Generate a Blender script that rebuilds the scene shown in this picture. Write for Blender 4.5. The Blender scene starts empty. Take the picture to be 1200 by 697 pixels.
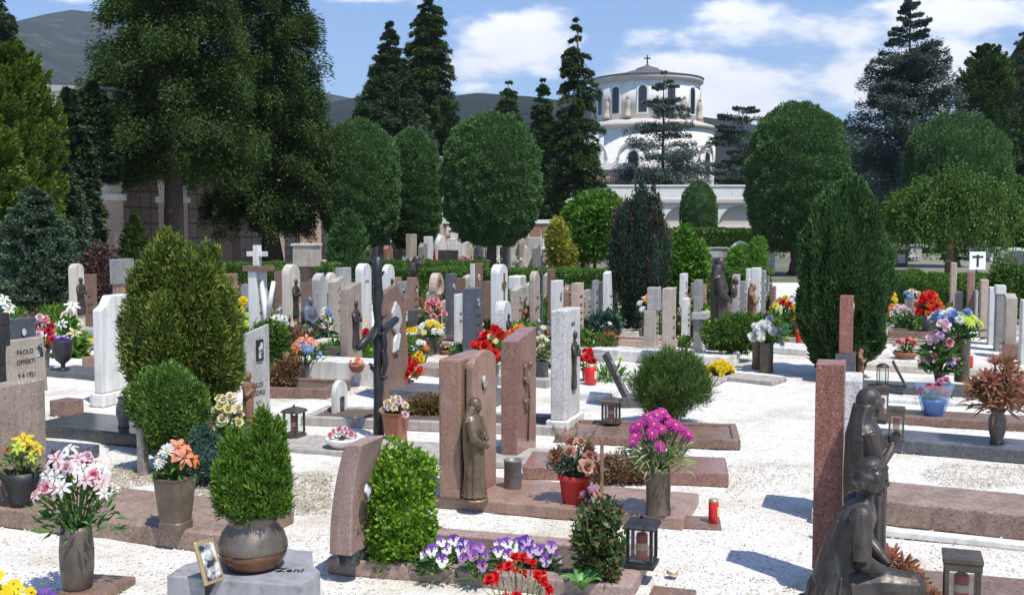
import bpy, bmesh, math, random
import numpy as np
from mathutils import Vector, Matrix, Quaternion, noise

R = math.radians
SC = bpy.context.scene
COL = SC.collection
random.seed(7)
RNG = np.random.default_rng(7)

# ------------------------------------------------------------------ camera model
CAM_H = 2.1
FPX = 1250.0
HOR = 262.0
PITCH = math.atan((348.5 - HOR) / FPX)
CP, SP = math.cos(PITCH), math.sin(PITCH)
A = R(19)                       # the rows of graves are turned by this angle
UX, UY = math.cos(A), -math.sin(A)   # towards the foot of a grave
VX, VY = math.sin(A), math.cos(A)    # along a row, away from the camera


def ray(px, py):
    a = (px - 600.0) / FPX
    b = (348.5 - py) / FPX
    return Vector((a, CP + b * SP, -SP + b * CP))


def gp(px, py, z=0.0):
    d = ray(px, py)
    t = (z - CAM_H) / d.z
    return Vector((d.x * t, d.y * t, z))


def at(px, py, D):
    d = ray(px, py)
    t = D / d.y
    return Vector((d.x * t, D, CAM_H + d.z * t))


# ------------------------------------------------------------------ objects
def link(o):
    COL.objects.link(o)
    return o


def tag(o, label=None, cat=None, group=None, kind=None):
    if label:
        o['label'] = label
    if cat:
        o['category'] = cat
    if group:
        o['group'] = group
    if kind:
        o['kind'] = kind
    return o


def empty(name, loc=(0, 0, 0), rz=0.0):
    o = bpy.data.objects.new(name, None)
    o.empty_display_size = 0.1
    o.location = loc
    o.rotation_euler = (0, 0, rz)
    return link(o)


def thing(name, label, cat, loc=(0, 0, 0), rz=0.0, group=None):
    return tag(empty(name, loc, rz), label, cat, group)


def copy_tree(o, parent=None):
    c = link(o.copy())
    if parent is not None:
        c.parent = parent
    for ch in list(o.children):
        copy_tree(ch, c)
    return c


class MB:
    """collects faces and links them as one mesh"""
    def __init__(s):
        s.v, s.f, s.m, s.sm = [], [], [], []

    def add(s, vs, fs, mi=0, smooth=False):
        b = len(s.v)
        s.v.extend([tuple(p) for p in vs])
        for f in fs:
            s.f.append([b + i for i in f])
            s.m.append(mi)
            s.sm.append(smooth)
        return s

    def box(s, x0, x1, y0, y1, z0, z1, mi=0):
        return s.add([(x0, y0, z0), (x1, y0, z0), (x1, y1, z0), (x0, y1, z0), (x0, y0, z1), (x1, y0, z1), (x1, y1, z1), (x0, y1, z1)],
                     [(0, 3, 2, 1), (4, 5, 6, 7), (0, 1, 5, 4), (1, 2, 6, 5), (2, 3, 7, 6), (3, 0, 4, 7)], mi)

    def prism(s, poly, axis, a, b, mi=0, smooth=False):
        n = len(poly)
        def pt(p, t):
            return {'x': (t, p[0], p[1]), 'y': (p[0], t, p[1]), 'z': (p[0], p[1], t)}[axis]
        vs = [pt(p, a) for p in poly] + [pt(p, b) for p in poly]
        s.add(vs, [list(range(n))[::-1], list(range(n, 2 * n))], mi)
        k = len(s.v) - 2 * n
        for i in range(n):
            j = (i + 1) % n
            s.f.append([k + i, k + j, k + n + j, k + n + i])
            s.m.append(mi)
            s.sm.append(smooth)
        return s

    def lathe(s, prof, n=20, c=(0, 0, 0), mi=0, sq=1.0, smooth=True, rot=0.0):
        vs, fs = [], []
        for r, z in prof:
            for i in range(n):
                t = 2 * math.pi * i / n + rot
                vs.append((c[0] + r * math.cos(t), c[1] + r * sq * math.sin(t), c[2] + z))
        for k in range(len(prof) - 1):
            for i in range(n):
                j = (i + 1) % n
                fs.append((k * n + i, k * n + j, (k + 1) * n + j, (k + 1) * n + i))
        fs.append(tuple(range(n))[::-1])
        fs.append(tuple((len(prof) - 1) * n + i for i in range(n)))
        return s.add(vs, fs, mi, smooth)

    def tube(s, pts, rads, n=7, mi=0, smooth=True):
        pts = [Vector(p) for p in pts]
        if not hasattr(rads, '__len__'):
            rads = [rads] * len(pts)
        vs, fs = [], []
        for k, p in enumerate(pts):
            d = (pts[min(k + 1, len(pts) - 1)] - pts[max(k - 1, 0)])
            if d.length < 1e-9:
                d = Vector((0, 0, 1))
            d.normalize()
            a = d.cross(Vector((0, 0, 1)) if abs(d.z) < .9 else Vector((1, 0, 0))).normalized()
            b = d.cross(a)
            for i in range(n):
                t = 2 * math.pi * i / n
                vs.append(p + (a * math.cos(t) + b * math.sin(t)) * rads[k])
        for k in range(len(pts) - 1):
            for i in range(n):
                j = (i + 1) % n
                fs.append((k * n + i, k * n + j, (k + 1) * n + j, (k + 1) * n + i))
        fs.append(tuple(range(n))[::-1])
        fs.append(tuple((len(pts) - 1) * n + i for i in range(n)))
        return s.add(vs, fs, mi, smooth)

    def ell(s, c, r, n=14, m=9, mi=0, rot=None):
        if not hasattr(r, '__len__'):
            r = (r, r, r)
        vs, fs = [], []
        M = rot or Matrix.Identity(3)
        c = Vector(c)
        for k in range(m + 1):
            ph = math.pi * k / m
            rr = max(math.sin(ph), 0.02)
            for i in range(n):
                t = 2 * math.pi * i / n
                vs.append(c + M @ Vector((r[0] * rr * math.cos(t), r[1] * rr * math.sin(t), -r[2] * math.cos(ph))))
        for k in range(m):
            for i in range(n):
                j = (i + 1) % n
                fs.append((k * n + i, k * n + j, (k + 1) * n + j, (k + 1) * n + i))
        fs.append(tuple(range(n))[::-1])
        fs.append(tuple(m * n + i for i in range(n)))
        return s.add(vs, fs, mi, True)

    def build(s, name, mat, parent=None, loc=None, rot=None, bevel=0.0, seg=2):
        me = bpy.data.meshes.new(name)
        me.from_pydata(s.v, [], s.f)
        for m in (mat if isinstance(mat, (list, tuple)) else [mat]):
            me.materials.append(m)
        me.polygons.foreach_set('material_index', s.m)
        me.polygons.foreach_set('use_smooth', s.sm)
        bm = bmesh.new()
        bm.from_mesh(me)
        bmesh.ops.recalc_face_normals(bm, faces=bm.faces)
        bm.to_mesh(me)
        bm.free()
        o = link(bpy.data.objects.new(name, me))
        if parent is not None:
            o.parent = parent
        if loc is not None:
            o.location = loc
        if rot is not None:
            o.rotation_euler = rot
        if bevel:
            md = o.modifiers.new('Bevel', 'BEVEL')
            md.width = bevel
            md.segments = seg
            md.limit_method = 'ANGLE'
            md.angle_limit = R(40)
        return o


def npmesh(name, V, Q, mat, parent=None, MI=None, loc=None, rz=None):
    V = np.ascontiguousarray(V, dtype=np.float32)
    Q = np.ascontiguousarray(Q, dtype=np.int32)
    me = bpy.data.meshes.new(name)
    me.vertices.add(len(V))
    me.vertices.foreach_set('co', V.ravel())
    me.loops.add(Q.size)
    me.loops.foreach_set('vertex_index', Q.ravel())
    me.polygons.add(len(Q))
    me.polygons.foreach_set('loop_start', np.arange(0, Q.size, Q.shape[1], dtype=np.int32))
    for m in (mat if isinstance(mat, (list, tuple)) else [mat]):
        me.materials.append(m)
    if MI is not None:
        me.polygons.foreach_set('material_index', np.asarray(MI, dtype=np.int32))
    me.update(calc_edges=True)
    me.validate()
    o = link(bpy.data.objects.new(name, me))
    if parent is not None:
        o.parent = parent
    if loc is not None:
        o.location = loc
    if rz is not None:
        o.rotation_euler = (0, 0, rz)
    return o


def unit(a):
    return a / np.maximum(np.linalg.norm(a, axis=-1, keepdims=True), 1e-9)


def rvec(n):
    return unit(RNG.normal(size=(n, 3)))


def leaves(P, d, n, L, W, bend=0.12):
    """rhombus leaves: foot P, growth direction d, face normal near n"""
    N = len(P)
    d = unit(d)
    s = unit(np.cross(d, n))
    nn = np.cross(s, d)
    L = np.broadcast_to(np.asarray(L, dtype=float), (N,))[:, None]
    W = np.broadcast_to(np.asarray(W, dtype=float), (N,))[:, None]
    mid = P + d * L * .45 + nn * L * bend
    V = np.stack([P, mid + s * W * .5, P + d * L, mid - s * W * .5], axis=1).reshape(-1, 3)
    Q = np.arange(N * 4).reshape(N, 4)
    return V, Q


def joinq(parts):
    Vs, Qs, b = [], [], 0
    for V, Q in parts:
        Vs.append(V)
        Qs.append(Q + b)
        b += len(V)
    return np.concatenate(Vs), np.concatenate(Qs)


# ------------------------------------------------------------------ materials
MATS = {}


def newmat(name):
    m = bpy.data.materials.new(name)
    m.use_nodes = True
    nt = m.node_tree
    b = nt.nodes['Principled BSDF']
    MATS[name] = m
    return m, nt, b


def ramp(nt, stops, fac, interp='LINEAR'):
    r = nt.nodes.new('ShaderNodeValToRGB')
    r.color_ramp.interpolation = interp
    while len(r.color_ramp.elements) < len(stops):
        r.color_ramp.elements.new(0.5)
    for e, (p, c) in zip(r.color_ramp.elements, stops):
        e.position = p
        e.color = (*c, 1)
    nt.links.new(fac, r.inputs[0])
    return r.outputs[0]


def objco(nt, scale=(1, 1, 1)):
    t = nt.nodes.new('ShaderNodeTexCoord')
    mp = nt.nodes.new('ShaderNodeMapping')
    mp.inputs['Scale'].default_value = scale
    nt.links.new(t.outputs['Object'], mp.inputs[0])
    return mp.outputs[0]


def tnoise(nt, co, scale, detail=4, rough=.55, out='Fac'):
    n = nt.nodes.new('ShaderNodeTexNoise')
    n.inputs['Scale'].default_value = scale
    n.inputs['Detail'].default_value = detail
    n.inputs['Roughness'].default_value = rough
    nt.links.new(co, n.inputs['Vector'])
    return n.outputs[out]


def mixc(nt, fac, a, b, mode='MIX'):
    n = nt.nodes.new('ShaderNodeMix')
    n.data_type = 'RGBA'
    n.blend_type = mode
    for sock, val in ((n.inputs[0], fac), (n.inputs[6], a), (n.inputs[7], b)):
        if isinstance(val, (int, float)):
            sock.default_value = val
        elif isinstance(val, tuple):
            sock.default_value = (*val, 1)
        else:
            nt.links.new(val, sock)
    return n.outputs[2]


def bump(nt, h, b, strength=.3, dist=.01):
    n = nt.nodes.new('ShaderNodeBump')
    n.inputs['Strength'].default_value = strength
    n.inputs['Distance'].default_value = dist
    nt.links.new(h, n.inputs['Height'])
    nt.links.new(n.outputs[0], b.inputs['Normal'])


def granite(name, c1, c2, c3, scale=90, rough=.45, stain=.35, spec=.5):
    """speckled stone: three grain colours plus weather stains"""
    m, nt, b = newmat(name)
    co = objco(nt)
    v = nt.nodes.new('ShaderNodeTexVoronoi')
    v.inputs['Scale'].default_value = scale
    nt.links.new(co, v.inputs['Vector'])
    sep = nt.nodes.new('ShaderNodeSeparateColor')
    nt.links.new(v.outputs['Color'], sep.inputs[0])
    base = ramp(nt, [(0.0, c2), (.28, c1), (.7, c1), (1.0, c3)], sep.outputs[0])
    st = tnoise(nt, co, 5, 6, .62)
    stc = ramp(nt, [(.35, (1 - stain,) * 3), (.6, (1, 1, 1))], st)
    c = mixc(nt, 1.0, base, stc, 'MULTIPLY')
    drip = tnoise(nt, objco(nt, (14, 14, 1.2)), 1.0, 3)
    dc = ramp(nt, [(.3, (.82, .8, .77)), (.55, (1, 1, 1))], drip)
    c = mixc(nt, 1.0, c, dc, 'MULTIPLY')
    nt.links.new(c, b.inputs['Base Color'])
    b.inputs['Roughness'].default_value = rough
    b.inputs['Specular IOR Level'].default_value = spec
    bump(nt, sep.outputs[1], b, .12, .002)
    return m


def marble(name, c1, c2, scale=4, rough=.4, stain=.25):
    m, nt, b = newmat(name)
    co = objco(nt)
    n1 = tnoise(nt, co, scale, 8, .65)
    base = ramp(nt, [(.3, c2), (.48, c1), (.75, c1)], n1)
    n2 = tnoise(nt, co, 45, 4)
    base = mixc(nt, .5, base, ramp(nt, [(.3, (.85, .85, .85)), (.6, (1, 1, 1))], n2), 'MULTIPLY')
    drip = tnoise(nt, objco(nt, (11, 11, .9)), 1.0, 4)
    dc = ramp(nt, [(.3, (1 - stain, 1 - stain * 1.05, 1 - stain * 1.15)), (.58, (1, 1, 1))], drip)
    c = mixc(nt, 1.0, base, dc, 'MULTIPLY')
    nt.links.new(c, b.inputs['Base Color'])
    b.inputs['Roughness'].default_value = rough
    bump(nt, n2, b, .1, .003)
    return m


def plain(name, c, rough=.5, metal=0.0, var=.15, scale=20, spec=.5):
    m, nt, b = newmat(name)
    n1 = tnoise(nt, objco(nt), scale, 5)
    lo = tuple(x * (1 - var) for x in c)
    hi = tuple(min(1, x * (1 + var)) for x in c)
    nt.links.new(ramp(nt, [(.3, lo), (.7, hi)], n1), b.inputs['Base Color'])
    b.inputs['Roughness'].default_value = rough
    b.inputs['Metallic'].default_value = metal
    b.inputs['Specular IOR Level'].default_value = spec
    bump(nt, n1, b, .12, .003)
    return m


def bronze(name, c1, c2, rough=.45, metal=.6, patina=0.0):
    m, nt, b = newmat(name)
    co = objco(nt)
    n1 = tnoise(nt, co, 9, 7, .65)
    c = ramp(nt, [(.32, c2), (.62, c1)], n1)
    if patina:
        st = tnoise(nt, objco(nt, (22, 22, 2.2)), 1.0, 5, .6)
        c = mixc(nt, ramp(nt, [(.54, (0, 0, 0)), (.68, (patina,) * 3)], st), c, (.13, .17, .135))
    nt.links.new(c, b.inputs['Base Color'])
    b.inputs['Metallic'].default_value = metal
    n2 = tnoise(nt, co, 30, 4)
    nt.links.new(ramp(nt, [(.3, (rough - .1,) * 3), (.7, (rough + .2,) * 3)], n2), b.inputs['Roughness'])
    bump(nt, n2, b, .25, .004)
    return m


def foliage(name, stops, trans=.25, rough=.6, nscale=1.2, spec=.25, namp=.45, gain=1.4):
    """leaf colours vary from leaf to leaf and from shoot to shoot"""
    m, nt, b = newmat(name)
    g = nt.nodes.new('ShaderNodeNewGeometry')
    k = len(stops)
    stops = [tuple(x * gain for x in q) for q in stops]
    c = ramp(nt, [(i / max(1, k - 1), s) for i, s in enumerate(stops)], g.outputs['Random Per Island'])
    n1 = tnoise(nt, objco(nt), nscale, 3)
    c = mixc(nt, namp, c, ramp(nt, [(.3, (.45, .5, .5)), (.7, (1.25, 1.2, 1.0))], n1), 'MULTIPLY')
    nt.links.new(c, b.inputs['Base Color'])
    b.inputs['Roughness'].default_value = rough
    b.inputs['Specular IOR Level'].default_value = spec
    if trans:
        t = nt.nodes.new('ShaderNodeBsdfTranslucent')
        nt.links.new(c, t.inputs['Color'])
        mx = nt.nodes.new('ShaderNodeMixShader')
        mx.inputs[0].default_value = trans
        nt.links.new(b.outputs[0], mx.inputs[1])
        nt.links.new(t.outputs[0], mx.inputs[2])
        nt.links.new(mx.outputs[0], nt.nodes['Material Output'].inputs[0])
    return m


def petal(name, c, c2=None, trans=.3):
    c2 = c2 or tuple(x * .72 for x in c)
    return foliage(name, [c2, c, c], trans, .5, 30, .2, .15, 1.0)


G = {}
G['pink'] = granite('pink_granite', (.36, .24, .205), (.25, .16, .14), (.47, .35, .31), 130, .5, .2)
G['pinkkerb'] = granite('pink_granite_kerb', (.37, .25, .215), (.26, .17, .15), (.48, .37, .33), 110, .5, .25)
G['red'] = granite('red_granite', (.33, .125, .088), (.09, .05, .045), (.48, .26, .20), 125, .4, .25)
G['redbrown'] = granite('red_brown_granite', (.29, .15, .115), (.17, .08, .065), (.38, .24, .195), 110, .22, .18)
G['tan'] = granite('tan_granite', (.36, .28, .22), (.21, .16, .125), (.46, .38, .32), 90, .5, .25)
G['rose'] = granite('rose_brown_granite', (.35, .205, .145), (.24, .13, .09), (.44, .29, .22), 120, .3, .22)
G['slabrose'] = granite('rose_slab_granite', (.34, .215, .165), (.25, .15, .115), (.42, .29, .24), 120, .35, .28)
G['brown'] = granite('brown_granite', (.23, .14, .10), (.12, .07, .05), (.30, .19, .14), 80, .35, .25)
G['cottoslab'] = granite('brown_slab_granite', (.31, .215, .165), (.17, .11, .09), (.40, .30, .24), 85, .5, .3)
G['grey'] = granite('grey_granite', (.30, .29, .28), (.15, .15, .15), (.45, .44, .43), 90, .45, .25)
G['lgrey'] = granite('light_grey_granite', (.46, .44, .41), (.28, .26, .25), (.60, .58, .55), 100, .5, .25)
G['dark'] = granite('dark_granite', (.05, .052, .055), (.02, .02, .022), (.11, .11, .115), 120, .22, .2)
G['darkgrey'] = granite('dark_grey_granite', (.11, .115, .125), (.05, .05, .055), (.18, .18, .19), 110, .35, .25)
G['slate'] = granite('blue_slate', (.10, .115, .145), (.06, .07, .09), (.15, .165, .19), 60, .45, .25)
G['white'] = marble('white_marble', (.74, .72, .68), (.56, .54, .50), 4, .45, .3)
G['speckle'] = granite('speckled_white_granite', (.66, .63, .59), (.30, .28, .27), (.74, .72, .69), 100, .5, .2)
G['cream'] = marble('cream_marble', (.62, .56, .47), (.46, .40, .32), 5, .5, .3)
G['beige'] = granite('beige_limestone', (.47, .40, .32), (.36, .30, .24), (.55, .48, .40), 90, .6, .28)
G['peach'] = granite('peach_marble', (.56, .41, .32), (.44, .31, .24), (.64, .51, .42), 90, .5, .2)
G['greymarble'] = marble('veined_grey_marble', (.34, .335, .35), (.17, .17, .185), 7, .35, .25)
G['concrete'] = marble('weathered_concrete', (.42, .39, .35), (.26, .24, .21), 6, .8, .35)
G['bronze'] = bronze('brown_bronze', (.23, .165, .10), (.085, .06, .036), .42, .45, .35)
G['bronzedark'] = bronze('dark_bronze', (.085, .066, .055), (.030, .024, .022), .42, .35, .4)
G['bronzewarm'] = bronze('warm_bronze', (.30, .16, .085), (.15, .08, .045), .55, .25)
G['iron'] = bronze('dark_iron', (.05, .05, .053), (.025, .025, .027), .45, .5)
G['lanternmetal'] = bronze('lantern_metal', (.16, .13, .095), (.08, .065, .05), .4, .6)
G['terracotta'] = plain('terracotta', (.33, .13, .075), .75)
G['tuff'] = bronze('ribbed_vase_metal', (.185, .145, .10), (.10, .078, .055), .5, .3)
G['vasegrey'] = bronze('grey_bronze_vase', (.165, .135, .11), (.10, .08, .065), .45, .35)
G['pot'] = bronze('pot_bronze', (.20, .165, .13), (.12, .095, .072), .34, .5)
G['potband'] = bronze('pot_copper_band', (.20, .10, .052), (.12, .06, .035), .3, .6)
G['zinc'] = bronze('dull_zinc', (.26, .25, .24), (.15, .145, .14), .5, .4)
G['bark'] = plain('bark', (.10, .062, .042), .9, 0, .4, 14)
G['barkdark'] = plain('dark_bark', (.045, .032, .024), .9, 0, .4, 10)
G['barkgrey'] = plain('grey_bark', (.14, .115, .095), .9, 0, .35, 14)
G['wood'] = plain('weathered_wood', (.25, .14, .08), .8, 0, .3, 30)
G['post'] = plain('grey_wood_post', (.26, .23, .20), .85, 0, .3, 25)
G['soil'] = plain('garden_soil', (.10, .07, .05), .95, 0, .5, 60)
G['redplastic'] = plain('red_plastic', (.55, .02, .02), .25, 0, .05)
G['redpot'] = plain('red_foil_pot', (.42, .025, .02), .35, 0, .15)
G['bluepot'] = plain('blue_foil', (.05, .22, .55), .3, 0, .15)
G['greenplastic'] = plain('green_plastic', (.02, .22, .14), .35, 0, .1)
G['gold'] = plain('gold_metal', (.58, .42, .20), .35, .6, .1)
G['letter'] = plain('bronze_lettering', (.07, .055, .045), .5, .3, .1)
G['photo'] = None
G['stucco'] = marble('white_stucco', (.80, .78, .74), (.66, .63, .57), 1.2, .85, .12)
G['stuccogrey'] = plain('grey_stucco', (.42, .40, .37), .85, 0, .1, 2)
G['plasterpink'] = plain('pink_plaster', (.55, .40, .31), .85, 0, .1, 2)
G['cornice'] = plain('cornice_stone', (.52, .47, .42), .8, 0, .1, 4)
G['rooflead'] = plain('dark_roof', (.10, .095, .095), .6, 0, .2, 3)
G['darkwin'] = plain('dark_window_glass', (.03, .034, .042), .12, 0, .2, 3)
G['ochre'] = plain('ochre_statue_stone', (.45, .37, .28), .8, 0, .2, 5)
G['steel'] = plain('cross_iron', (.05, .05, .05), .5, .6, .1)
G['candle'] = plain('red_wax', (.5, .015, .012), .3, 0, .1)
G['label'] = plain('paper_label', (.70, .55, .30), .6, 0, .1)
G['whitepaint'] = plain('white_enamel', (.78, .78, .76), .4, 0, .05)
G['black'] = plain('black_enamel', (.02, .02, .02), .4, 0, .1)
G['porcelain'] = plain('white_porcelain', (.76, .74, .70), .25, 0, .05)


def clearmat(name, tint, solid, rough=.05):
    """thin pane: mostly see-through, the rest a glossy coloured film"""
    m, nt, b = newmat(name)
    b.inputs['Base Color'].default_value = (*tint, 1)
    b.inputs['Roughness'].default_value = rough
    b.inputs['Specular IOR Level'].default_value = .6
    t = nt.nodes.new('ShaderNodeBsdfTransparent')
    t.inputs['Color'].default_value = (*[min(1, .5 + .5 * x) for x in tint], 1)
    mx = nt.nodes.new('ShaderNodeMixShader')
    mx.inputs[0].default_value = solid
    nt.links.new(t.outputs[0], mx.inputs[1])
    nt.links.new(b.outputs[0], mx.inputs[2])
    nt.links.new(mx.outputs[0], nt.nodes['Material Output'].inputs[0])
    return m


G['glass'] = clearmat('lantern_glass', (.8, .84, .82), .10)
G['redglass'] = clearmat('red_candle_glass', (.7, .03, .03), .6)
G['film'] = clearmat('clear_wrap_film', (.62, .76, .92), .13)

# portrait: pale ground, dark head and shoulders
m, nt, b = newmat('portrait_enamel')
co = objco(nt)
n1 = tnoise(nt, co, 14, 2)
nt.links.new(ramp(nt, [(.42, (.03, .03, .032)), (.5, (.30, .29, .28)), (.6, (.62, .62, .60))], n1), b.inputs['Base Color'])
b.inputs['Roughness'].default_value = .2
G['photo'] = m

L = {}
L['topiary'] = foliage('yew_topiary_leaf', [(0.038, 0.080, 0.028), (0.070, 0.139, 0.048), (0.112, 0.206, 0.065)], .2, .6, 1.8, .25, .6)
L['thuja'] = foliage('thuja_leaf', [(0.023, 0.056, 0.015), (0.046, 0.100, 0.020), (0.091, 0.156, 0.024)], .18, .6, .8)
L['cedarbig'] = foliage('cedar_leaf', [(0.017, 0.035, 0.009), (0.034, 0.068, 0.015), (0.071, 0.116, 0.025)], .25, .6, .6)
L['fir'] = foliage('fir_needles', [(.018, .036, .017), (.032, .060, .024), (.055, .09, .034)], .12, .65, .4)
L['bluecedar'] = foliage('blue_cedar_needles', [(.045, .07, .064), (.085, .12, .108), (.14, .18, .16)], .12, .65, .5)
L['bluespruce'] = foliage('blue_spruce_needles', [(0.037, 0.067, 0.042), (0.069, 0.110, 0.068), (0.119, 0.168, 0.108)], .12, .65, .9)
L['golden'] = foliage('golden_thuja_leaf', [(0.038, 0.075, 0.010), (0.075, 0.127, 0.015), (0.152, 0.208, 0.026)], .22, .6, 1.0)
L['goldendwarf'] = foliage('golden_dwarf_leaf', [(0.031, 0.050, 0.012), (0.050, 0.087, 0.017), (0.077, 0.123, 0.022), (0.126, 0.175, 0.026), (0.280, 0.280, 0.042)], .2, .6, 4.0)
L['dwarfgreen'] = foliage('dwarf_conifer_leaf', [(0.050, 0.100, 0.022), (0.088, 0.169, 0.031), (0.150, 0.237, 0.039)], .22, .6, 4.0)
L['potthuja'] = foliage('pot_thuja_leaf', [(0.039, 0.085, 0.013), (0.084, 0.163, 0.020), (0.154, 0.260, 0.028)], .22, .6, 6.0)
L['box'] = foliage('boxwood_leaf', [(.06, .14, .012), (.14, .26, .022), (.25, .38, .045)], .38, .45, 9.0, .35)
L['juniper'] = foliage('juniper_leaf', [(.025, .06, .045), (.045, .095, .07), (.07, .125, .095)], .15, .6, 5.0)
L['pine'] = foliage('pine_needles', [(0.031, 0.068, 0.018), (0.063, 0.120, 0.024), (0.119, 0.182, 0.035)], .18, .55, 3.0)
L['cypress'] = foliage('cypress_leaf', [(0.022, 0.055, 0.018), (0.044, 0.097, 0.030), (0.083, 0.149, 0.045)], .2, .6, 3.0, .25, .6)
L['yew'] = foliage('dark_yew_leaf', [(.014, .036, .024), (.024, .056, .036), (.045, .08, .048)], .12, .6, 3.0)
L['yewtwig'] = foliage('brown_yew_twig', [(.07, .035, .03), (.11, .055, .045), (.13, .075, .055)], .1, .7, 3.0)
L['hedge'] = foliage('hedge_leaf', [(0.036, 0.081, 0.014), (0.066, 0.138, 0.022), (0.120, 0.207, 0.035)], .22, .55, 1.5)
L['bright'] = foliage('bright_green_leaf', [(.045, .12, .014), (.085, .19, .02), (.14, .27, .04)], .32, .5, 1.5)
L['yellowgreen'] = foliage('yellow_conifer_leaf', [(.16, .18, .02), (.25, .25, .035), (.33, .31, .06)], .3, .55, 2)
L['weeping'] = foliage('weeping_leaf', [(0.031, 0.065, 0.010), (0.054, 0.108, 0.017), (0.088, 0.155, 0.027)], .3, .5, 1.0)
L['stem'] = foliage('flower_leaf', [(.03, .085, .018), (.06, .14, .03), (.11, .20, .05)], .28, .5, 12)
L['stempale'] = foliage('pale_flower_leaf', [(.10, .15, .05), (.18, .22, .09), (.30, .32, .17)], .3, .55, 12)
L['lilyleaf'] = foliage('lily_leaf', [(.07, .19, .04), (.11, .26, .06), (.16, .33, .09)], .3, .4, 8, .4)
L['dry'] = foliage('dry_flower_leaf', [(.20, .10, .05), (.33, .19, .10), (.46, .31, .18)], .3, .7, 10, gain=1.0)
L['heather'] = foliage('dry_heather', [(.13, .065, .035), (.22, .12, .06), (.31, .19, .10)], .25, .8, 8, gain=1.0)
L['rosy'] = foliage('reddish_rose_leaf', [(.035, .08, .02), (.06, .12, .03), (.14, .06, .04)], .28, .45, 8, .35)
L['purplebeech'] = foliage('purple_leaf', [(.05, .028, .03), (.085, .045, .04), (.13, .08, .06)], .25, .6, 4)
L['straw'] = foliage('dry_straw', [(.30, .23, .13), (.42, .34, .21), (.52, .44, .30)], .2, .8, 3, gain=1.0)
L['bronzegreen'] = foliage('autumn_leaf', [(.07, .075, .02), (.14, .10, .03), (.22, .12, .05)], .25, .6, 6)

C = {}
for k, c in dict(white=(.80, .79, .75), cream=(.80, .70, .48), yellow=(.80, .58, .02), paleyellow=(.78, .74, .33), orange=(.80, .20, .05),
                 salmon=(.80, .33, .22), red=(.70, .02, .02), crimson=(.52, .01, .03), pink=(.78, .30, .36), palepink=(.78, .55, .60),
                 lilac=(.58, .40, .62), mauve=(.42, .22, .40), magenta=(.58, .05, .35), violet=(.10, .03, .30), purple=(.20, .06, .38), rosebeige=(.64, .36, .26),
                 drybrown=(.32, .16, .09), blue=(.22, .34, .60), lime=(.56, .70, .10), green=(.06, .14, .03), gold=(.75, .42, .03), dryrose=(.45, .20, .14)).items():
    C[k] = petal('petal_' + k, c)
C['eye'] = plain('flower_eye', (.55, .40, .05), .8)
C['darkeye'] = plain('dark_flower_eye', (.03, .01, .05), .8)
# ------------------------------------------------------------------ foliage shapes
def vnoise(P, scale, seed=0, k=7):
    r = np.random.default_rng(seed)
    out = np.zeros(len(P))
    for i in range(k):
        w = unit(r.normal(size=3)) * scale * r.uniform(.6, 1.8)
        out += np.sin(P @ w + r.uniform(0, 6.28))
    return out / k ** .5


def hullq(zs, rs, n=28, sx=1.0, sy=1.0):
    t = np.linspace(0, 2 * np.pi, n, endpoint=False)
    V = np.stack([np.outer(rs, np.cos(t)) * sx, np.outer(rs, np.sin(t)) * sy, np.repeat(np.asarray(zs)[:, None], n, 1)], -1).reshape(-1, 3)
    Q = []
    for k in range(len(zs) - 1):
        for i in range(n):
            j = (i + 1) % n
            Q.append((k * n + i, k * n + j, (k + 1) * n + j, (k + 1) * n + i))
    return V, np.array(Q)


def clipped(prof, h, r, n, L, W, seed, lump=.05, lscale=5, up=.35, jit=.55, rough=.5, depth=.1, hull=.9, streak=0.0, sy=1.0):
    """a clipped body of revolution: prof = (z fraction, radius fraction); leaves stand on its skin"""
    pz = np.array([p[0] for p in prof]) * h
    pr = np.array([p[1] for p in prof]) * r
    seg = np.hypot(np.diff(pz), np.diff(pr))
    wgt = seg * (pr[:-1] + pr[1:]) / 2
    rng = np.random.default_rng(seed)
    k = rng.choice(len(seg), size=n, p=wgt / wgt.sum())
    f = rng.random(n)
    z = pz[k] + (pz[k + 1] - pz[k]) * f
    rr = pr[k] + (pr[k + 1] - pr[k]) * f
    az = rng.random(n) * 2 * np.pi
    tz, tr = np.diff(pz)[k], np.diff(pr)[k]
    nrm = unit(np.stack([np.cos(az) * tz, np.sin(az) * tz, -tr], -1))
    P = np.stack([rr * np.cos(az), rr * np.sin(az) * sy, z], -1)
    off = lump * vnoise(P, lscale, seed) + lump * .6 * vnoise(P, lscale * 2.7, seed + 1)
    if streak:
        off = off + streak * vnoise(P * np.array([1, 1, .15]), lscale * 2.2, seed + 2)
    P = P + nrm * (off * r - depth * r * rng.random(n) ** 2)[:, None]
    d = nrm + np.array([0, 0, up]) + rng.normal(size=(n, 3)) * jit
    nn = nrm * .6 + rng.normal(size=(n, 3)) * rough
    lv = leaves(P, d, nn, L * rng.uniform(.7, 1.3, n), W * rng.uniform(.7, 1.3, n))
    if not hull:
        return lv
    zz = np.linspace(pz[0], pz[-1], 14)
    ri = np.interp(zz, pz, pr) if np.all(np.diff(pz) >= 0) else np.full(14, r * .5)
    hv = hullq((zz - h * .5) * (hull * 1.0) + h * .5, np.maximum(ri * hull, .002), 24, 1, sy)
    return joinq([lv, hv])


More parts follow.
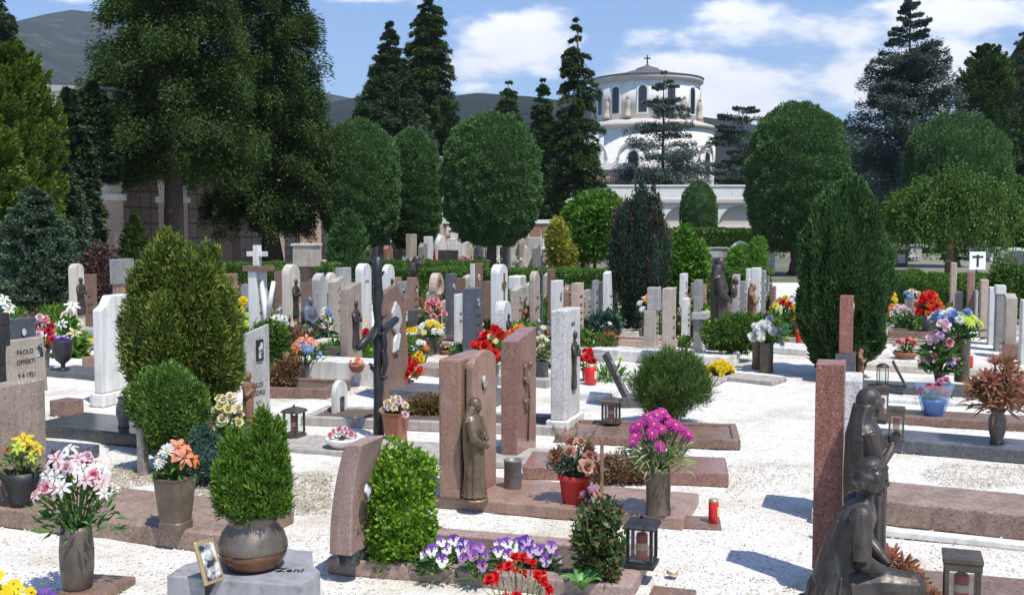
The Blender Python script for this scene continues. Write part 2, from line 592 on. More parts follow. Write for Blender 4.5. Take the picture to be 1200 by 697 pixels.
def conifer(h, rmax, z0, prof, nb, m, L, W, seed, droop=.25, up=.15, spray=.35, thick=.06, tpow=.6, jit=.4, front=1.0, faz=0.0):
    rng = np.random.default_rng(seed)
    pu = np.array([p[0] for p in prof])
    pr = np.array([p[1] for p in prof])
    cand = rng.random(nb * 6)
    w = np.interp(cand, pu, pr) + .12
    u = rng.choice(cand, nb, p=w / w.sum())
    Rb = rmax * np.interp(u, pu, pr) * rng.uniform(.66, 1.12, nb)
    az = rng.random(nb) * 2 * np.pi
    if front < 1:      # fewer branches on one side, so the trunk shows
        bad = (np.cos(az - faz) > .3) & (rng.random(nb) > front)
        az = np.where(bad, az + np.pi * rng.uniform(.6, 1.4, nb), az)
    zb = z0 + (h - z0) * u
    e = np.stack([np.cos(az), np.sin(az), 0 * az], -1)[:, None, :]
    s = np.stack([-np.sin(az), np.cos(az), 0 * az], -1)[:, None, :]
    t = rng.random((nb, m)) ** tpow
    lat = rng.uniform(-1, 1, (nb, m)) * spray * (1.02 - t * .75)
    Rm = Rb[:, None]
    P = e * (Rm * t)[..., None] + s * (Rm * lat)[..., None]
    P[..., 2] += zb[:, None] + Rm * (up * t - droop * t * t) - np.abs(lat) * Rm * droop * .6 + rng.normal(size=(nb, m)) * thick * Rm
    d = e * (.35 + .6 * t)[..., None] + s * (np.sign(lat) * .7)[..., None] + rng.normal(size=(nb, m, 3)) * jit
    d[..., 2] += up * .5 - droop * 1.3 * t
    nn = rng.normal(size=(nb, m, 3)) * .5
    nn[..., 2] += 1
    N = nb * m
    limbs = [(zb[i], az[i], Rb[i]) for i in range(0, nb, 3)]
    return leaves(P.reshape(-1, 3), d.reshape(-1, 3), nn.reshape(-1, 3), L * rng.uniform(.6, 1.3, N), W * rng.uniform(.7, 1.3, N)), limbs


def lobed(lobes, n, L, W, seed, up=.4, jit=.6, rough=.6, depth=.35, lump=.12, lscale=6, hull=True, sub=9, subr=.42, subz=1.1, hs=.72):
    """leaf clumps over several overlapping lobes: (x, y, z, rx, ry, rz)"""
    rng = np.random.default_rng(seed)
    lob = np.array(lobes, dtype=float)
    if sub:          # side shoots that break the outline
        k = rng.choice(len(lob), size=sub * len(lob))
        dr = unit(rng.normal(size=(len(k), 3)))
        par = lob[k]
        q = subr * rng.uniform(.6, 1.25, (len(k), 1))
        lob = np.concatenate([lob, np.concatenate([par[:, :3] + dr * par[:, 3:6] * rng.uniform(.78, 1.0, (len(k), 1)), par[:, 3:6] * q * np.array([.8, .8, subz])], 1)])
    wt = lob[:, 3] * lob[:, 5] + lob[:, 4] * lob[:, 5]
    k = rng.choice(len(lob), size=n, p=wt / wt.sum())
    dr = unit(rng.normal(size=(n, 3)))
    rad = lob[k, 3:6]
    lu = lump * vnoise(dr * 1.0 + lob[k, :3] * 2, lscale, seed)
    stray = np.where(rng.random(n) < .05, rng.uniform(.04, .14, n), 0)
    P = lob[k, :3] + dr * rad * (1 + lu + stray - depth * rng.random(n) ** 2)[:, None]
    d = unit(dr / rad) + np.array([0, 0, up]) + rng.normal(size=(n, 3)) * jit
    nn = dr * .5 + rng.normal(size=(n, 3)) * rough
    parts = [leaves(P, d, nn, L * rng.uniform(.45, 1.45, n), W * rng.uniform(.6, 1.4, n))]
    if hull:
        for x, y, z, a, b, c in lobes:
            th = np.linspace(-1.45, 1.45, 9)
            V, Q = hullq(np.sin(th) * c * hs, np.cos(th) * hs, 16)
            V = V * np.array([a, b, 1]) + np.array([x, y, z])
            parts.append((V, Q))
    return joinq(parts)


def trunk_mesh(h, r0, limbs=None, lean=0.0, flare=1.5, r1=.12, limbr=.22, seed=1):
    rg = random.Random(seed)
    mb = MB()
    pts, rs = [], []
    K = 10
    for i in range(K + 1):
        f = i / K
        pts.append((lean * f * f + rg.uniform(-.15, .15) * r0, rg.uniform(-.15, .15) * r0, h * f))
        rs.append(r0 * ((1 - f) * (1 - r1) + r1) * (flare if i == 0 else 1))
    mb.tube(pts, rs, 9)
    for z, az, R_ in (limbs or []):
        if z > h * .96:
            continue
        q = max(.012, min(r0 * limbr, R_ * .03))
        e = (math.cos(az), math.sin(az))
        mb.tube([(0, 0, z), (e[0] * R_ * .45, e[1] * R_ * .45, z + R_ * .03), (e[0] * R_ * .85, e[1] * R_ * .85, z - R_ * .1)], [q, q * .7, q * .25], 5)
    return mb


def tree(name, label, cat, px, D, VQ, leaf, trunk=None, bark='bark', group=None, rz=None, z=0.0, loc=None):
    p = loc or at(px, 300, D)
    t = thing(name, label, cat, (p[0], p[1], z), rz if rz is not None else 0, group)
    npmesh('crown', VQ[0], VQ[1], L[leaf], t)
    if trunk is not None:
        trunk.build('trunk', G[bark], t)
    return t


def zat(py, D):
    return at(600, py, D).z


# ------------------------------------------------------------------ flowers
BLOOMS = {}


def pet(mb, az, r0, L_, W_, el, curl=0.0, mi=0, z=0.0):
    """one petal: leaves the centre at azimuth az, raised by el, its tip curled by curl"""
    e = Vector((math.cos(az), math.sin(az), 0))
    s = Vector((-math.sin(az), math.cos(az), 0))
    def pt(f, w, ang):
        return e * (r0 + L_ * f * math.cos(ang)) + s * w + Vector((0, 0, z + L_ * f * math.sin(ang)))
    a2 = el - curl
    vs = [pt(0, 0, el), pt(.5, W_ / 2, el), pt(.55, 0, el - .12), pt(.5, -W_ / 2, el), pt(.95, W_ * .28, a2), pt(1.0, 0, a2), pt(.95, -W_ * .28, a2)]
    mb.add(vs, [(0, 1, 2), (0, 2, 3), (1, 4, 5, 2), (2, 5, 6, 3)], mi)


def bloom(kind, col, col2=None):
    key = (kind, col, col2)
    if key in BLOOMS:
        return BLOOMS[key]
    mb = MB()
    rg = random.Random(len(BLOOMS) + 3)
    mats = [C[col], C[col2] if col2 else C['eye'], C['darkeye']]
    if kind == 'rose':
        for k, (n, r, l, w, el, cu) in enumerate([(5, .04, .46, .46, .25, .5), (5, .03, .40, .42, .7, .2), (4, .02, .33, .36, 1.1, -.1), (3, .01, .25, .25, 1.35, -.2)]):
            for i in range(n):
                pet(mb, 2 * math.pi * (i + .4 * k) / n + rg.uniform(-.2, .2), r, l, w, el + rg.uniform(-.1, .1), cu)
    elif kind == 'lily':
        for i in range(6):
            pet(mb, 2 * math.pi * i / 6 + rg.uniform(-.12, .12), .02, .52, .22, .45 + rg.uniform(-.15, .15), .55)
        for i in range(4):
            a = rg.uniform(0, 6.28)
            mb.tube([(0, 0, 0), (.07 * math.cos(a), .07 * math.sin(a), .25)], .012, 4, 1)
    elif kind == 'daisy':
        for k, (n, l, el) in enumerate([(13, .5, .08), (12, .42, .35), (9, .3, .7)]):
            for i in range(n):
                pet(mb, 2 * math.pi * (i + .5 * k) / n + rg.uniform(-.1, .1), .03, l * rg.uniform(.85, 1.05), .14, el, .2)
        mb.ell((0, 0, .06), (.09, .09, .06), 8, 5, 1)
    elif kind == 'pom':
        for i in range(44):
            ph = math.acos(1 - 1.5 * (i + .5) / 44)
            az = i * 2.39996
            pet(mb, az, .03, .46, .24, math.pi / 2 - ph + rg.uniform(-.15, .15), .25)
    elif kind == 'carn':
        for k, (n, l, el) in enumerate([(9, .5, .2), (9, .45, .6), (7, .4, .95), (5, .34, 1.25)]):
            for i in range(n):
                pet(mb, 2 * math.pi * i / n + rg.uniform(-.3, .3), .02, l * rg.uniform(.8, 1.1), .3, el + rg.uniform(-.2, .2), rg.uniform(-.4, .6))
    elif kind == 'tulip':
        for i in range(6):
            pet(mb, 2 * math.pi * i / 6, .06, .6, .4, 1.15, -.25 if i % 2 else .1)
    elif kind == 'pansy':
        for a, l, w, mi in ((1.1, .5, .55, 0), (2.04, .5, .55, 0), (.05, .44, .46, 1), (3.09, .44, .46, 1), (4.71, .5, .62, 1)):
            pet(mb, a, .02, l, w, .12, .1, mi)
        mb.ell((0, -.03, .04), (.07, .10, .025), 7, 4, 2)
    elif kind == 'protea':
        for k, (n, l, el) in enumerate([(9, .75, .5), (9, .85, .9), (7, .8, 1.25)]):
            for i in range(n):
                pet(mb, 2 * math.pi * i / n + .3 * k, .05, l * rg.uniform(.8, 1.1), .2, el, .1)
    o_mesh = mb
    me = bpy.data.meshes.new('flower')
    me.from_pydata(mb.v, [], mb.f)
    for mm in mats:
        me.materials.append(mm)
    me.polygons.foreach_set('material_index', mb.m)
    BLOOMS[key] = me
    return me


def put_bloom(parent, kind, col, pos, direction, size, col2=None, name='flower'):
    o = link(bpy.data.objects.new(name, bloom(kind, col, col2)))
    o.parent = parent
    o.location = pos
    q = Vector(direction).normalized().to_track_quat('Z', 'Y')
    o.rotation_mode = 'QUATERNION'
    o.rotation_quaternion = q @ Quaternion((0, 0, 1), random.uniform(0, 6.28) if kind != 'pansy' else random.uniform(-.3, .3))
    o.scale = (size,) * 3
    return o


VASES = {
    'plain': [(.62, 0), (.66, .03), (.72, .3), (.84, .7), (1.0, 1.0), (.9, .995), (.8, .9)],
    'tall': [(.78, 0), (.84, .02), (.98, .35), (1.0, .6), (.9, .9), (.86, 1.0), (.76, .995), (.7, .9)],
    'flare': [(.5, 0), (.55, .03), (.6, .2), (.72, .55), (1.0, 1.0), (.9, .99), (.7, .85)],
    'bulb': [(.7, 0), (.75, .03), (.62, .12), (.95, .45), (.9, .7), (.6, .9), (.75, 1.0), (.65, .99)],
    'tube': [(.92, 0), (.95, .02), (.95, .93), (1.0, .95), (1.0, 1.0), (.86, 1.0), (.84, .9)],
    'log': [(.95, 0), (1.0, .04), (.93, .3), (.97, .6), (.95, .9), (1.02, 1.0), (.85, .99), (.8, .9)],
    'urn': [(.5, 0), (.55, .04), (.2, .1), (.22, .22), (.7, .36), (.95, .6), (.98, .9), (1.05, .95), (1.0, 1.0), (.85, .98)],
    'pot': [(.7, 0), (.72, .03), (.9, .8), (1.0, .82), (1.0, 1.0), (.88, 1.0), (.86, .9)],
    'bowl': [(.55, 0), (.6, .06), (.95, .7), (1.0, 1.0), (.9, .98), (.85, .8)],
}


def vase_mb(kind, h, r, n=20):
    mb = MB()
    prof = [(a * r, z * h) for a, z in VASES[kind]]
    if kind == 'log':
        vs, fs = [], []
        n = 26
        rg = random.Random(4)
        for a, z in prof:
            for i in range(n):
                t = 2 * math.pi * i / n
                q = a * (1 + (.09 if i % 2 else -.05))
                vs.append((q * math.cos(t), q * math.sin(t), z))
        for k in range(len(prof) - 1):
            for i in range(n):
                j = (i + 1) % n
                fs.append((k * n + i, k * n + j, (k + 1) * n + j, (k + 1) * n + i))
        fs.append(tuple(range(n))[::-1])
        fs.append(tuple((len(prof) - 1) * n + i for i in range(n)))
        mb.add(vs, fs, 0, True)
    else:
        mb.lathe(prof, n)
    return mb


def square_vase_mb(h, r0, r1, ribs=True):
    """square tapering vase with chamfered corners"""
    mb = MB()
    def ring(r, z):
        c = r * .28
        return [(r, -r + c, z), (r, r - c, z), (r - c, r, z), (-r + c, r, z), (-r, r - c, z), (-r, -r + c, z), (-r + c, -r, z), (r - c, -r, z)]
    rows = [ring(r0 * 1.08, 0), ring(r0 * 1.08, h * .13), ring(r0, h * .15), ring(r1, h * .97), ring(r1 * 1.06, h), ring(r1 * .9, h), ring(r1 * .88, h * .9)]
    vs = [p for r in rows for p in r]
    fs = []
    for k in range(len(rows) - 1):
        for i in range(8):
            j = (i + 1) % 8
            fs.append((k * 8 + i, k * 8 + j, (k + 1) * 8 + j, (k + 1) * 8 + i))
    fs.append(tuple(range(8))[::-1])
    fs.append(tuple((len(rows) - 1) * 8 + i for i in range(8)))
    return mb.add(vs, fs)


def bouquet(label, px, py, vk, vh, vr, vmat, blooms, n, spread, rise, bsize, z=0.0, leaf='stem', nleaf=60, name='flower_vase', cat='flower vase',
            group=None, leafL=.35, leafW=.28, rz=None, tilt=0.35, up=.5, flat=.8, seed=None, low=.45, spiky=0):
    """vase (or pot) with flowers. All sizes are given in photo pixels at the vase's own distance."""
    p = gp(px, py, z)
    s = p.y / FPX
    rg = random.Random(seed if seed is not None else sum(map(ord, label)))
    nr = np.random.default_rng(sum(map(ord, label)))
    t = thing(name, label, cat, p, -A if rz is None else rz, group)
    H, r, S, Z = vh * s, vr * s, spread * s, rise * s
    if vk == 'square':
        square_vase_mb(H, r * .74, r).build('vase', G[vmat], t)
    elif vk:
        vase_mb(vk, H, r).build('pot' if vk in ('pot', 'bowl') else 'vase', G[vmat], t)
    mb = MB()
    ends = []
    for i in range(n):
        rho = math.sqrt((i + .5) / n) * rg.uniform(.85, 1.08)
        az = i * 2.39996 + rg.uniform(-.4, .4)
        x, y = S * rho * math.cos(az), S * rho * math.sin(az) * flat
        zz = H + Z * (low + (1 - low) * (1 - rho * rho)) * rg.uniform(.85, 1.08) - bsize * s * .3
        d = Vector((math.cos(az) * rho * tilt * 2.2 + .25, math.sin(az) * rho * tilt * 2.2 - .45, up + rg.uniform(0, .3)))
        k = blooms[i % len(blooms)] if len(blooms) > 1 else blooms[0]
        put_bloom(t, k[0], k[1], (x, y, zz), d, bsize * s * rg.uniform(.85, 1.15) * (k[3] if len(k) > 3 else 1), k[2] if len(k) > 2 else None)
        ends.append((x, y, zz))
        mb.tube([(x * .15, y * .15, H * .8), (x * .6, y * .6, H + (zz - H) * .5), (x, y, zz)], .05 * bsize * s, 4)
    if nleaf:
        f = nr.random(nleaf) ** .7
        az = nr.random(nleaf) * 6.283
        rr = S * f * nr.uniform(.5, 1.1, nleaf)
        P = np.stack([rr * np.cos(az), rr * np.sin(az) * flat, H + Z * (nr.random(nleaf) * .8 * (1 - .5 * f) - .08)], -1)
        d = np.stack([np.cos(az) * .8, np.sin(az) * .8, nr.uniform(-.1, 1.0, nleaf)], -1) + nr.normal(size=(nleaf, 3)) * .3
        V, Q = leaves(P, d, nr.normal(size=(nleaf, 3)) * .5 + np.array([0, -.3, .8]), leafL * Z * nr.uniform(.6, 1.2, nleaf), leafL * leafW * Z)
        b = len(mb.v)
        mb.add([tuple(v) for v in V], [tuple(q) for q in Q])
    if mb.v:
        mb.build('leaves', L[leaf], t)
    return t


def bedplant(label, px, py, blooms, n, spread, rise, bsize, z=0.0, leaf='stem', nleaf=80, name='flowering_plant', cat='plant', group=None, **kw):
    return bouquet(label, px, py, None, 0, 0, None, blooms, n, spread, rise, bsize, z, leaf, nleaf, name, cat, group, **kw)


# ------------------------------------------------------------------ lanterns and candles
def lantern(label, px, py, wpx, hpx, z=0.0, metal='lanternmetal', style='roof', candle=True, rz=None, group=None):
    p = gp(px, py, z)
    s = p.y / FPX
    w, h = wpx * s / 2, hpx * s
    t = thing('grave_lantern', label, 'lantern', p, -A if rz is None else rz, group)
    mt = G[metal]
    if style == 'round':
        MB().lathe([(w, 0), (w, .06 * h), (w * .9, .1 * h)], 18).build('base', mt, t)
        MB().lathe([(w * .86, .1 * h), (w * .95, .5 * h), (w * .86, .84 * h)], 18).build('glass', G['glass'], t)
        MB().lathe([(w * 1.0, .84 * h), (w * .95, .88 * h), (w * .5, .98 * h), (w * .1, h)], 18).build('roof', mt, t)
        for a in range(4):
            q = a * math.pi / 2 + .5
            MB().tube([(w * .9 * math.cos(q), w * .9 * math.sin(q), .08 * h), (w * .98 * math.cos(q), w * .98 * math.sin(q), .5 * h), (w * .9 * math.cos(q), w * .9 * math.sin(q), .86 * h)], w * .07, 5).build('post', mt, t)
    else:
        MB().box(-w * .96, w * .96, -w * .96, w * .96, 0, .09 * h).box(-w * .84, w * .84, -w * .84, w * .84, .09 * h, .13 * h).build('base', mt, t, bevel=w * .05)
        for sx in (-1, 1):
            for sy in (-1, 1):
                a = w * .76
                q = w * .1
                MB().box(sx * a - q, sx * a + q, sy * a - q, sy * a + q, .13 * h, .76 * h).build('post', mt, t)
        g = w * .66
        MB().box(-g, g, -g, g, .132 * h, .755 * h).build('glass', G['glass'], t)
        mb = MB()
        if style == 'roof':
            def sq(r, z): return [(-r, -r, z), (r, -r, z), (r, r, z), (-r, r, z)]
            vs = sq(w * 1.05, .76 * h) + sq(w * 1.1, .79 * h) + sq(w * .9, .86 * h) + sq(w * .25, .93 * h)
            fs = [(3, 2, 1, 0), (12, 13, 14, 15)]
            for k in range(3):
                for i in range(4):
                    j = (i + 1) % 4
                    fs.append((k * 4 + i, k * 4 + j, k * 4 + 4 + j, k * 4 + 4 + i))
            mb.add(vs, fs)
            mb.ell((0, 0, .96 * h), (w * .14, w * .14, .045 * h), 8, 6)
        else:
            mb.box(-w * .92, w * .92, -w * .92, w * .92, .76 * h, .9 * h).box(-w * .96, w * .96, -w * .96, w * .96, .9 * h, 1.0 * h)
        mb.build('roof', mt, t, bevel=w * .04)
    if candle:
        MB().lathe([(w * .36, .135 * h), (w * .38, .16 * h), (w * .38, .6 * h), (w * .3, .64 * h), (w * .1, .64 * h)], 14).build('candle', G['candle'], t)
        MB().lathe([(w * .39, .32 * h), (w * .395, .33 * h), (w * .395, .45 * h), (w * .39, .46 * h)], 14).build('candle_label', G['label'], t)
    return t


def votive(label, px, py, wpx, hpx, z=0.0):
    p = gp(px, py, z)
    s = p.y / FPX
    w, h = wpx * s / 2, hpx * s
    t = thing('votive_candle', label, 'candle', p)
    MB().lathe([(w * .9, 0), (w, .04 * h), (w, .84 * h), (w * .8, .88 * h)], 18).build('candle_body', G['redplastic'], t)
    MB().lathe([(w * .95, .86 * h), (w * .98, .9 * h), (w * .95, .98 * h), (w * .6, h)], 18).build('lid', G['gold'], t)
    MB().box(w * .55, w * .98, -w * .98, -w * .3, .3 * h, .66 * h).build('paper_label', G['label'], t)
    return t


# ------------------------------------------------------------------ writing
TXT = {}


def text_mesh(body, size, extrude=.002):
    key = (body, round(size, 4))
    if key in TXT:
        return TXT[key]
    cu = bpy.data.curves.new('inscription', 'FONT')
    cu.body = body
    cu.size = size
    cu.extrude = extrude
    cu.resolution_u = 2
    cu.align_x = 'CENTER'
    cu.align_y = 'CENTER'
    ob = bpy.data.objects.new('inscription', cu)
    me = bpy.data.meshes.new_from_object(ob)
    bpy.data.objects.remove(ob)
    bpy.data.curves.remove(cu)
    TXT[key] = me
    return me


FRONT = Matrix(((0, 0, 1), (1, 0, 0), (0, 1, 0)))      # letters stand on a face that looks towards +x


def inscription(parent, body, size, loc, mat='letter', rotm=None):
    src = text_mesh(body, size)
    me = src.copy()
    me.materials.clear()
    me.materials.append(G[mat])
    o = link(bpy.data.objects.new('inscription', me))
    o.parent = parent
    o.rotation_euler = (rotm or FRONT).to_euler()
    o.location = loc
    return o


# ------------------------------------------------------------------ gravestones
def outline(shape, w, h):
    if shape == 'arch':
        r = w / 2
        return [(0, 0), (w, 0), (w, h - r)] + [(r + r * math.cos(a), h - r + r * math.sin(a)) for a in [math.pi * i / 12 for i in range(1, 12)]] + [(0, h - r)]
    if shape == 'lowarch':
        q = h * .1
        return [(0, 0), (w, 0), (w, h - q)] + [(w / 2 + w / 2 * math.cos(a), h - q + q * math.sin(a)) for a in [math.pi * i / 10 for i in range(1, 10)]] + [(0, h - q)]
    if shape == 'shoulder':
        return [(0, 0), (w, 0), (w, h * .86), (w * .86, h * .9), (w * .74, h), (w * .26, h), (w * .14, h * .9), (0, h * .86)]
    if shape == 'slant':
        return [(0, 0), (w, 0), (w, h), (0, h * .93)]
    if shape == 'slantdown':
        return [(0, 0), (w, 0), (w, h * .9), (0, h)]
    if shape == 'wedge':
        return [(0, 0), (w, 0), (w * .95, h * .3), (w * .55, h), (0, h * .97)]
    if shape == 'broken':
        return [(0, 0), (w, 0), (w * 1.02, h * .35), (w * .93, h * .6), (w * .98, h * .84), (w * .7, h * .93), (w * .55, h), (w * .2, h * .96), (0, h * .9), (w * .05, h * .5)]
    return [(0, 0), (w, 0), (w, h), (0, h)]


STONES = []


def stone(label, xl, xr, yt, yb, w=.55, mat='grey', shape='flat', z=0.0, plinth=0.0, plmat=None, portrait=None, text=(), lmat='letter', name='headstone',
          cat='headstone', bevel=.008, relief=None, rz=-A, cap=None, far=False, t=None, rmat='bronzedark'):
    p = gp(xl, yb, z)
    D = p.y
    if D > 14:
        w *= .78
    t = t or (xr - xl) * D / FPX / math.cos(A) * .96
    h = at(xl, yt, D).z - z
    if far:            # (xl, yb) is the far front corner
        p = p - Vector((VX, VY, 0)) * w - Vector((UX, UY, 0)) * t
    loc = Vector((p.x + UX * t / 2, p.y + UY * t / 2, z))
    o = thing(name, label, cat, loc, rz)
    ph = plinth
    body = [(a, b + ph) for a, b in outline(shape, w, h - ph)]
    MB().prism(body, 'x', -t / 2, t / 2).build('tablet', G[mat], o, bevel=bevel)
    if ph:
        e = .04
        MB().box(-t / 2 - e, t / 2 + e, -e, w + e, 0, ph - .002).build('plinth', G[plmat or mat], o, bevel=bevel)
    xf = t / 2
    if portrait:
        py_, pz_, ps = portrait
        cy, cz = py_ * w, ph + pz_ * (h - ph)
        MB().prism([(cy + ps * .62 * math.cos(a), cz + ps * .82 * math.sin(a)) for a in [2 * math.pi * i / 18 for i in range(18)]], 'x', xf - .01, xf + .012).build('portrait_frame', G['lanternmetal'], o)
        MB().prism([(cy + ps * .5 * math.cos(a), cz + ps * .7 * math.sin(a)) for a in [2 * math.pi * i / 18 for i in range(18)]], 'x', xf, xf + .016).build('portrait', G['photo'], o)
    for body_, zf, sz in text:
        inscription(o, body_, sz, (xf + .002, w * .5, ph + zf * (h - ph)), lmat)
    rq = random.Random(sum(map(ord, label)))
    if not text and not relief and D < 24 and name == 'headstone' and rq.random() < .8:
        for q_ in range(rq.choice([2, 3, 3])):
            inscription(o, rq.choice(['IDA', 'ALDO', '1924', '1931', '1988', '1979', 'ROSA', 'PIO']), .062, (xf + .002, w * .5, ph + (.62 - .13 * q_) * (h - ph)), lmat)
        if not portrait and rq.random() < .7:
            MB().prism([(w * .5 + .05 * math.cos(a), ph + .8 * (h - ph) + .065 * math.sin(a)) for a in [2 * math.pi * i / 14 for i in range(14)]], 'x', xf - .01, xf + .012).build('portrait', G['photo'], o)
    if relief == 'figure':
        relief_figure(o, xf, w * .55, ph + .25 * (h - ph), .55 * (h - ph), rmat)
    elif relief == 'cross':
        hh = (h - ph) * .5
        MB().box(xf - .01, xf + .02, w * .46, w * .54, ph + .4 * (h - ph), ph + .4 * (h - ph) + hh).box(xf - .01, xf + .018, w * .28, w * .72, ph + .4 * (h - ph) + hh * .66, ph + .4 * (h - ph) + hh * .8).build('cross', G['bronze'], o)
    elif relief == 'rose':
        rg = random.Random(len(label))
        mb = MB()
        cz = ph + .55 * (h - ph)
        mb.tube([(xf + .012, w * .5, ph + .12 * (h - ph)), (xf + .016, w * .56, cz - .1), (xf + .02, w * .48, cz + .15)], .009, 6)
        for i in range(6):
            mb.ell((xf + .02, w * .5 + rg.uniform(-.09, .09), cz + rg.uniform(-.2, .2)), (.014, .045, .03), 8, 6)
        mb.build('bronze_spray', G['bronze'], o)
    STONES.append((o, t, w, h, p))
    return o


def relief_figure(o, x, y, z, h, mat):
    mb = MB()
    prof = [(.15, 0), (.16, .1), (.12, .4), (.13, .6), (.17, .72), (.13, .8), (.05, .84), (.05, .86)]
    vs, fs, n = [], [], 14
    for k, (r, f) in enumerate(prof):
        for i in range(n):
            t = 2 * math.pi * i / n
            q = r * h * (1 + .1 * math.sin(5 * t + k))
            vs.append((x + q * .22 * math.cos(t) + .004, y + q * math.sin(t), z + f * h))
    for k in range(len(prof) - 1):
        for i in range(n):
            j = (i + 1) % n
            fs.append((k * n + i, k * n + j, (k + 1) * n + j, (k + 1) * n + i))
    fs += [tuple(range(n))[::-1], tuple((len(prof) - 1) * n + i for i in range(n))]
    mb.add(vs, fs, 0, True)
    mb.ell((x + .01, y, z + .92 * h), (h * .05, h * .06, h * .08), 10, 7)
    mb.tube([(x + .03, y - .14 * h, z + .74 * h), (x + .05 * h, y - .15 * h, z + .56 * h), (x + .08 * h, y, z + .62 * h)], [.04 * h, .035 * h, .025 * h], 7)
    mb.tube([(x + .03, y + .14 * h, z + .74 * h), (x + .05 * h, y + .15 * h, z + .56 * h), (x + .08 * h, y, z + .64 * h)], [.04 * h, .035 * h, .025 * h], 7)
    return mb.build('bronze_relief', G[mat], o)


def slab(label, a, b, depth, h, mat, name='grave_slab', cat='grave slab', z=0.0, bevel=.012, frame=0, soil='soil', over=None):
    """a slab whose near lower edge runs from photo pixel a to photo pixel b, going depth metres back"""
    pa, pb = gp(*a, z), gp(*b, z)
    d = pb - pa
    ang = math.atan2(d.y, d.x)
    ln = d.length
    o = thing(name, label, cat, pa, ang)
    if frame:
        fr = frame
        mb = MB()
        mb.box(0, ln, 0, fr, 0, h).box(0, ln, depth - fr, depth, 0, h).box(0, fr, fr + .001, depth - fr - .001, 0, h - .002).box(ln - fr, ln, fr + .001, depth - fr - .001, 0, h - .002)
        mb.build('kerb', G[mat], o, bevel=bevel)
        bed(ln, depth, fr, h * .72).build('soil' if soil == 'soil' else 'fill', G[soil], o)
    else:
        MB().box(0, ln, 0, depth, 0, h).build('slab_top', G[mat], o, bevel=bevel)
    return o


def bed(ln, depth, fr, z):
    mb = MB()
    nx, ny = max(6, int(ln / .07)), max(4, int(depth / .07))
    vs = []
    for j in range(ny + 1):
        for i in range(nx + 1):
            x = fr + (ln - 2 * fr) * i / nx
            y = fr + (depth - 2 * fr) * j / ny
            vs.append((x, y, z + .018 * noise.noise(Vector((x * 9, y * 9, 3)))))
    fs = [(j * (nx + 1) + i, j * (nx + 1) + i + 1, (j + 1) * (nx + 1) + i + 1, (j + 1) * (nx + 1) + i) for j in range(ny) for i in range(nx)]
    return mb.add(vs, fs, 0, True)


# ------------------------------------------------------------------ statues
def loft(mb, rings, n=26, fold=0.0, nf=9, seed=0):
    """rings: (cx, cy, z, rx, ry, fold factor)"""
    vs, fs = [], []
    rg = random.Random(seed)
    ph = [rg.uniform(0, 6.28) for _ in range(3)]
    for k, (cx, cy, z, rx, ry, ff) in enumerate(rings):
        for i in range(n):
            t = 2 * math.pi * i / n
            q = 1 + fold * ff * (.6 * math.sin(nf * t + ph[0] + k * .25) + .4 * math.sin((nf - 4) * t + ph[1] - k * .2))
            vs.append((cx + rx * q * math.cos(t), cy + ry * q * math.sin(t), z))
    for k in range(len(rings) - 1):
        for i in range(n):
            j = (i + 1) % n
            fs.append((k * n + i, k * n + j, (k + 1) * n + j, (k + 1) * n + i))
    fs += [tuple(range(n))[::-1], tuple((len(rings) - 1) * n + i for i in range(n))]
    mb.add(vs, fs, 0, True)


def fuse(mb, name, mat, parent, vox, smooth=3):
    o = mb.build(name, mat, parent)
    md = o.modifiers.new('Remesh', 'REMESH')
    md.mode = 'VOXEL'
    md.voxel_size = vox
    md.use_smooth_shade = True
    if smooth:
        s = o.modifiers.new('Smooth', 'SMOOTH')
        s.factor = .5
        s.iterations = smooth
    return o


def hand(mb, c, fwd, side, up, s):
    """small hand: palm, four fingers and a thumb"""
    c, fwd, side, up = Vector(c), Vector(fwd).normalized(), Vector(side).normalized(), Vector(up).normalized()
    M = Matrix((fwd, side, up)).transposed()
    mb.ell(c + fwd * s * .25, (s * .3, s * .22, s * .09), 10, 7, 0, M)
    for i, l in enumerate((.42, .5, .46, .36)):
        o = c + fwd * s * .42 + side * s * (-.15 + .1 * i)
        mb.tube([o, o + fwd * s * l * .55, o + fwd * s * l + up * s * -.06], [s * .055, s * .05, s * .04], 6)
    o = c + fwd * s * .15 - side * s * .18
    mb.tube([o, o + fwd * s * .22 - side * s * .1, o + fwd * s * .4 - side * s * .1], [s * .065, s * .055, s * .045], 6)


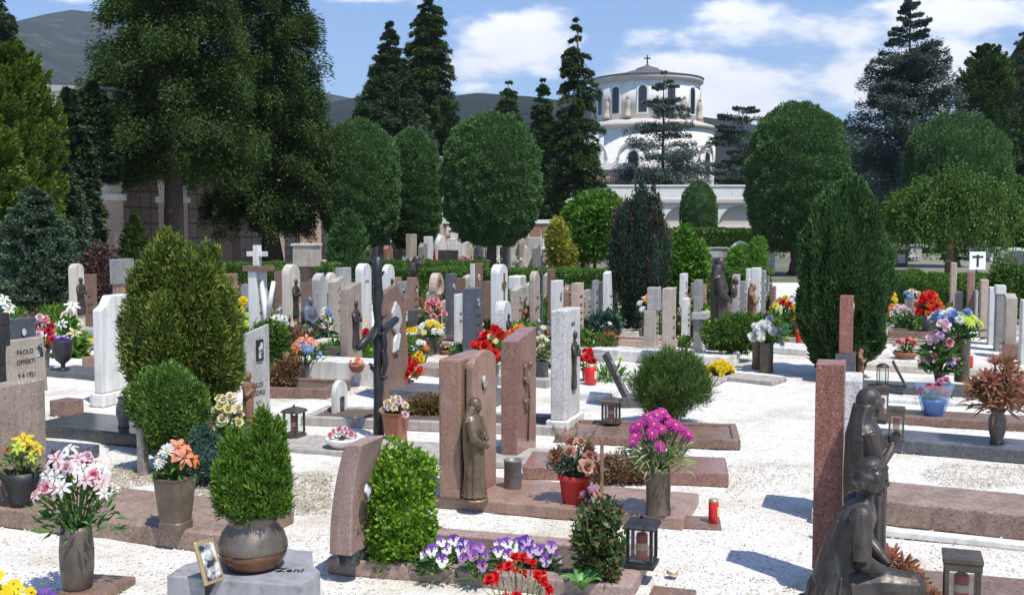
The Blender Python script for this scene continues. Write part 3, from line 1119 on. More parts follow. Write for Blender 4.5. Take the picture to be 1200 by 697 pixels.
def head(mb, c, r, tilt=0.0, hair=None, veil=False, yaw=0.0):
    """head of radius r (half height), looking along +x, nodding by tilt"""
    M = Matrix.Rotation(yaw, 3, 'Z') @ Matrix.Rotation(tilt, 3, 'Y')
    c = Vector(c)
    f = lambda x, y, z: c + M @ Vector((x * r, y * r, z * r))
    mb.ell(c, (r * .84, r * .72, r), 16, 11, 0, M)
    mb.ell(f(.2, 0, -.12), (r * .7, r * .58, r * .84), 16, 11, 0, M)
    mb.ell(f(.28, 0, -.42), (r * .52, r * .5, r * .5), 12, 8, 0, M)
    mb.tube([f(.80, 0, .16), f(.9, 0, -.04), f(.97, 0, -.2)], [r * .05, r * .075, r * .11], 7)
    mb.ell(f(.9, 0, -.22), (r * .11, r * .15, r * .08), 8, 6, 0, M)
    mb.ell(f(.78, .0, -.45), (r * .14, r * .22, r * .06), 8, 6, 0, M)
    mb.ell(f(.76, .0, -.58), (r * .13, r * .19, r * .06), 8, 6, 0, M)
    mb.ell(f(.66, 0, -.82), (r * .19, r * .22, r * .15), 8, 6, 0, M)
    for sg in (-1, 1):
        mb.ell(f(.66, .3 * sg, .22), (r * .17, r * .26, r * .07), 8, 6, 0, M)
        mb.ell(f(.7, .28 * sg, .05), (r * .1, r * .13, r * .08), 8, 6, 0, M)
        mb.ell(f(.55, .4 * sg, -.3), (r * .22, r * .2, r * .24), 8, 6, 0, M)
    if hair == 'bob':
        mb.ell(f(-.26, 0, .24), (r * .92, r * .9, r * .93), 16, 11, 0, M)
        mb.ell(f(.16, 0, .76), (r * .5, r * .6, r * .28), 12, 8, 0, M)
        for k_ in range(15):
            a_ = -1.45 + k_ * 2.9 / 14
            sa, ca = math.sin(a_), math.cos(a_)
            mb.tube([f(.25 * ca - .1, sa * .35, 1.05), f(-.45 * ca - .2, sa * .88, .62), f(-.95 * ca - .12, sa * 1.0, 0), f(-.98 * ca - .08, sa * 1.0, -.5), f(-.85 * ca - .02, sa * .98, -.8)], [r * .06, r * .13, r * .14, r * .13, r * .08], 7)
        for k_ in range(9):
            a_ = -1.9 + k_ * .475
            mb.ell(f(-.30 + .5 * math.cos(a_ * .5), math.sin(a_) * .8, .1 - .35 * math.cos(a_)), (r * .3, r * .26, r * .3), 8, 6, 0, M)
        mb.ell(f(-.35, 0, -.35), (r * .7, r * .95, r * .75), 14, 9, 0, M)
        for sg in (-1, 1):
            mb.ell(f(.1, .74 * sg, -.2), (r * .5, r * .24, r * .72), 12, 8, 0, M)
        mb.ell(f(-.72, 0, -.5), (r * .42, r * .62, r * .36), 12, 8, 0, M)
        mb.ell(f(-.5, 0, -.1), (r * .62, r * .9, r * .62), 12, 8, 0, M)
    if veil:
        mb.ell(f(-.30, 0, .2), (r * 1.0, r * .95, r * 1.02), 16, 11, 0, M)
        mb.tube([f(.12, -.86, -.5), f(.34, -.66, .3), f(.42, 0, .82), f(.34, .66, .3), f(.12, .86, -.5)], r * .17, 8)
        mb.ell(f(-.3, 0, -.5), (r * .82, r * .98, r * .95), 14, 9, 0, M)


def standing_lady(label, px, py, H, z=0.0, mat='bronze', rz=-A, veil=True, pray=True, base=True, lean=.0, name='statue', slim=1.0, vox=None, child=False):
    p = gp(px, py, z) if not isinstance(px, Vector) else px
    o = thing(name, label, 'statue', p, rz)
    b0 = .03 * H if base else 0
    if base:
        MB().lathe([(.15 * H * slim, 0), (.155 * H * slim, b0 * .3), (.145 * H * slim, b0)], 20).build('base', G[mat], o)
    mb = MB()
    k = slim
    rings = [(0, 0, .02, .135 * k, .14 * k, 1), (.0, 0, .06, .125 * k, .13 * k, 1), (0, 0, .2, .105 * k, .115 * k, 1), (.005, 0, .38, .10 * k, .115 * k, .9), (.005, 0, .5, .10 * k, .122 * k, .7),
             (0, 0, .6, .088 * k, .108 * k, .5), (.005, 0, .7, .095 * k, .125 * k, .35), (-.005, 0, .78, .08 * k, .14 * k, .2), (-.01, 0, .82, .06 * k, .115 * k, .1), (0, 0, .85, .042, .05, 0), (.005, 0, .89, .036, .038, 0)]
    loft(mb, [(cx * H + lean * (zz ** 2) * H, cy * H, zz * H, rx * H, ry * H, f) for cx, cy, zz, rx, ry, f in rings], 40, .13, 11, int(H * 100))
    hc = Vector((.02 * H + lean * H * .8, 0, .925 * H))
    head(mb, hc, .066 * H, .25, None if veil else 'bob', veil)
    if veil:
        loft(mb, [(-.015 * H, 0, .3 * H, .09 * k * H, .10 * k * H, 1), (-.03 * H, 0, .5 * H, .085 * k * H, .125 * k * H, 1), (-.035 * H, 0, .75 * H, .075 * k * H, .155 * k * H, .8), (-.03 * H, 0, .83 * H, .06 * H, .11 * H, .4), (-.015 * H, 0, .92 * H, .06 * H, .07 * H, 0)], 30, .1, 8, 3)
    for sg in (-1, 1):
        sh = Vector((0, .125 * k * sg, .785)) * H
        if pray:
            el = Vector((.045, .14 * k * sg, .61)) * H
            ha = Vector((.128, .018 * sg, .70)) * H
            mb.tube([sh, el, ha], [.05 * H, .045 * H, .026 * H], 10)
            hand(mb, ha, (.35, 0, 1), (1, 0, -.3), (0, -sg, 0), .1 * H)
        else:
            el = Vector((.05, .15 * k * sg, .61)) * H
            ha = Vector((.12, .03 * sg, .56 + .03 * sg)) * H
            mb.tube([sh, el, ha], [.05 * H, .045 * H, .026 * H], 10)
            hand(mb, ha, (.3, -sg, -.1), (0, 0, 1), (1, 0, 0), .1 * H)
    if child:
        head(mb, Vector((.17 * H, .03 * H, .74 * H)), .04 * H, .1)
        mb.ell((.15 * H, .01 * H, .63 * H), (.05 * H, .06 * H, .08 * H))
    f = fuse(mb, 'figure', G[mat], o, vox or H / 210, 1)
    f.location = (0, 0, b0 * .8)
    return o
# ------------------------------------------------------------------ camera, light, sky
cam = bpy.data.cameras.new('camera')
cam.sensor_width = 36
cam.lens = 36 * FPX / 1200
cam.clip_start = .1
cam.clip_end = 20000
co_ = link(bpy.data.objects.new('camera', cam))
co_.location = (0, 0, CAM_H)
co_.rotation_euler = (math.pi / 2 - PITCH, 0, 0)
SC.camera = co_

HAZE = .00014
SUN_EL = R(63)
sh = Vector((.50, -.70)).normalized()
sunv = Vector((sh.x * math.cos(SUN_EL), sh.y * math.cos(SUN_EL), math.sin(SUN_EL)))
sl = bpy.data.lights.new('sun', 'SUN')
sl.energy = 4.3
sl.angle = R(.5)
sl.color = (1.0, .965, .90)
so = link(bpy.data.objects.new('sun', sl))
so.location = (0, 0, 50)
so.rotation_mode = 'QUATERNION'
so.rotation_quaternion = sunv.to_track_quat('Z', 'Y')

W = bpy.data.worlds.new('World')
SC.world = W
W.use_nodes = True
nt = W.node_tree
bg = nt.nodes['Background']
bg.inputs['Strength'].default_value = .13
sky = nt.nodes.new('ShaderNodeTexSky')
sky.sky_type = 'NISHITA'
sky.sun_disc = False
sky.sun_elevation = SUN_EL
sky.sun_rotation = math.atan2(sunv.x, sunv.y)
sky.altitude = 300
sky.dust_density = .8
sky.ozone_density = 2.5
tc = nt.nodes.new('ShaderNodeTexCoord')
sp = nt.nodes.new('ShaderNodeSeparateXYZ')
nt.links.new(tc.outputs['Generated'], sp.inputs[0])


def M_(op, a, b=None, clamp=False):
    n = nt.nodes.new('ShaderNodeMath')
    n.operation = op
    n.use_clamp = clamp
    for i, v in enumerate((a, b)):
        if v is None:
            continue
        if isinstance(v, (int, float)):
            n.inputs[i].default_value = v
        else:
            nt.links.new(v, n.inputs[i])
    return n.outputs[0]


yy = M_('MAXIMUM', M_('ABSOLUTE', sp.outputs['Y']), .05)
u_ = M_('DIVIDE', sp.outputs['X'], yy)
v_ = M_('DIVIDE', sp.outputs['Z'], yy)
cov = None
for px, py, a, b_, k in [(612, 52, 78, 40, 1.0), (560, 78, 70, 26, .95), (640, 30, 45, 22, .8), (860, 112, 130, 42, 1.05), (950, 40, 150, 34, 1.0), (1060, 90, 200, 48, 1.0), (1120, 25, 150, 30, .9), (740, 90, 60, 26, .75),
                         (745, 45, 40, 16, .55), (880, 20, 70, 22, .9), (95, 4, 60, 12, .85), (440, 4, 70, 10, .8), (560, 104, 50, 12, .6), (830, 95, 120, 30, .8),
                         (-350, 60, 300, 60, .9), (1600, 80, 300, 90, 1.0), (300, -160, 260, 60, .9), (900, -200, 320, 80, .9)]:
    dx = M_('DIVIDE', M_('SUBTRACT', u_, (px - 600) / FPX), a / FPX)
    dy = M_('DIVIDE', M_('SUBTRACT', v_, (HOR - py) / FPX), b_ / FPX)
    r2 = M_('ADD', M_('MULTIPLY', dx, dx), M_('MULTIPLY', dy, dy))
    f = M_('MULTIPLY', M_('SUBTRACT', 1.25, M_('SQRT', r2)), k)
    cov = f if cov is None else M_('MAXIMUM', cov, f)
cb = nt.nodes.new('ShaderNodeCombineXYZ')
nt.links.new(M_('MULTIPLY', u_, 1.0), cb.inputs[0])
nt.links.new(M_('MULTIPLY', v_, 2.3), cb.inputs[1])
n1 = tnoise(nt, cb.outputs[0], 9, 8, .6)
n2 = tnoise(nt, cb.outputs[0], 3.5, 4, .5)
den = M_('ADD', M_('MULTIPLY', cov, .70), M_('SUBTRACT', M_('MULTIPLY', n1, 1.9), 1.17))
den = M_('ADD', den, M_('MULTIPLY', M_('SUBTRACT', n2, .5), .5))
alpha = nt.nodes.new('ShaderNodeMapRange')
alpha.interpolation_type = 'SMOOTHSTEP'
alpha.inputs['From Min'].default_value = -.12
alpha.inputs['From Max'].default_value = .34
alpha.inputs['To Max'].default_value = .93
nt.links.new(den, alpha.inputs['Value'])
ccol = ramp(nt, [(.3, (7.2, 7.4, 8.1)), (.62, (9.8, 9.7, 9.8))], n1)
skyc = mixc(nt, 1.0, sky.outputs[0], (.76, .94, 1.18), 'MULTIPLY')
cl = mixc(nt, alpha.outputs[0], skyc, ccol)
nt.links.new(cl, bg.inputs['Color'])

vs_ = SC.view_settings
vs_.view_transform = 'Standard'
vs_.look = 'None'
vs_.gamma = 1
vs_.exposure = 0.28
vs_.use_curve_mapping = False
cy = SC.cycles
cy.max_bounces = 6
cy.diffuse_bounces = 3
cy.glossy_bounces = 2
cy.transmission_bounces = 4
cy.transparent_max_bounces = 6
cy.caustics_reflective = False
cy.caustics_refractive = False
cy.use_denoising = True
cy.sample_clamp_indirect = 6

# ------------------------------------------------------------------ ground
m, nt_, b = newmat('far_ground')
co = objco(nt_)
nt_.links.new(ramp(nt_, [(.35, (.07, .085, .04)), (.6, (.20, .185, .14))], tnoise(nt_, co, .06, 6)), b.inputs['Base Color'])
b.inputs['Roughness'].default_value = .95
MB().add([(-6000, -60, -.03), (6000, -60, -.03), (6000, 9000, -.03), (-6000, 9000, -.03)], [(0, 1, 2, 3)]).build('ground', m)['kind'] = 'structure'

m, nt_, b = newmat('white_gravel')
co = objco(nt_)
v = nt_.nodes.new('ShaderNodeTexVoronoi')
v.inputs['Scale'].default_value = 75
nt_.links.new(co, v.inputs['Vector'])
sep = nt_.nodes.new('ShaderNodeSeparateColor')
nt_.links.new(v.outputs['Color'], sep.inputs[0])
c = ramp(nt_, [(0, (.43, .395, .34)), (.15, (.63, .60, .545)), (.5, (.71, .685, .63)), (1, (.78, .755, .705))], sep.outputs[0])
big = tnoise(nt_, co, 1.1, 6, .6)
c = mixc(nt_, ramp(nt_, [(.50, (0, 0, 0)), (.68, (.75, .75, .75))], big), c, (.48, .40, .29))
fine = tnoise(nt_, co, 9, 5, .7)
c = mixc(nt_, 1.0, c, ramp(nt_, [(.28, (.66, .60, .52)), (.46, (1, 1, 1))], fine), 'MULTIPLY')
# trodden, straw-littered strips between the rows
nt_.links.new(c, b.inputs['Base Color'])
b.inputs['Roughness'].default_value = .9
d = nt_.nodes.new('ShaderNodeMath')
d.operation = 'ADD'
nt_.links.new(v.outputs['Distance'], d.inputs[0])
nt_.links.new(tnoise(nt_, co, 14, 4), d.inputs[1])
bump(nt_, d.outputs[0], b, .55, .02)
G['gravel'] = m
mb = MB()
vs = []
NX, NY = 150, 130
for j in range(NY + 1):
    y = 2.0 + 36.0 * (j / NY) ** 1.7
    for i in range(NX + 1):
        x = (i / NX - .5) * (20 + y * 1.6)
        z = .022 * noise.noise(Vector((x * 1.3, y * 1.3, 0))) + .010 * noise.noise(Vector((x * 5, y * 5, 4)))
        vs.append((x, y, z * min(1, 14 / y)))
fs = [(j * (NX + 1) + i, j * (NX + 1) + i + 1, (j + 1) * (NX + 1) + i + 1, (j + 1) * (NX + 1) + i) for j in range(NY) for i in range(NX)]
mb.add(vs, fs, 0, True).build('gravel_path', G['gravel'])['kind'] = 'structure'

# bits of leaf and twig dropped on the gravel
k = 2600
yv = 4.8 + 15 * RNG.random(k) ** 1.3
P = np.stack([(RNG.random(k) - .5) * yv * 1.1, yv, .022 + 0 * yv], -1)
P = P[vnoise(P, 1.4, 77) + .7 * RNG.normal(size=k) > .25]
k = len(P)
V, Q = leaves(P, RNG.normal(size=(k, 3)) * np.array([1, 1, .15]), np.array([0, 0, 1.0]) + RNG.normal(size=(k, 3)) * .35, RNG.uniform(.012, .04, k), RNG.uniform(.004, .014, k))
tag(npmesh('fallen_leaves', V, Q, L['dry']), 'bits of dry leaf and twig lying on the white gravel', 'leaf litter', kind='stuff')

# loose stones on the gravel
npb = 26000
yv = 4.6 + 8.0 * RNG.random(npb) ** 1.5
xv = (RNG.random(npb) - .5) * (yv * 1.06)
sz = RNG.uniform(.003, .0095, npb)
octv = np.array([(1, 0, 0), (0, 1, 0), (-1, 0, 0), (0, -1, 0), (0, 0, .75), (0, 0, -.75)], dtype=float)
rot = RNG.random(npb) * 6.28
cs, sn = np.cos(rot), np.sin(rot)
ov = octv[None] * RNG.uniform(.65, 1.35, (npb, 6, 1))
V = np.stack([ov[..., 0] * cs[:, None] - ov[..., 1] * sn[:, None], ov[..., 0] * sn[:, None] + ov[..., 1] * cs[:, None], ov[..., 2]], -1) * sz[:, None, None]
V += np.stack([xv, yv, np.zeros(npb) + .006], -1)[:, None, :]
tri = np.array([(0, 1, 4), (1, 2, 4), (2, 3, 4), (3, 0, 4)])
Q = (tri[None] + (np.arange(npb) * 6)[:, None, None]).reshape(-1, 3)
m, nt_, b = newmat('loose_gravel')
g = nt_.nodes.new('ShaderNodeNewGeometry')
nt_.links.new(ramp(nt_, [(0, (.30, .26, .21)), (.25, (.52, .49, .44)), (1, (.76, .74, .69))], g.outputs['Random Per Island']), b.inputs['Base Color'])
b.inputs['Roughness'].default_value = .9
o = npmesh('gravel_stones', V.reshape(-1, 3), Q, m)
tag(o, 'loose white pebbles scattered over the gravel between the graves', 'gravel', kind='stuff')


def straw(label, quad, n, Lm=.05, mat='straw', h=.02):
    """litter of dry grass over the ground patch given by four photo pixels"""
    c = [gp(*q) for q in quad]
    a, b2 = RNG.random(n), RNG.random(n)
    P = sum(np.array(c[i])[None] * w[:, None] for i, w in enumerate(((1 - a) * (1 - b2), a * (1 - b2), a * b2, (1 - a) * b2)))
    keep = vnoise(P, 3.2, 3) > -.6
    P = P[keep]
    k = len(P)
    P[:, 2] = RNG.random(k) * h
    d = RNG.normal(size=(k, 3)) * np.array([1, 1, .28])
    V, Q = leaves(P, d, np.array([0, 0, 1.0]) + RNG.normal(size=(k, 3)) * .5, Lm * RNG.uniform(.4, 1.4, k), Lm * .12, .1)
    tag(npmesh('dry_grass', V, Q, L[mat]), label, 'dry grass', kind='stuff')


# ------------------------------------------------------------------ hills
def ridge(name, pts, D, depth, mat, rough, seed, rows=22, sub=10):
    xs = np.array([p[0] for p in pts], dtype=float)
    ys = np.array([p[1] for p in pts], dtype=float)
    X = np.linspace(xs[0], xs[-1], len(pts) * sub)
    top = np.interp(X, xs, ys)
    vs = []
    for j in range(rows + 1):
        f = j / rows
        for x_, t_ in zip(X, top):
            dd = D - depth * (1 - f)
            zt = (HOR - t_) * D / FPX + CAM_H
            xx = (x_ - 600) * D / FPX * (1 - .12 * (1 - f))
            n = noise.noise(Vector((xx * 9 / D + seed, f * 4, seed))) + .5 * noise.noise(Vector((xx * 24 / D, f * 11, seed))) + .25 * noise.noise(Vector((xx * 60 / D, f * 25, seed)))
            vs.append((xx, dd + n * depth * .12 * math.sin(math.pi * f), -1 + (zt + 1) * (f ** .85) + n * rough * (math.sin(math.pi * f) + (.06 if j == rows else 0))))
    w = len(X)
    for i in range(w):   # back slope
        x, y, z = vs[rows * w + i]
        vs.append((x, y + depth, -1))
    fs = [(j * w + i, j * w + i + 1, (j + 1) * w + i + 1, (j + 1) * w + i) for j in range(rows + 1) for i in range(w - 1)]
    o = MB().add(vs, fs, 0, True).build(name, mat)
    o['kind'] = 'structure'
    return o


def hillmat(name, c1, c2, c3, s):
    m, nt_, b = newmat(name)
    co = objco(nt_)
    n1 = tnoise(nt_, co, s, 9, .68)
    n2 = tnoise(nt_, co, s * 9, 5, .7)
    c = ramp(nt_, [(.36, c1), (.52, c2), (.66, c3)], n1)
    c = mixc(nt_, .8, c, ramp(nt_, [(.35, (.5, .55, .55)), (.65, (1.2, 1.15, 1.1))], n2), 'MULTIPLY')
    nt_.links.new(c, b.inputs['Base Color'])
    b.inputs['Roughness'].default_value = 1
    b.inputs['Specular IOR Level'].default_value = 0
    bump(nt_, n2, b, 1.0, 8)
    return m


ridge('mountain', [(-160, 150), (-60, 90), (0, 42), (25, 30), (60, 22), (92, 16), (120, 20), (160, 40), (230, 70), (330, 100), (420, 118), (480, 122), (540, 118), (600, 122)],
      2600, 1500, hillmat('mountain_forest', (.006, .018, .010), (.024, .040, .022), (.10, .085, .072), .016), 45, 3)
ridge('hill', [(300, 150), (380, 124), (420, 116), (470, 114), (520, 116), (560, 111), (620, 115), (680, 122), (760, 130), (900, 150), (1000, 160)],
      1500, 700, hillmat('ridge_forest', (.010, .017, .016), (.016, .024, .02), (.026, .034, .028), .012), 14, 9)
ridge('hillside', [(1020, 200), (1100, 160), (1140, 130), (1165, 95), (1185, 55), (1205, 20), (1260, -60), (1400, -160)],
      190, 60, hillmat('rocky_hillside', (.03, .05, .02), (.05, .07, .03), (.24, .15, .11), .07), 5, 5)

# ------------------------------------------------------------------ the air
m, nt_, b = newmat('air')
pv = nt_.nodes.new('ShaderNodeVolumePrincipled')
pv.inputs['Color'].default_value = (.86, .92, 1.0, 1)
pv.inputs['Density'].default_value = HAZE
pv.inputs['Anisotropy'].default_value = .2
nt_.nodes.remove(b)
nt_.links.new(pv.outputs[0], nt_.nodes['Material Output'].inputs['Volume'])
MB().box(-3900, 3900, -50, 5200, -2.5, 760).build('haze', m)['kind'] = 'stuff'

# ------------------------------------------------------------------ portico on the left
PX0, PY0 = -13.7, 37.0
PD = math.atan2(17.25, 74)
BAY, NB, PW = 4.3, 18, .8
LEN = BAY * NB
# local frame: x away from us along the front, y towards the open side (to the right), z up
por = thing('portico', 'long white arcaded portico with pink pillars running behind the tall conifers', 'building', (PX0, PY0, 0), math.pi / 2 - PD)
por.scale = (1, -1, 1)
SPR, TOPZ, TH = 3.1, 6.3, .7


def arc_panel(mb, x0, x1, zs, zt, y0, y1, rise=1.0, n=16, mi=0):
    """wall panel above an arch: between x0 and x1, springing at zs, top at zt"""
    r = (x1 - x0) / 2
    pts = [(x0 + r - r * math.cos(math.pi * i / n), zs + r * rise * math.sin(math.pi * i / n)) for i in range(n + 1)]
    vs, fs = [], []
    for x, z in pts:
        vs += [(x, y0, z), (x, y1, z), (x, y0, zt), (x, y1, zt)]
    for i in range(n):
        a, c = i * 4, i * 4 + 4
        fs += [(a, c, c + 2, a + 2), (a + 1, a + 3, c + 3, c + 1), (a, a + 1, c + 1, c), (a + 2, c + 2, c + 3, a + 3)]
    fs += [(0, 2, 3, 1), (n * 4, n * 4 + 1, n * 4 + 3, n * 4 + 2)]
    mb.add(vs, fs, mi)


mb = MB()
for k in range(NB):
    arc_panel(mb, k * BAY + PW / 2 + .01, (k + 1) * BAY - PW / 2 - .01, SPR, TOPZ, -TH, 0)
    mb.box(k * BAY - PW / 2 + .005, k * BAY + PW / 2 - .005, -TH, 0, SPR + .02, TOPZ)
mb.box(LEN - PW / 2 + .005, LEN + PW / 2, -TH, 0, SPR + .02, TOPZ)
arc_w = MB()
mb.build('arcade_wall', G['stucco'], por)
for k in range(NB + 1):
    if k > 16:
        continue
    c_ = MB().box(k * BAY - PW / 2, k * BAY + PW / 2, -TH - .04, .04, 0, SPR - .2).build('pillar', G['plasterpink'], por)
    MB().box(k * BAY - PW / 2 - .08, k * BAY + PW / 2 + .08, -TH - .12, .12, SPR - .2, SPR + .018).build('capital', G['stucco'], c_)
# near end: one arch across the gallery
mb = MB()
DEPTH = 4.4
mb2 = []
r_ = (DEPTH - TH - .8) / 2
vs, fs, n = [], [], 16
for i in range(n + 1):
    yv_ = -TH - .1 - r_ + r_ * math.cos(math.pi * i / n)
    zv_ = SPR + r_ * math.sin(math.pi * i / n)
    vs += [(-PW / 2, yv_, zv_), (PW / 2, yv_, zv_), (-PW / 2, yv_, TOPZ), (PW / 2, yv_, TOPZ)]
for i in range(n):
    a, c = i * 4, i * 4 + 4
    fs += [(a, c, c + 2, a + 2), (a + 1, a + 3, c + 3, c + 1), (a, a + 1, c + 1, c), (a + 2, c + 2, c + 3, a + 3)]
mb.add(vs, fs).build('end_arch', G['stucco'], por)
MB().box(-PW / 2, PW / 2, -DEPTH - .3, -DEPTH + .35, 0, SPR - .1).build('pillar', G['plasterpink'], por)
MB().box(-PW / 2, LEN, -DEPTH - .9, -DEPTH - .32, 0, TOPZ).build('rear_wall', G['plasterpink'], por)
# burial niches along the rear wall
m, nt_, b = newmat('niche_tiles')
co = objco(nt_, (1, 1, 1))
mp = nt_.nodes.new('ShaderNodeMapping')
mp.inputs['Rotation'].default_value = (R(-90), 0, 0)
nt_.links.new(co, mp.inputs[0])
br = nt_.nodes.new('ShaderNodeTexBrick')
br.offset = 0
br.inputs['Scale'].default_value = 1
br.inputs['Brick Width'].default_value = .8
br.inputs['Row Height'].default_value = .7
br.inputs['Mortar Size'].default_value = .05
br.inputs['Color1'].default_value = (.50, .47, .43, 1)
br.inputs['Color2'].default_value = (.36, .30, .26, 1)
br.inputs['Mortar'].default_value = (.22, .15, .12, 1)
nt_.links.new(mp.outputs[0], br.inputs['Vector'])
spot = tnoise(nt_, co, 5, 3)
nt_.links.new(mixc(nt_, ramp(nt_, [(.6, (0, 0, 0)), (.64, (.8, .8, .8))], spot), br.outputs[0], (.30, .07, .06)), b.inputs['Base Color'])
b.inputs['Roughness'].default_value = .5
G['niche'] = m
MB().box(.5, LEN - .5, -DEPTH - .31, -DEPTH - .2, .3, 4.9).build('niche_wall', G['niche'], por)
MB().prism([(.45, TOPZ + .28), (-DEPTH - 1.2, TOPZ + .28), (-DEPTH - 1.2, TOPZ + .36), (-2.6, TOPZ + .55), (.45, TOPZ + .36)], 'x', -PW / 2 - .35, LEN + .5).build('roof', G['stuccogrey'], por)
MB().box(-PW / 2 - .2, LEN + .3, -DEPTH - 1.0, .22, TOPZ + .004, TOPZ + .277).build('cornice', G['stucco'], por)
MB().box(-PW / 2, LEN + .2, -DEPTH - .3, .5, -.03, .12).build('step', G['cornice'], por)
# closed block at the far end
MB().box(LEN + .41, LEN + 5.5, -DEPTH - .9, .35, -.03, TOPZ + .2).build('end_block', G['stuccogrey'], por)

# ------------------------------------------------------------------ columbarium wall between the clipped yews
WDc = 55.0
ca, cb = at(394, 262, WDc).x, at(668, 262, WDc).x
cw = thing('columbarium', 'low terrace wall of pale burial niches with flowers behind the clipped yew trunks', 'wall', (ca, WDc, 0), R(2))
LW = cb - ca
MB().box(0, LW, 0, .6, -.03, 2.1).build('wall', G['plasterpink'], cw)
MB().box(-.05, LW + .05, -.12, .72, 2.103, 2.3).build('coping', G['stucco'], cw)
MB().box(LW * .30, LW * .62, .1, .7, 2.304, 2.95).build('raised_wall', G['stucco'], cw)
rg = random.Random(12)
plates = [None, None, None]
blobs = {k: ([], []) for k in ('white', 'red', 'pink', 'yellow')}
stems_ = []
nx_ = int(LW / .62)
for i in range(nx_):
    for j in range(3):
        x0, z0 = .08 + i * .62, .12 + j * .66
        q_ = rg.choice([0, 0, 0, 1, 2])
        if plates[q_] is None:
            plates[q_] = MB().box(0, .52, -.05, -.002, 0, .56).build('niche_plate', G[('white', 'cream', 'rose')[q_]], cw, (x0, 0, z0))
        else:
            o_ = link(plates[q_].copy())
            o_.parent = cw
            o_.location = (x0, 0, z0)
        if rg.random() < .7:
            kk = rg.choice(list(blobs))
            n_ = 7
            c_ = np.array([x0 + rg.uniform(.08, .44), -.12, z0 + rg.uniform(.14, .3)])
            blobs[kk][0].append(c_ + RNG.normal(size=(n_, 3)) * .05)
            stems_.append(c_ + RNG.normal(size=(5, 3)) * .05 - np.array([0, 0, .05]))
for kk, (pp, _) in blobs.items():
    P = np.concatenate(pp)
    V, Q = leaves(P, RNG.normal(size=P.shape), RNG.normal(size=P.shape) + np.array([0, -1, .5]), .09, .09)
    npmesh('niche_flowers', V, Q, C[kk], cw)
P = np.concatenate(stems_)
V, Q = leaves(P, RNG.normal(size=P.shape), RNG.normal(size=P.shape), .14, .05)
npmesh('niche_leaves', V, Q, L['stem'], cw)

# ------------------------------------------------------------------ chapel
CD = 125.0
cpos = at(757, 262, CD + 6)
cs_ = CD / FPX
chap = thing('chapel', 'round white domed chapel with arched windows and iron cross above the trees', 'chapel', (cpos.x, CD + 6, 0), 0)
cs_ = (CD + 6) / FPX
RU, RL = 6.34, 8.1
zc = lambda py: CAM_H + (HOR - py) * cs_


def drum(name, r, z0, z1, mat, n=64, rc=None):
    return MB().lathe([(r, z0), (r, z1)], n, smooth=True).build(name, mat, chap)


drum('lower_drum', RL, 0, zc(157), G['stucco'])
MB().lathe([(RL + .05, zc(157) + .002), (RL + .32, zc(155)), (RL + .32, zc(152)), (RU + .1, zc(146))], 64).build('lower_cornice', G['cornice'], chap)
drum('upper_drum', RU, zc(146.2), zc(101), G['stucco'])
MB().lathe([(RU + .02, zc(104)), (RU + .4, zc(101.5)), (RU + .42, zc(97.5)), (RU + .2, zc(97.4))], 64).build('upper_cornice', G['cornice'], chap)
MB().lathe([(RU + .5, zc(97.3)), (RU + .45, zc(96.3)), (3.3, zc(90)), (1.4, zc(85)), (1.35, zc(83.5)), (.9, zc(82)), (.25, zc(80)), (.1, zc(78))], 64).build('roof', G['rooflead'], chap)
mb = MB().box(-.075, .075, -.075, .075, zc(79), zc(68)).box(-.4, .4, -.085, .085, zc(72.2), zc(70.9))
mb.build('roof_cross', G['steel'], chap)


def arched(w, h, n=10):
    r = w / 2
    return [(-r, 0), (r, 0), (r, h - r)] + [(r * math.cos(math.pi * i / n), h - r + r * math.sin(math.pi * i / n)) for i in range(1, n)] + [(-r, h - r)]


for k in range(12):
    th = R(-42 + 30.4 * k)
    if -2 < math.cos(th):
        w_ = MB()
        w_.prism(arched(1.35, 3.5), 'y', -.08, .25)
        fr = w_.build('window', G['stucco'], chap)
        fr.location = ((RU - .02) * math.sin(th), -(RU - .02) * math.cos(th), zc(139) - .2)
        fr.rotation_euler = (0, 0, th)
        MB().prism([(x, z + .2) for x, z in arched(.95, 3.05)], 'y', -.11, -.05).build('pane', G['darkwin'], fr)
        mb = MB()
        mb.box(-.03, .03, -.13, -.112, .2, 3.2)
        for q in range(1, 4):
            mb.box(-.47, .47, -.128, -.113, .2 + .7 * q - .02, .2 + .7 * q + .02)
        mb.build('glazing_bar', G['steel'], fr)
        t2 = th + R(15.2)
        s_ = MB()
        loft(s_, [(0, 0, 0, .42, .42, 0), (0, 0, .35, .4, .4, 0), (0, 0, .38, .3, .34, 1), (0, 0, 1.2, .24, .3, 1), (0, 0, 1.75, .26, .38, .5), (0, 0, 2.05, .16, .2, 0), (0, 0, 2.15, .1, .1, 0)], 18, .12, 7, k)
        s_.ell((0, 0, 2.35), (.2, .19, .26))
        so_ = s_.build('statue', G['ochre'], chap, ((RU + .25) * math.sin(t2), -(RU + .25) * math.cos(t2), zc(146) + .1))
        so_.rotation_euler = (0, 0, t2 - math.pi / 2)
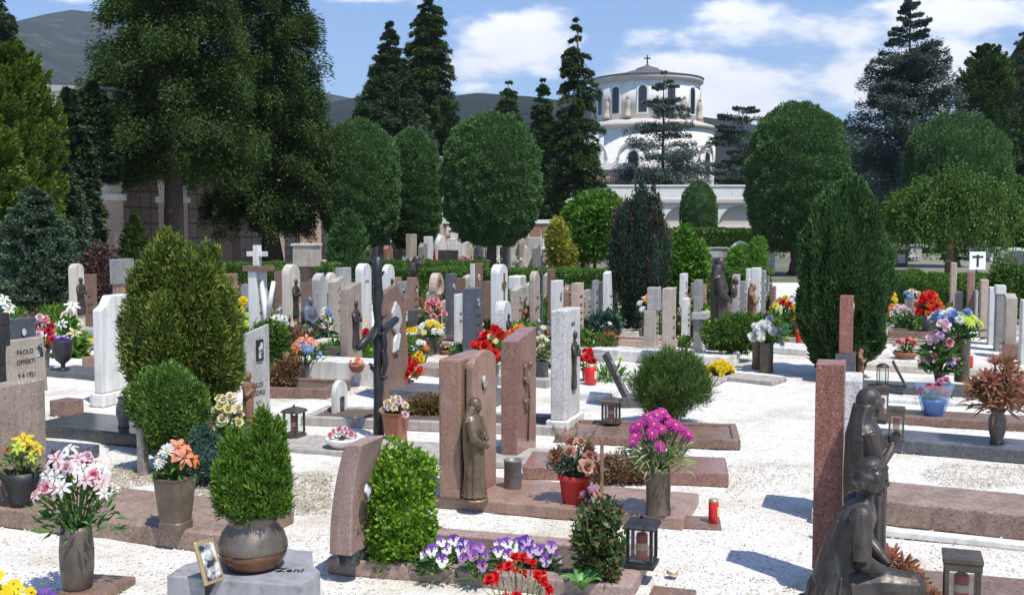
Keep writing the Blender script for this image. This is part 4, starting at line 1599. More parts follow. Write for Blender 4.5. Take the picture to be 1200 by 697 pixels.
# large blind arches on the lower drum
for k in range(10):
    th = R(-54 + 36 * k)
    rr, rise = 1.9, 1.9
    mb = MB()
    n = 18
    pts_o = [(rr * math.cos(math.pi * i / n), rr * math.sin(math.pi * i / n)) for i in range(n + 1)]
    pts_i = [((rr - .3) * math.cos(math.pi * i / n), (rr - .3) * math.sin(math.pi * i / n)) for i in range(n + 1)]
    vs, fs = [], []
    for (xo, zo), (xi, zi) in zip(pts_o, pts_i):
        for x, z in ((xo, zo), (xi, zi)):
            a = th + x / RL
            for r__ in (RL - .05, RL + .14):
                vs.append((r__ * math.sin(a), -r__ * math.cos(a), z + zc(190)))
    for i in range(n):
        a, c = i * 4, i * 4 + 4
        fs += [(a + 1, c + 1, c + 3, a + 3), (a, a + 1, c + 1, c), (a + 2, c + 2, c + 3, a + 3)]
    mb.add(vs, fs).build('arch_moulding', G['cornice'], chap)
    w_ = MB().prism(arched(1.5, 3.0), 'y', -.06, .3).build('window', G['stucco'], chap)
    w_.location = ((RL - .02) * math.sin(th), -(RL - .02) * math.cos(th), zc(205) - .4)
    w_.rotation_euler = (0, 0, th)
    MB().prism([(x, z + .15) for x, z in arched(1.15, 2.6)], 'y', -.09, -.04).build('pane', G['darkwin'], w_)
# low porch on the left
px_ = at(720, 262, CD - 4).x - cpos.x
MB().box(px_ - 2.4, px_ + 1.8, -11.2, -6.3, 0, zc(205)).build('porch', G['plasterpink'], chap)
MB().box(px_ - 2.7, px_ + 2.1, -11.5, -6.0, zc(205) + .003, zc(198)).build('porch_roof', G['stucco'], chap)

# white arcade wall in front of the chapel
WD = 108.0
wz = lambda py: CAM_H + (HOR - py) * WD / FPX
wl, wr = at(640, 262, WD).x, at(925, 262, WD).x
aw = thing('arcade_wall', 'low white boundary wall with arched recesses in front of the round chapel', 'wall', (wl, WD, 0))
wl_ = wr - wl
MB().box(0, wl_, .5, 1.4, 0, wz(238)).build('back_panel', G['cornice'], aw)  # toned darker than the arch front, deepening the recess shade by colour
mb = MB()
bay = 5.6
nbay = int(wl_ / bay)
for k in range(nbay):
    arc_panel(mb, k * bay + .6, (k + 1) * bay - .6, wz(266), wz(238), .02, .498)
    mb.box(k * bay - .595, k * bay + .595, .02, .498, wz(266) + .001, wz(238))
mb.build('arch_front', G['stucco'], aw)
MB().box(0, wl_, 0, .49, -.03, wz(266) - .002).build('plinth', G['stucco'], aw)
MB().box(-.1, wl_ + .1, -.25, 1.5, wz(238) + .003, wz(234)).build('frieze', G['cornice'], aw)
MB().box(-.1, wl_ + .1, -.12, 1.45, wz(234) + .003, wz(219)).build('parapet', G['stucco'], aw)
MB().box(-.15, wl_ + .15, -.22, 1.52, wz(219) + .003, wz(217)).build('coping', G['stucco'], aw)
# ------------------------------------------------------------------ trees
P_GIANT = [(0, .75), (.1, 1), (.35, 1.0), (.6, .8), (.85, .45), (1, .06)]
P_CONE = [(0, .95), (.08, 1), (.3, .8), (.6, .5), (.85, .2), (1, .02)]
P_COL = [(0, .7), (.15, 1), (.5, .9), (.8, .55), (.95, .22), (1, .04)]
P_EGG = [(0, .62), (.05, .82), (.15, 1), (.4, .98), (.65, .82), (.85, .5), (.95, .25), (1, .02)]


def con(name, label, px, D, ytop, hw, leafk, ylow=None, prof=P_CONE, nb=220, m=150, Lf=.22, Wf=.09, seed=1, group=None, cat='tree', bark='bark', tr=None, sink=0.0, **kw):
    Lf, Wf, m = Lf * .72, Wf * .72, int(m * 1.45)
    """conifer at photo column px, D metres away, its top at photo row ytop and its half width hw pixels"""
    h = zat(ytop, D)
    r = hw * D / FPX
    z0 = max(.1, zat(ylow, D)) if ylow else h * .06
    VQ, limbs = conifer(h, r, z0, prof, nb, m, Lf, Wf, seed, **kw)
    tk = trunk_mesh(h * .97, tr or max(.05, h * .016), limbs, seed=seed)
    return tree(name, label, cat, px, D, VQ, leafk, tk, bark, group, rz=seed)


con('conifer_tree', 'huge dark cedar with a thick bare trunk left of the portico pillars', 205, 37.5, -150, 100, 'cedarbig', 205, P_GIANT, 290, 620, .20, .062, 11, tr=.40, droop=.4, up=.2, spray=.33, thick=.09, tpow=.66, jit=.4, front=.3, faz=-1.27 - 11, bark='barkdark')
con('conifer_tree', 'huge dark cedar standing right of the other one, left of the clipped yews', 318, 44, -140, 80, 'cedarbig', 266, P_GIANT, 300, 560, .22, .066, 12, tr=.40, droop=.4, up=.2, spray=.34, thick=.10, tpow=.66, jit=.4, front=.6, faz=-1.3 - 12, bark='barkdark')
con('conifer_tree', 'golden green thuja cone at the left edge below the mountain', 22, 30, 55, 54, 'golden', None, P_EGG, 420, 170, .17, .08, 13, droop=-.5, up=.6, spray=.3, tpow=.4)
con('conifer_tree', 'dark golden conifer cut off by the left edge of the photo', -22, 25, 135, 54, 'golden', None, P_EGG, 300, 130, .17, .08, 14, droop=-.4, up=.5, spray=.3, tpow=.4)
con('conifer_tree', 'black green conifer top at the upper left corner beside the mountain', -18, 62, -60, 48, 'fir', 60, P_CONE, 160, 140, .36, .15, 15)
con('blue_spruce', 'bushy blue green spruce behind the dark polished headstone', 42, 23.5, 220, 44, 'bluespruce', None, P_EGG, 330, 170, .10, .05, 16, droop=.1, up=.25, spray=.4)
for i, (px, D, yt, hw, lb) in enumerate([(86, 34.2, 106, 34, 'dark green tree below the mountain between the thuja and the cedar'), (58, 33, 158, 40, 'dark green low tree just right of the golden thuja cone'),
                                         (80, 33.2, 200, 24, 'grey green low tree left of the first portico pillar')]):
    con('conifer_tree', lb, px, D, yt, hw, 'bluespruce' if i == 2 else 'fir', None, P_EGG, 420, 120, .26, .12, 20 + i)
con('conifer_tree', 'dark conifer crown behind the left side of the first huge cedar', 113, 35.9, 98, 30, 'fir', 212, P_EGG, 420, 130, .24, .10, 27)
con('small_conifer', 'small dark green thuja cone between the two portico pillars', 158, 35.8, 247, 27, 'thuja', None, P_CONE, 220, 90, .13, .06, 24, droop=-.2, up=.35)
con('fir_tree', 'broad dark fir left of the taller slim one behind the clipped yews', 459, 85, 27, 50, 'fir', 168, P_CONE, 300, 200, .42, .13, 31, droop=.25, up=.12, spray=.3)
con('fir_tree', 'tall slim conifer reaching the top edge behind the middle of the photo', 504, 88, -12, 33, 'cedarbig', 150, P_COL, 190, 170, .42, .14, 32, droop=.3, up=.1)
con('fir_tree', 'low dark fir filling the gap right of the two tall firs', 526, 92, 122, 34, 'fir', 190, P_CONE, 200, 120, .45, .18, 33)
con('conifer_tree', 'small far conifer on the ridge left of the tall slim sequoia', 596, 104, 94, 17, 'thuja', 190, P_EGG, 160, 110, .4, .16, 34)
con('conifer_tree', 'dark pointed conifer just left of the tall slim sequoia', 636, 90, 93, 24, 'cedarbig', None, P_COL, 220, 130, .42, .17, 35)
con('conifer_tree', 'tall slim sequoia standing left of the round chapel', 676, 68, 20, 36, 'cedarbig', 255, P_COL, 190, 190, .30, .10, 36, droop=.4, up=.2, spray=.3, tr=.28)
con('conifer_tree', 'small dark conifer at the foot of the sequoia', 650, 78, 190, 24, 'fir', None, P_CONE, 150, 110, .32, .13, 37)
con('cedar_tree', 'loose blue green cedar standing in front of the round chapel', 776, 117, 80, 64, 'bluecedar', 240, [(0, .95), (.2, 1), (.5, .72), (.8, .34), (1, .05)], 110, 230, .42, .17, 41, droop=.12, up=.12, spray=.35, thick=.05)
con('cedar_tree', 'flat layered dark cedar right of the round chapel', 868, 119, 120, 44, 'bluespruce', 225, [(0, .9), (.4, 1), (.75, .8), (1, .25)], 60, 300, .42, .17, 42, droop=-.05, up=.02, spray=.4, thick=.03)
con('cedar_tree', 'great blue grey cedar towering between the right clipped yews', 1060, 78, 0, 82, 'bluecedar', 235, [(0, .95), (.12, 1), (.4, .82), (.7, .48), (.9, .22), (1, .04)], 260, 260, .36, .13, 43, droop=.05, up=.22, spray=.32, thick=.05)
con('conifer_tree', 'dark thuja column beside the great blue grey cedar', 1150, 92, 54, 32, 'thuja', 170, P_EGG, 260, 150, .38, .17, 44, droop=-.3, up=.4)
for i, (px, D, yt, hw, lk, lb) in enumerate([(1199, 120, 20, 36, 'fir', 'dark tree leaning over the rock at the right edge'), (1188, 104, 132, 34, 'thuja', 'green tree below the rock at the right edge'),
                                             (1215, 88, 150, 40, 'fir', 'dark tree cut off by the right edge below the rock'), (1165, 84, 175, 30, 'thuja', 'mid green tree behind the right clipped yew'),
                                             (1020, 86, 172, 36, 'bluespruce', 'low blue green tree at the foot of the great cedar'), (985, 98, 140, 30, 'bluespruce', 'small cedar behind the big right clipped yew'),
                                             (912, 116, 205, 26, 'fir', 'low dark tree behind the white arcade wall'), (1190, 62, 205, 34, 'hedge', 'broad green shrub tree at the right edge behind the hedge')]):
    con('conifer_tree', lb, px, D, yt, hw, lk, None, P_EGG, 220, 140, .36, .16, 50 + i)

# clipped yews
P_TOP = [(0, .02), (.005, .42), (.04, .62), (.12, .82), (.25, .95), (.42, 1.0), (.62, .985), (.76, .90), (.87, .74), (.95, .48), (.985, .24), (1, .01)]
P_DOME = [(0, .02), (.005, .6), (.06, .86), (.2, .97), (.4, 1.0), (.6, .97), (.76, .84), (.9, .56), (.97, .28), (1, .01)]
for i, (px, D, yt, yb, hw, pr, n, lb) in enumerate([(422, 46, 139, 287, 49, P_TOP, 52000, 'clipped yew dome on a short trunk, leftmost of the three in the middle'),
                                                    (484, 50, 149, 290, 36, P_TOP, 40000, 'narrow clipped yew dome half hidden between its two wider neighbours'),
                                                    (576, 44, 131, 284, 59, P_TOP, 60000, 'wide clipped yew dome on a dark trunk right of the middle pair'),
                                                    (818, 85, 210, 284, 24, P_DOME, 26000, 'small far clipped yew in front of the white arcade wall'),
                                                    (932, 44, 119, 292, 59, P_TOP, 60000, 'tall clipped yew dome directly behind the big cypress'),
                                                    (1118, 52, 132, 236, 59, P_DOME, 52000, 'clipped yew dome rising out of the weeping tree on the right'),
                                                    (1003, 40, 207, 330, 20, P_TOP, 24000, 'slim clipped yew showing just right of the big cypress top')]):
    z0, z1 = max(.25, zat(yb, D)), zat(yt, D)
    V, Q = clipped(pr, z1 - z0 - .1, (hw - 3) * D / FPX, int(n * 1.35), .115, .045, 60 + i, lump=.045, lscale=8, up=.3, jit=.45, rough=.6, depth=.13, hull=.88)
    V = V + np.array([0, 0, z0])
    tree('clipped_yew', lb, 'tree', px, D, (V, Q), 'topiary', trunk_mesh(z0 + .8, .24, [(z0 + .35, a, 1.0) for a in (.3, 1.6, 2.9, 4.2, 5.4)], seed=i, r1=.7, limbr=.5), 'bark', rz=i * 1.3)

# cypress and yew among the graves
p = gp(987, 441)
V, Q = clipped([(0, .05), (.01, .34), (.08, .55), (.2, .82), (.35, .97), (.5, 1.0), (.66, .93), (.8, .72), (.9, .46), (.97, .2), (1, .02)], zat(209, p.y), 51 * p.y / FPX, 62000, .075, .026, 71, lump=.06, lscale=9, up=1.5, jit=.4, rough=.6, depth=.28, hull=.78, streak=.10)
tree('cypress', 'dense dark green cypress standing among the graves right of centre', 'tree', 0, 0, (V, Q), 'cypress', trunk_mesh(1.6, .06), 'bark', loc=p)
p = gp(747, 392)
hh = zat(222, p.y)
lob = [(0, 0, hh * .36, .34, .34, hh * .36), (-.25, 0, hh * .62, .26, .26, hh * .30), (.2, .1, hh * .66, .27, .27, hh * .31), (.05, -.12, hh * .72, .22, .22, hh * .27), (-.1, .1, hh * .58, .42, .4, hh * .30), (.25, -.1, hh * .52, .33, .33, hh * .3)]
V, Q = lobed(lob, 34000, .08, .032, 72, up=1.6, jit=.4, depth=.5, sub=10, subr=.34, subz=1.5)
tw = tree('yew_bush', 'dark upright yew with brown twigs showing through its middle', 'tree', 0, 0, (V, Q), 'yew', trunk_mesh(1.2, .05), 'bark', loc=p)
V, Q = lobed(lob, 9000, .085, .016, 73, up=1.6, jit=.4, depth=.22, hull=False, sub=10, subr=.34, subz=1.5)
npmesh('brown_twigs', V, Q, L['yewtwig'], tw)


def shrub(name, label, px, py, lobes, n, Lf, Wf, leafk, seed, trunk=None, cat='shrub', loc=None, bark='bark', **kw):
    p = loc or gp(px, py)
    s = p.y / FPX
    V, Q = lobed([(x * s, y * s, z * s, a * s, b * s, c * s) for x, y, z, a, b, c in lobes], n, Lf * s, Wf * s, seed, **kw)
    return tree(name, label, cat, 0, 0, (V, Q), leafk, trunk, bark, loc=p)


shrub('green_shrub', 'mid green shrub behind the dark yew', 802, 366, [(0, 0, 40, 26, 26, 42), (8, 0, 28, 24, 24, 28), (-6, 0, 60, 17, 17, 24)], 16000, 6, 3, 'bright', 75)
shrub('round_tree', 'bright green round tree left of the dark yew', 0, 0, [(0, 0, 60, 30, 30, 26), (-16, 0, 48, 22, 22, 22), (18, 0, 50, 24, 24, 26), (4, 0, 74, 22, 22, 18), (-4, -8, 38, 30, 22, 16)], 22000, 7, 3.6, 'bright', 76,
      trunk_mesh(1.6, .09), 'tree', loc=Vector((at(697, 262, 46).x, 46, 0)))
shrub('yellow_conifer', 'small yellow conifer left of the bright round tree', 0, 0, [(0, 0, 30, 13, 13, 30), (0, 0, 44, 8, 8, 20), (8, 0, 22, 10, 10, 18)], 7000, 5, 2.4, 'yellowgreen', 77, loc=Vector((at(655, 262, 43).x, 43, 0)))
p = gp(408, 342)
con('small_conifer', 'small clipped thuja cone below the left clipped yew', 408, p.y, 246, 25, 'topiary', None, [(0, .9), (.05, 1), (.3, .95), (.6, .68), (.85, .34), (1, .03)], 500, 90, .09, .04, 78, droop=-.4, up=.5, tpow=.3)
shrub('green_dome', 'bright green clipped dome shrub behind the hedge', 873, 338, [(0, 0, 16, 23, 23, 34)], 11000, 4, 2, 'bright', 79, lump=.03, depth=.1)
shrub('clipped_bush', 'dark clipped round bush at the right end of the hedge', 1184, 372, [(0, 0, 26, 26, 26, 34), (18, 0, 28, 24, 24, 32)], 14000, 5, 2.4, 'hedge', 80, lump=.04, depth=.12)

# weeping tree
wd = 37.0
wp = at(1112, 300, wd)
rng = np.random.default_rng(81)
ns, mm = 340, 60
az = rng.random(ns) * 6.283
rr = 1.95 * np.sqrt(rng.random(ns))
ztop = zat(206, wd) - 1.1 * rng.random(ns) ** 1.5 - .05 * rr ** 2 + .45 * vnoise(np.stack([rr * np.cos(az), rr * np.sin(az), 0 * rr], -1), 2, 5)
ln_ = rng.uniform(.8, 2.6, ns) * (.7 + .3 * rr / 2.2)
t = rng.random((ns, mm))
sway = rng.normal(size=(ns, 2)) * .3
P = np.stack([(rr * np.cos(az))[:, None] * (1 + .25 * t) + sway[:, :1] * t + rng.normal(size=(ns, mm)) * .07, (rr * np.sin(az))[:, None] * (1 + .12 * t) + sway[:, 1:] * t + rng.normal(size=(ns, mm)) * .07, ztop[:, None] - ln_[:, None] * t], -1).reshape(-1, 3)
P[:, 2] = np.maximum(P[:, 2], .9)
d = rng.normal(size=P.shape) * .5 + np.array([0, 0, -.9])
VQ = leaves(P, d, rng.normal(size=P.shape), .13 * rng.uniform(.6, 1.3, len(P)), .05)
zt_ = zat(206, wd)
V2 = lobed([(0, 0, zt_ - .8, 1.5, 1.4, .75), (-1.2, .2, zt_ - 1.2, 1.1, 1.0, .7), (1.25, -.1, zt_ - 1.15, 1.15, 1.0, .7), (.2, -.9, zt_ - 1.4, 1.2, .9, .65), (-.6, -.5, zt_ - .6, .8, .8, .5), (1.4, .2, zt_ - 1.6, .8, .8, .7), (-1.45, 0, zt_ - 1.7, .7, .7, .65)], 26000, .14, .055, 82, up=-.9, jit=.6, depth=.6, lump=.2, hull=False, sub=10, subr=.38)
VQ = joinq([VQ, V2])
tree('weeping_tree', 'light green weeping tree in front of the right clipped yew', 'tree', 0, 0, VQ, 'weeping', trunk_mesh(3.1, .16, [(2.2 + .1 * k, k * 1.1, 1.9) for k in range(7)], lean=.15, limbr=.5, r1=.5), 'bark', loc=Vector((wp.x, wd, 0)))
shrub('dark_shrub', 'dark purple leaved shrub left of the brown framed headstone', 122, 372, [(0, 0, 35, 18, 18, 42), (10, 0, 30, 16, 16, 34), (-6, 0, 62, 11, 11, 24)], 7000, 5, 2.4, 'purplebeech', 82, depth=.5, hull=False, trunk=trunk_mesh(.9, .03))

# ------------------------------------------------------------------ hedges
def hedge(label, a, b, ytop, thick, leafk='hedge', n=16000, Lf=.07, Wf=.04, seed=1):
    pa, pb = gp(*a), gp(*b)
    d = pb - pa
    ln = d.length
    hz = at(a[0], ytop, pa.y).z
    rng = np.random.default_rng(seed)
    f = rng.random(n)
    onside = rng.random(n) < .62
    x = f * ln
    y = np.where(onside, 0.0, rng.random(n) * thick)
    z = np.where(onside, rng.random(n) * hz, hz)
    P = np.stack([x, y, z], -1)
    nrm = np.where(onside[:, None], np.array([0, -1.0, 0]), np.array([0, 0, 1.0]))
    P = P + nrm * (.035 * vnoise(P, 4, seed) + .02 * vnoise(P, 11, seed + 1) - .05 * rng.random(n) ** 2)[:, None]
    lv = leaves(P, nrm + np.array([0, 0, .3]) + rng.normal(size=(n, 3)) * .6, nrm * .5 + rng.normal(size=(n, 3)) * .6, Lf * rng.uniform(.6, 1.3, n), Wf)
    e = .05
    bx = MB().box(e, ln - e, e, thick - e, 0, hz - e)
    o = thing('hedge', label, 'hedge', pa, math.atan2(d.y, d.x))
    V, Q = joinq([lv, (np.array(bx.v), np.array(bx.f))])
    npmesh('foliage', V, Q, L[leafk], o)
    return o


hedge('low clipped green hedge running behind the middle graves', (425, 352), (905, 356), 316, .8, n=26000, seed=91)
hedge('dark clipped hedge running behind the graves on the right', (1005, 357), (1215, 372), 319, .9, n=14000, seed=92)
hedge('short clipped hedge behind the graves left of the small thuja cone', (225, 345), (392, 347), 309, .7, n=11000, seed=93)
hedge('far dark hedge below the white arcade wall', (735, 298), (905, 298), 270, 1.2, n=9000, Lf=.2, Wf=.1, seed=94)
hedge('dark hedge under the leftmost clipped yews', (436, 330), (572, 331), 306, .7, n=9000, seed=95)
hedge('far hedge behind the weeping tree', (1010, 296), (1230, 297), 270, 1.0, n=9000, Lf=.16, Wf=.08, seed=96)
# ------------------------------------------------------------------ nearest graves, left
stone('wide rose grey headstone with oval portrait cut off by the left edge', 57, 0, 443, 588, 1.15, 'tan', portrait=(.56, .74, .085), text=[('RIULA', .43, .10), ('MERLINI', .30, .10)], far=True, t=.16, bevel=.012)
slab('long rose brown slab in front of the wide headstone on the left', (-110, 603), (268, 651), .78, .13, 'cottoslab')
bouquet('tapered square vase of orange lilies on the rose brown slab', 206, 618, 'square', 62, 20, 'tuff', [('lily', 'salmon', None, 1.25), ('lily', 'salmon', None, 1.1), ('daisy', 'white', None, .8), ('lily', 'orange'), ('daisy', 'white', None, .7)], 9, 24, 48, 22, z=.13, nleaf=80)
bouquet('dark pot of yellow lilies below the wide headstone portrait', 26, 592, 'flare', 42, 24, 'iron', [('lily', 'yellow', None, 1.5), ('daisy', 'orange', None, .6), ('lily', 'lime', None, .8)], 7, 24, 46, 20, z=.13, nleaf=110, leaf='stempale')
standing_lady('small dark bronze angel standing behind the white lilies on the left', 64, 566, .26, z=.13, mat='bronzedark', base=True, vox=.004)
bouquet('grey brown vase of white and pink lilies at the lower left', 91, 688, 'tall', 76, 20, 'vasegrey', [('lily', 'palepink', None, 1.2), ('lily', 'white', None, 1.1), ('lily', 'white'), ('rose', 'palepink', None, .9), ('lily', 'palepink'), ('lily', 'white'), ('rose', 'pink', None, .9)], 30, 48, 96, 20, z=.05, nleaf=260, leafL=.2, leafW=.24)
slab('small red brown slab under the grey brown lily vase', (66, 704), (122, 708), .34, .05, 'brown')
for i, (px, py, cc, lb) in enumerate([(18, 742, ('yellow', 'yellow'), 'yellow pansies in the lower left corner of the photo'), (50, 738, ('purple', 'violet'), 'violet pansies beside the yellow ones at the lower left'),
                                      (-6, 728, ('yellow', 'yellow'), 'yellow pansies cut off by the left edge at the bottom'), (72, 752, ('purple', 'violet'), 'violet pansies in front of the lily vase foot')]):
    bedplant(lb, px, py, [('pansy', cc[0], cc[1])], 11, 36, 62 if cc[0] == 'yellow' else 52, 17, nleaf=90, leafL=.28, up=.55)
# marble block with potted thuja
p = gp(196, 714)
bl = thing('marble_block', 'veined grey marble block with cut corners under the potted thuja', 'grave slab', p, -A * .55)
poly = [(0, 0), (.78, -.02), (.80, .22), (.72, .32), (.62, .56), (.30, .60), (.0, .20)]
MB().prism(poly, 'z', 0, .19).build('slab_top', G['greymarble'], bl, bevel=.008)
inscription(bl, 'Zeni', .085, (.63, .20, .192), 'black', Matrix.Rotation(R(8), 3, 'Z'))
p = gp(297, 664, .19)
s = p.y / FPX
pt = thing('potted_thuja', 'young green thuja in a round bronze pot on the grey marble block', 'potted plant', p)
MB().lathe([(24 * s, 0), (32 * s, 4 * s), (39 * s, 16 * s), (40.5 * s, 23 * s)], 32).build('pot_band', G['potband'], pt)
MB().lathe([(40.6 * s, 23.2 * s), (41.2 * s, 24 * s), (40.5 * s, 32 * s), (36 * s, 44 * s), (29 * s, 53 * s), (28 * s, 56 * s), (31 * s, 60 * s), (31 * s, 66 * s), (28 * s, 67 * s), (26 * s, 60 * s)], 32).build('pot', G['pot'], pt)
MB().lathe([(27 * s, 59 * s), (27 * s, 62 * s), (5 * s, 64 * s)], 24).build('soil', G['soil'], pt)
V, Q = lobed([(0, 0, 92 * s, 40 * s, 38 * s, 34 * s), (-14 * s, 0, 118 * s, 24 * s, 24 * s, 40 * s), (20 * s, 0, 132 * s, 19 * s, 19 * s, 44 * s), (-28 * s, 4 * s, 96 * s, 17 * s, 18 * s, 30 * s), (28 * s, -6 * s, 94 * s, 17 * s, 17 * s, 36 * s), (2 * s, -12 * s, 88 * s, 26 * s, 20 * s, 34 * s)],
             40000, .040, .011, 101, up=1.3, jit=.6, depth=.5, lump=.14, sub=14, subr=.36)
npmesh('crown', V, Q, L['potthuja'], pt)
MB().tube([(0, 0, 58 * s), (2 * s, 0, 110 * s)], 4 * s, 7).build('trunk', G['bark'], pt)
p = gp(253, 682, .19)
fr = thing('photo_frame', 'small gilt photo frame leaning on the marble block beside the bronze pot', 'photo frame', p, 0)
fr.rotation_euler = (R(-22), 0, R(56))
MB().box(-.065, .065, 0, .02, 0, .235).build('frame', G['gold'], fr, bevel=.006)
MB().box(-.047, .047, -.004, -.001, .02, .215).build('photo', G['photo'], fr)
MB().prism([(0.019, .005), (.10, -.055), (.10, -.045), (.021, .16)], 'x', -.012, .012).build('stand', G['iron'], fr)

# ------------------------------------------------------------------ nearest grave, centre: pink kerb
slab('pink granite grave kerb filled with soil and flowers in the foreground', (383, 672), (740, 708), .80, .10, 'pinkkerb', frame=.14)
p = gp(386, 664, .10)
cs = thing('headstone', 'curved pink granite headstone on a dark round foot beside the boxwood', 'headstone', p, -A)
s = p.y / FPX
hh = at(405, 518, p.y).z - .10
c0 = .075
prof, back = [], []
for i in range(13):
    f = i / 12
    x = .105 * f ** 2.0
    tt = .142 - .03 * f
    prof.append((x + tt, c0 + (hh - c0 + .0) * f - .07 * f * f * f * 0))
    back.append((x, c0 + (hh - c0 - .10 * 0) * f * .985))
pr = prof + back[::-1]
MB().prism(pr, 'y', 0, .30).build('tablet', G['pink'], cs, bevel=.008)
MB().lathe([(.062, 0), (.066, .008), (.066, c0 + .01)], 20, (.085, .08, 0)).build('foot', G['dark'], cs)
MB().lathe([(.062, 0), (.066, .008), (.066, c0 + .01)], 20, (.085, .23, 0)).build('foot', G['dark'], cs)
MB().ell((.204, .10, .44), (.014, .045, .06), 14, 8).build('portrait', G['photo'], cs)
inscription(cs, 'ANNA', .07, (.178, .15, .28))
p = gp(470, 655, .07)
s = p.y / FPX
V, Q = lobed([(0, 0, 40 * s, 42 * s, 40 * s, 40 * s), (0, 0, 75 * s, 44 * s, 42 * s, 42 * s), (3 * s, 0, 108 * s, 40 * s, 38 * s, 40 * s), (-12 * s, 0, 95 * s, 30 * s, 30 * s, 40 * s)], 15000, .032, .020, 103, up=.6, jit=.7, rough=.8, depth=.3, lump=.08, sub=16, subr=.3)
bx = tree('boxwood', 'bright green clipped boxwood inside the pink kerb', 'shrub', 0, 0, (V, Q), 'box', MB().tube([(0, 0, 0), (0, 0, .4)], .012, 6), 'bark', loc=p)
for i, (px, py, a, b_, hh_, lb) in enumerate([(512, 672, 'purple', 'white', 44, 'white and purple pansy nearest the boxwood'), (538, 664, 'violet', 'white', 38, 'second pansy from the boxwood with dark upper petals'),
                                              (558, 676, 'purple', 'mauve', 46, 'purple pansy behind the leftmost red carnation'), (590, 670, 'purple', 'white', 46, 'white and purple pansies in the middle of the pink kerb'),
                                              (612, 664, 'violet', 'lilac', 42, 'lilac pansies behind the red carnations'), (640, 668, 'purple', 'lilac', 38, 'single purple pansies left of the rose bush')]):
    bedplant(lb, px, py, [('pansy', a, b_)], 7 if i < 5 else 4, 20, hh_, 15, z=.07, nleaf=70, leafL=.36, up=.25, tilt=.2, low=.35)
bedplant('bunch of red carnations at the bottom edge before the pink kerb', 606, 752, [('carn', 'red')], 16, 50, 104, 15, leaf='stempale', nleaf=120, leafL=.42, leafW=.06, low=.7, name='carnation_bunch', cat='carnations')
p = gp(699, 682, .07)
s = p.y / FPX
rb = thing('rose_bush', 'leafy reddish green rose bush in the pink kerb next to the lantern', 'rose bush', p)
V, Q = lobed([(0, 0, 36 * s, 27 * s, 24 * s, 36 * s), (-12 * s, 0, 66 * s, 17 * s, 16 * s, 26 * s), (10 * s, 0, 76 * s, 16 * s, 16 * s, 22 * s), (16 * s, -6 * s, 34 * s, 14 * s, 14 * s, 30 * s)], 1900, .042, .026, 104, up=.2, jit=.9, depth=.9, hull=False, rough=.8)
npmesh('leaves', V, Q, L['rosy'], rb)
mb = MB()
rg = random.Random(5)
for i in range(8):
    a = i * .8
    mb.tube([(0, 0, -.01), (12 * s * math.cos(a), 10 * s * math.sin(a), 45 * s), (24 * s * math.cos(a), 18 * s * math.sin(a), rg.uniform(70, 98) * s)], [.005, .004, .0025], 5)
mb.build('stem', G['bark'], rb)
p = gp(682, 690, .07)
V, Q = [], []
lp = thing('lily_plant', 'low tuft of broad pale green leaves at the foot of the rose bush', 'plant', p)
mb = MB()
for i in range(9):
    a = i * .75 + .3
    ln = rg.uniform(.13, .2)
    e, sd = Vector((math.cos(a), math.sin(a), 0)), Vector((-math.sin(a), math.cos(a), 0))
    vs, fs = [], []
    for k in range(7):
        f = k / 6
        w_ = .026 * math.sin(math.pi * min(.97, f * .85 + .12))
        c_ = e * ln * f * .8 + Vector((0, 0, ln * (1.25 * f - .75 * f * f)))
        vs += [c_ - sd * w_, c_ + Vector((0, 0, -.006)), c_ + sd * w_]
    for k in range(6):
        q = k * 3
        fs += [(q, q + 1, q + 4, q + 3), (q + 1, q + 2, q + 5, q + 4)]
    mb.add(vs, fs, 0, True)
mb.build('leaves', L['lilyleaf'], lp)
lantern('dark square lantern with red candle on the corner of the pink kerb', 752, 662, 37, 62, z=.10, metal='iron')
slab('small red brown slab right of the pink kerb corner', (752, 716), (806, 722), .36, .03, 'brown')
p = gp(788, 672, .03)
tl = thing('tea_light', 'tiny brass tea light on the small red brown slab', 'tea light', p)
MB().lathe([(.028, 0), (.036, .004), (.036, .018), (.03, .02)], 16).build('cup', G['gold'], tl)
MB().lathe([(.03, .0185), (.028, .024), (.005, .025)], 16).build('wax', G['porcelain'], tl)

# ------------------------------------------------------------------ second grave: double headstone and bronze lady
slab('polished rose granite slab carrying the bronze lady and the red pot', (508, 595), (800, 622), .72, .09, 'slabrose')
o1 = stone('rose granite headstone made of two joined leaves behind the bronze lady', 514, 542, 420, 583, .60, 'rose', 'flat', z=.09, bevel=.02)
_, t1, w1, h1, _p = STONES[-1]
MB().prism(outline('lowarch', .50, h1 + .035), 'x', t1 / 2 + .018, t1 / 2 + .075).build('front_leaf', G['rose'], o1, loc=(0, .06, 0), bevel=.01)
MB().box(t1 / 2 + .0005, t1 / 2 + .0175, .10, .52, 0, h1 * .96).build('joint', G['lgrey'], o1)
MB().prism([(.28 + .04 * math.cos(a), h1 * .80 + .055 * math.sin(a)) for a in [2 * math.pi * i / 16 for i in range(16)]], 'x', t1 / 2 + .07, t1 / 2 + .09).build('portrait', G['photo'], o1)
standing_lady('bronze lady with robe standing before the double rose headstone', 556, 586, .735, z=.09, mat='bronze', pray=False, veil=True, slim=.92)
bouquet('empty grey metal vase standing beside the bronze lady', 601, 571, 'tube', 34, 11, 'zinc', [('rose', 'green')], 0, 5, 6, 5, z=.09, nleaf=0, cat='vase', name='vase')
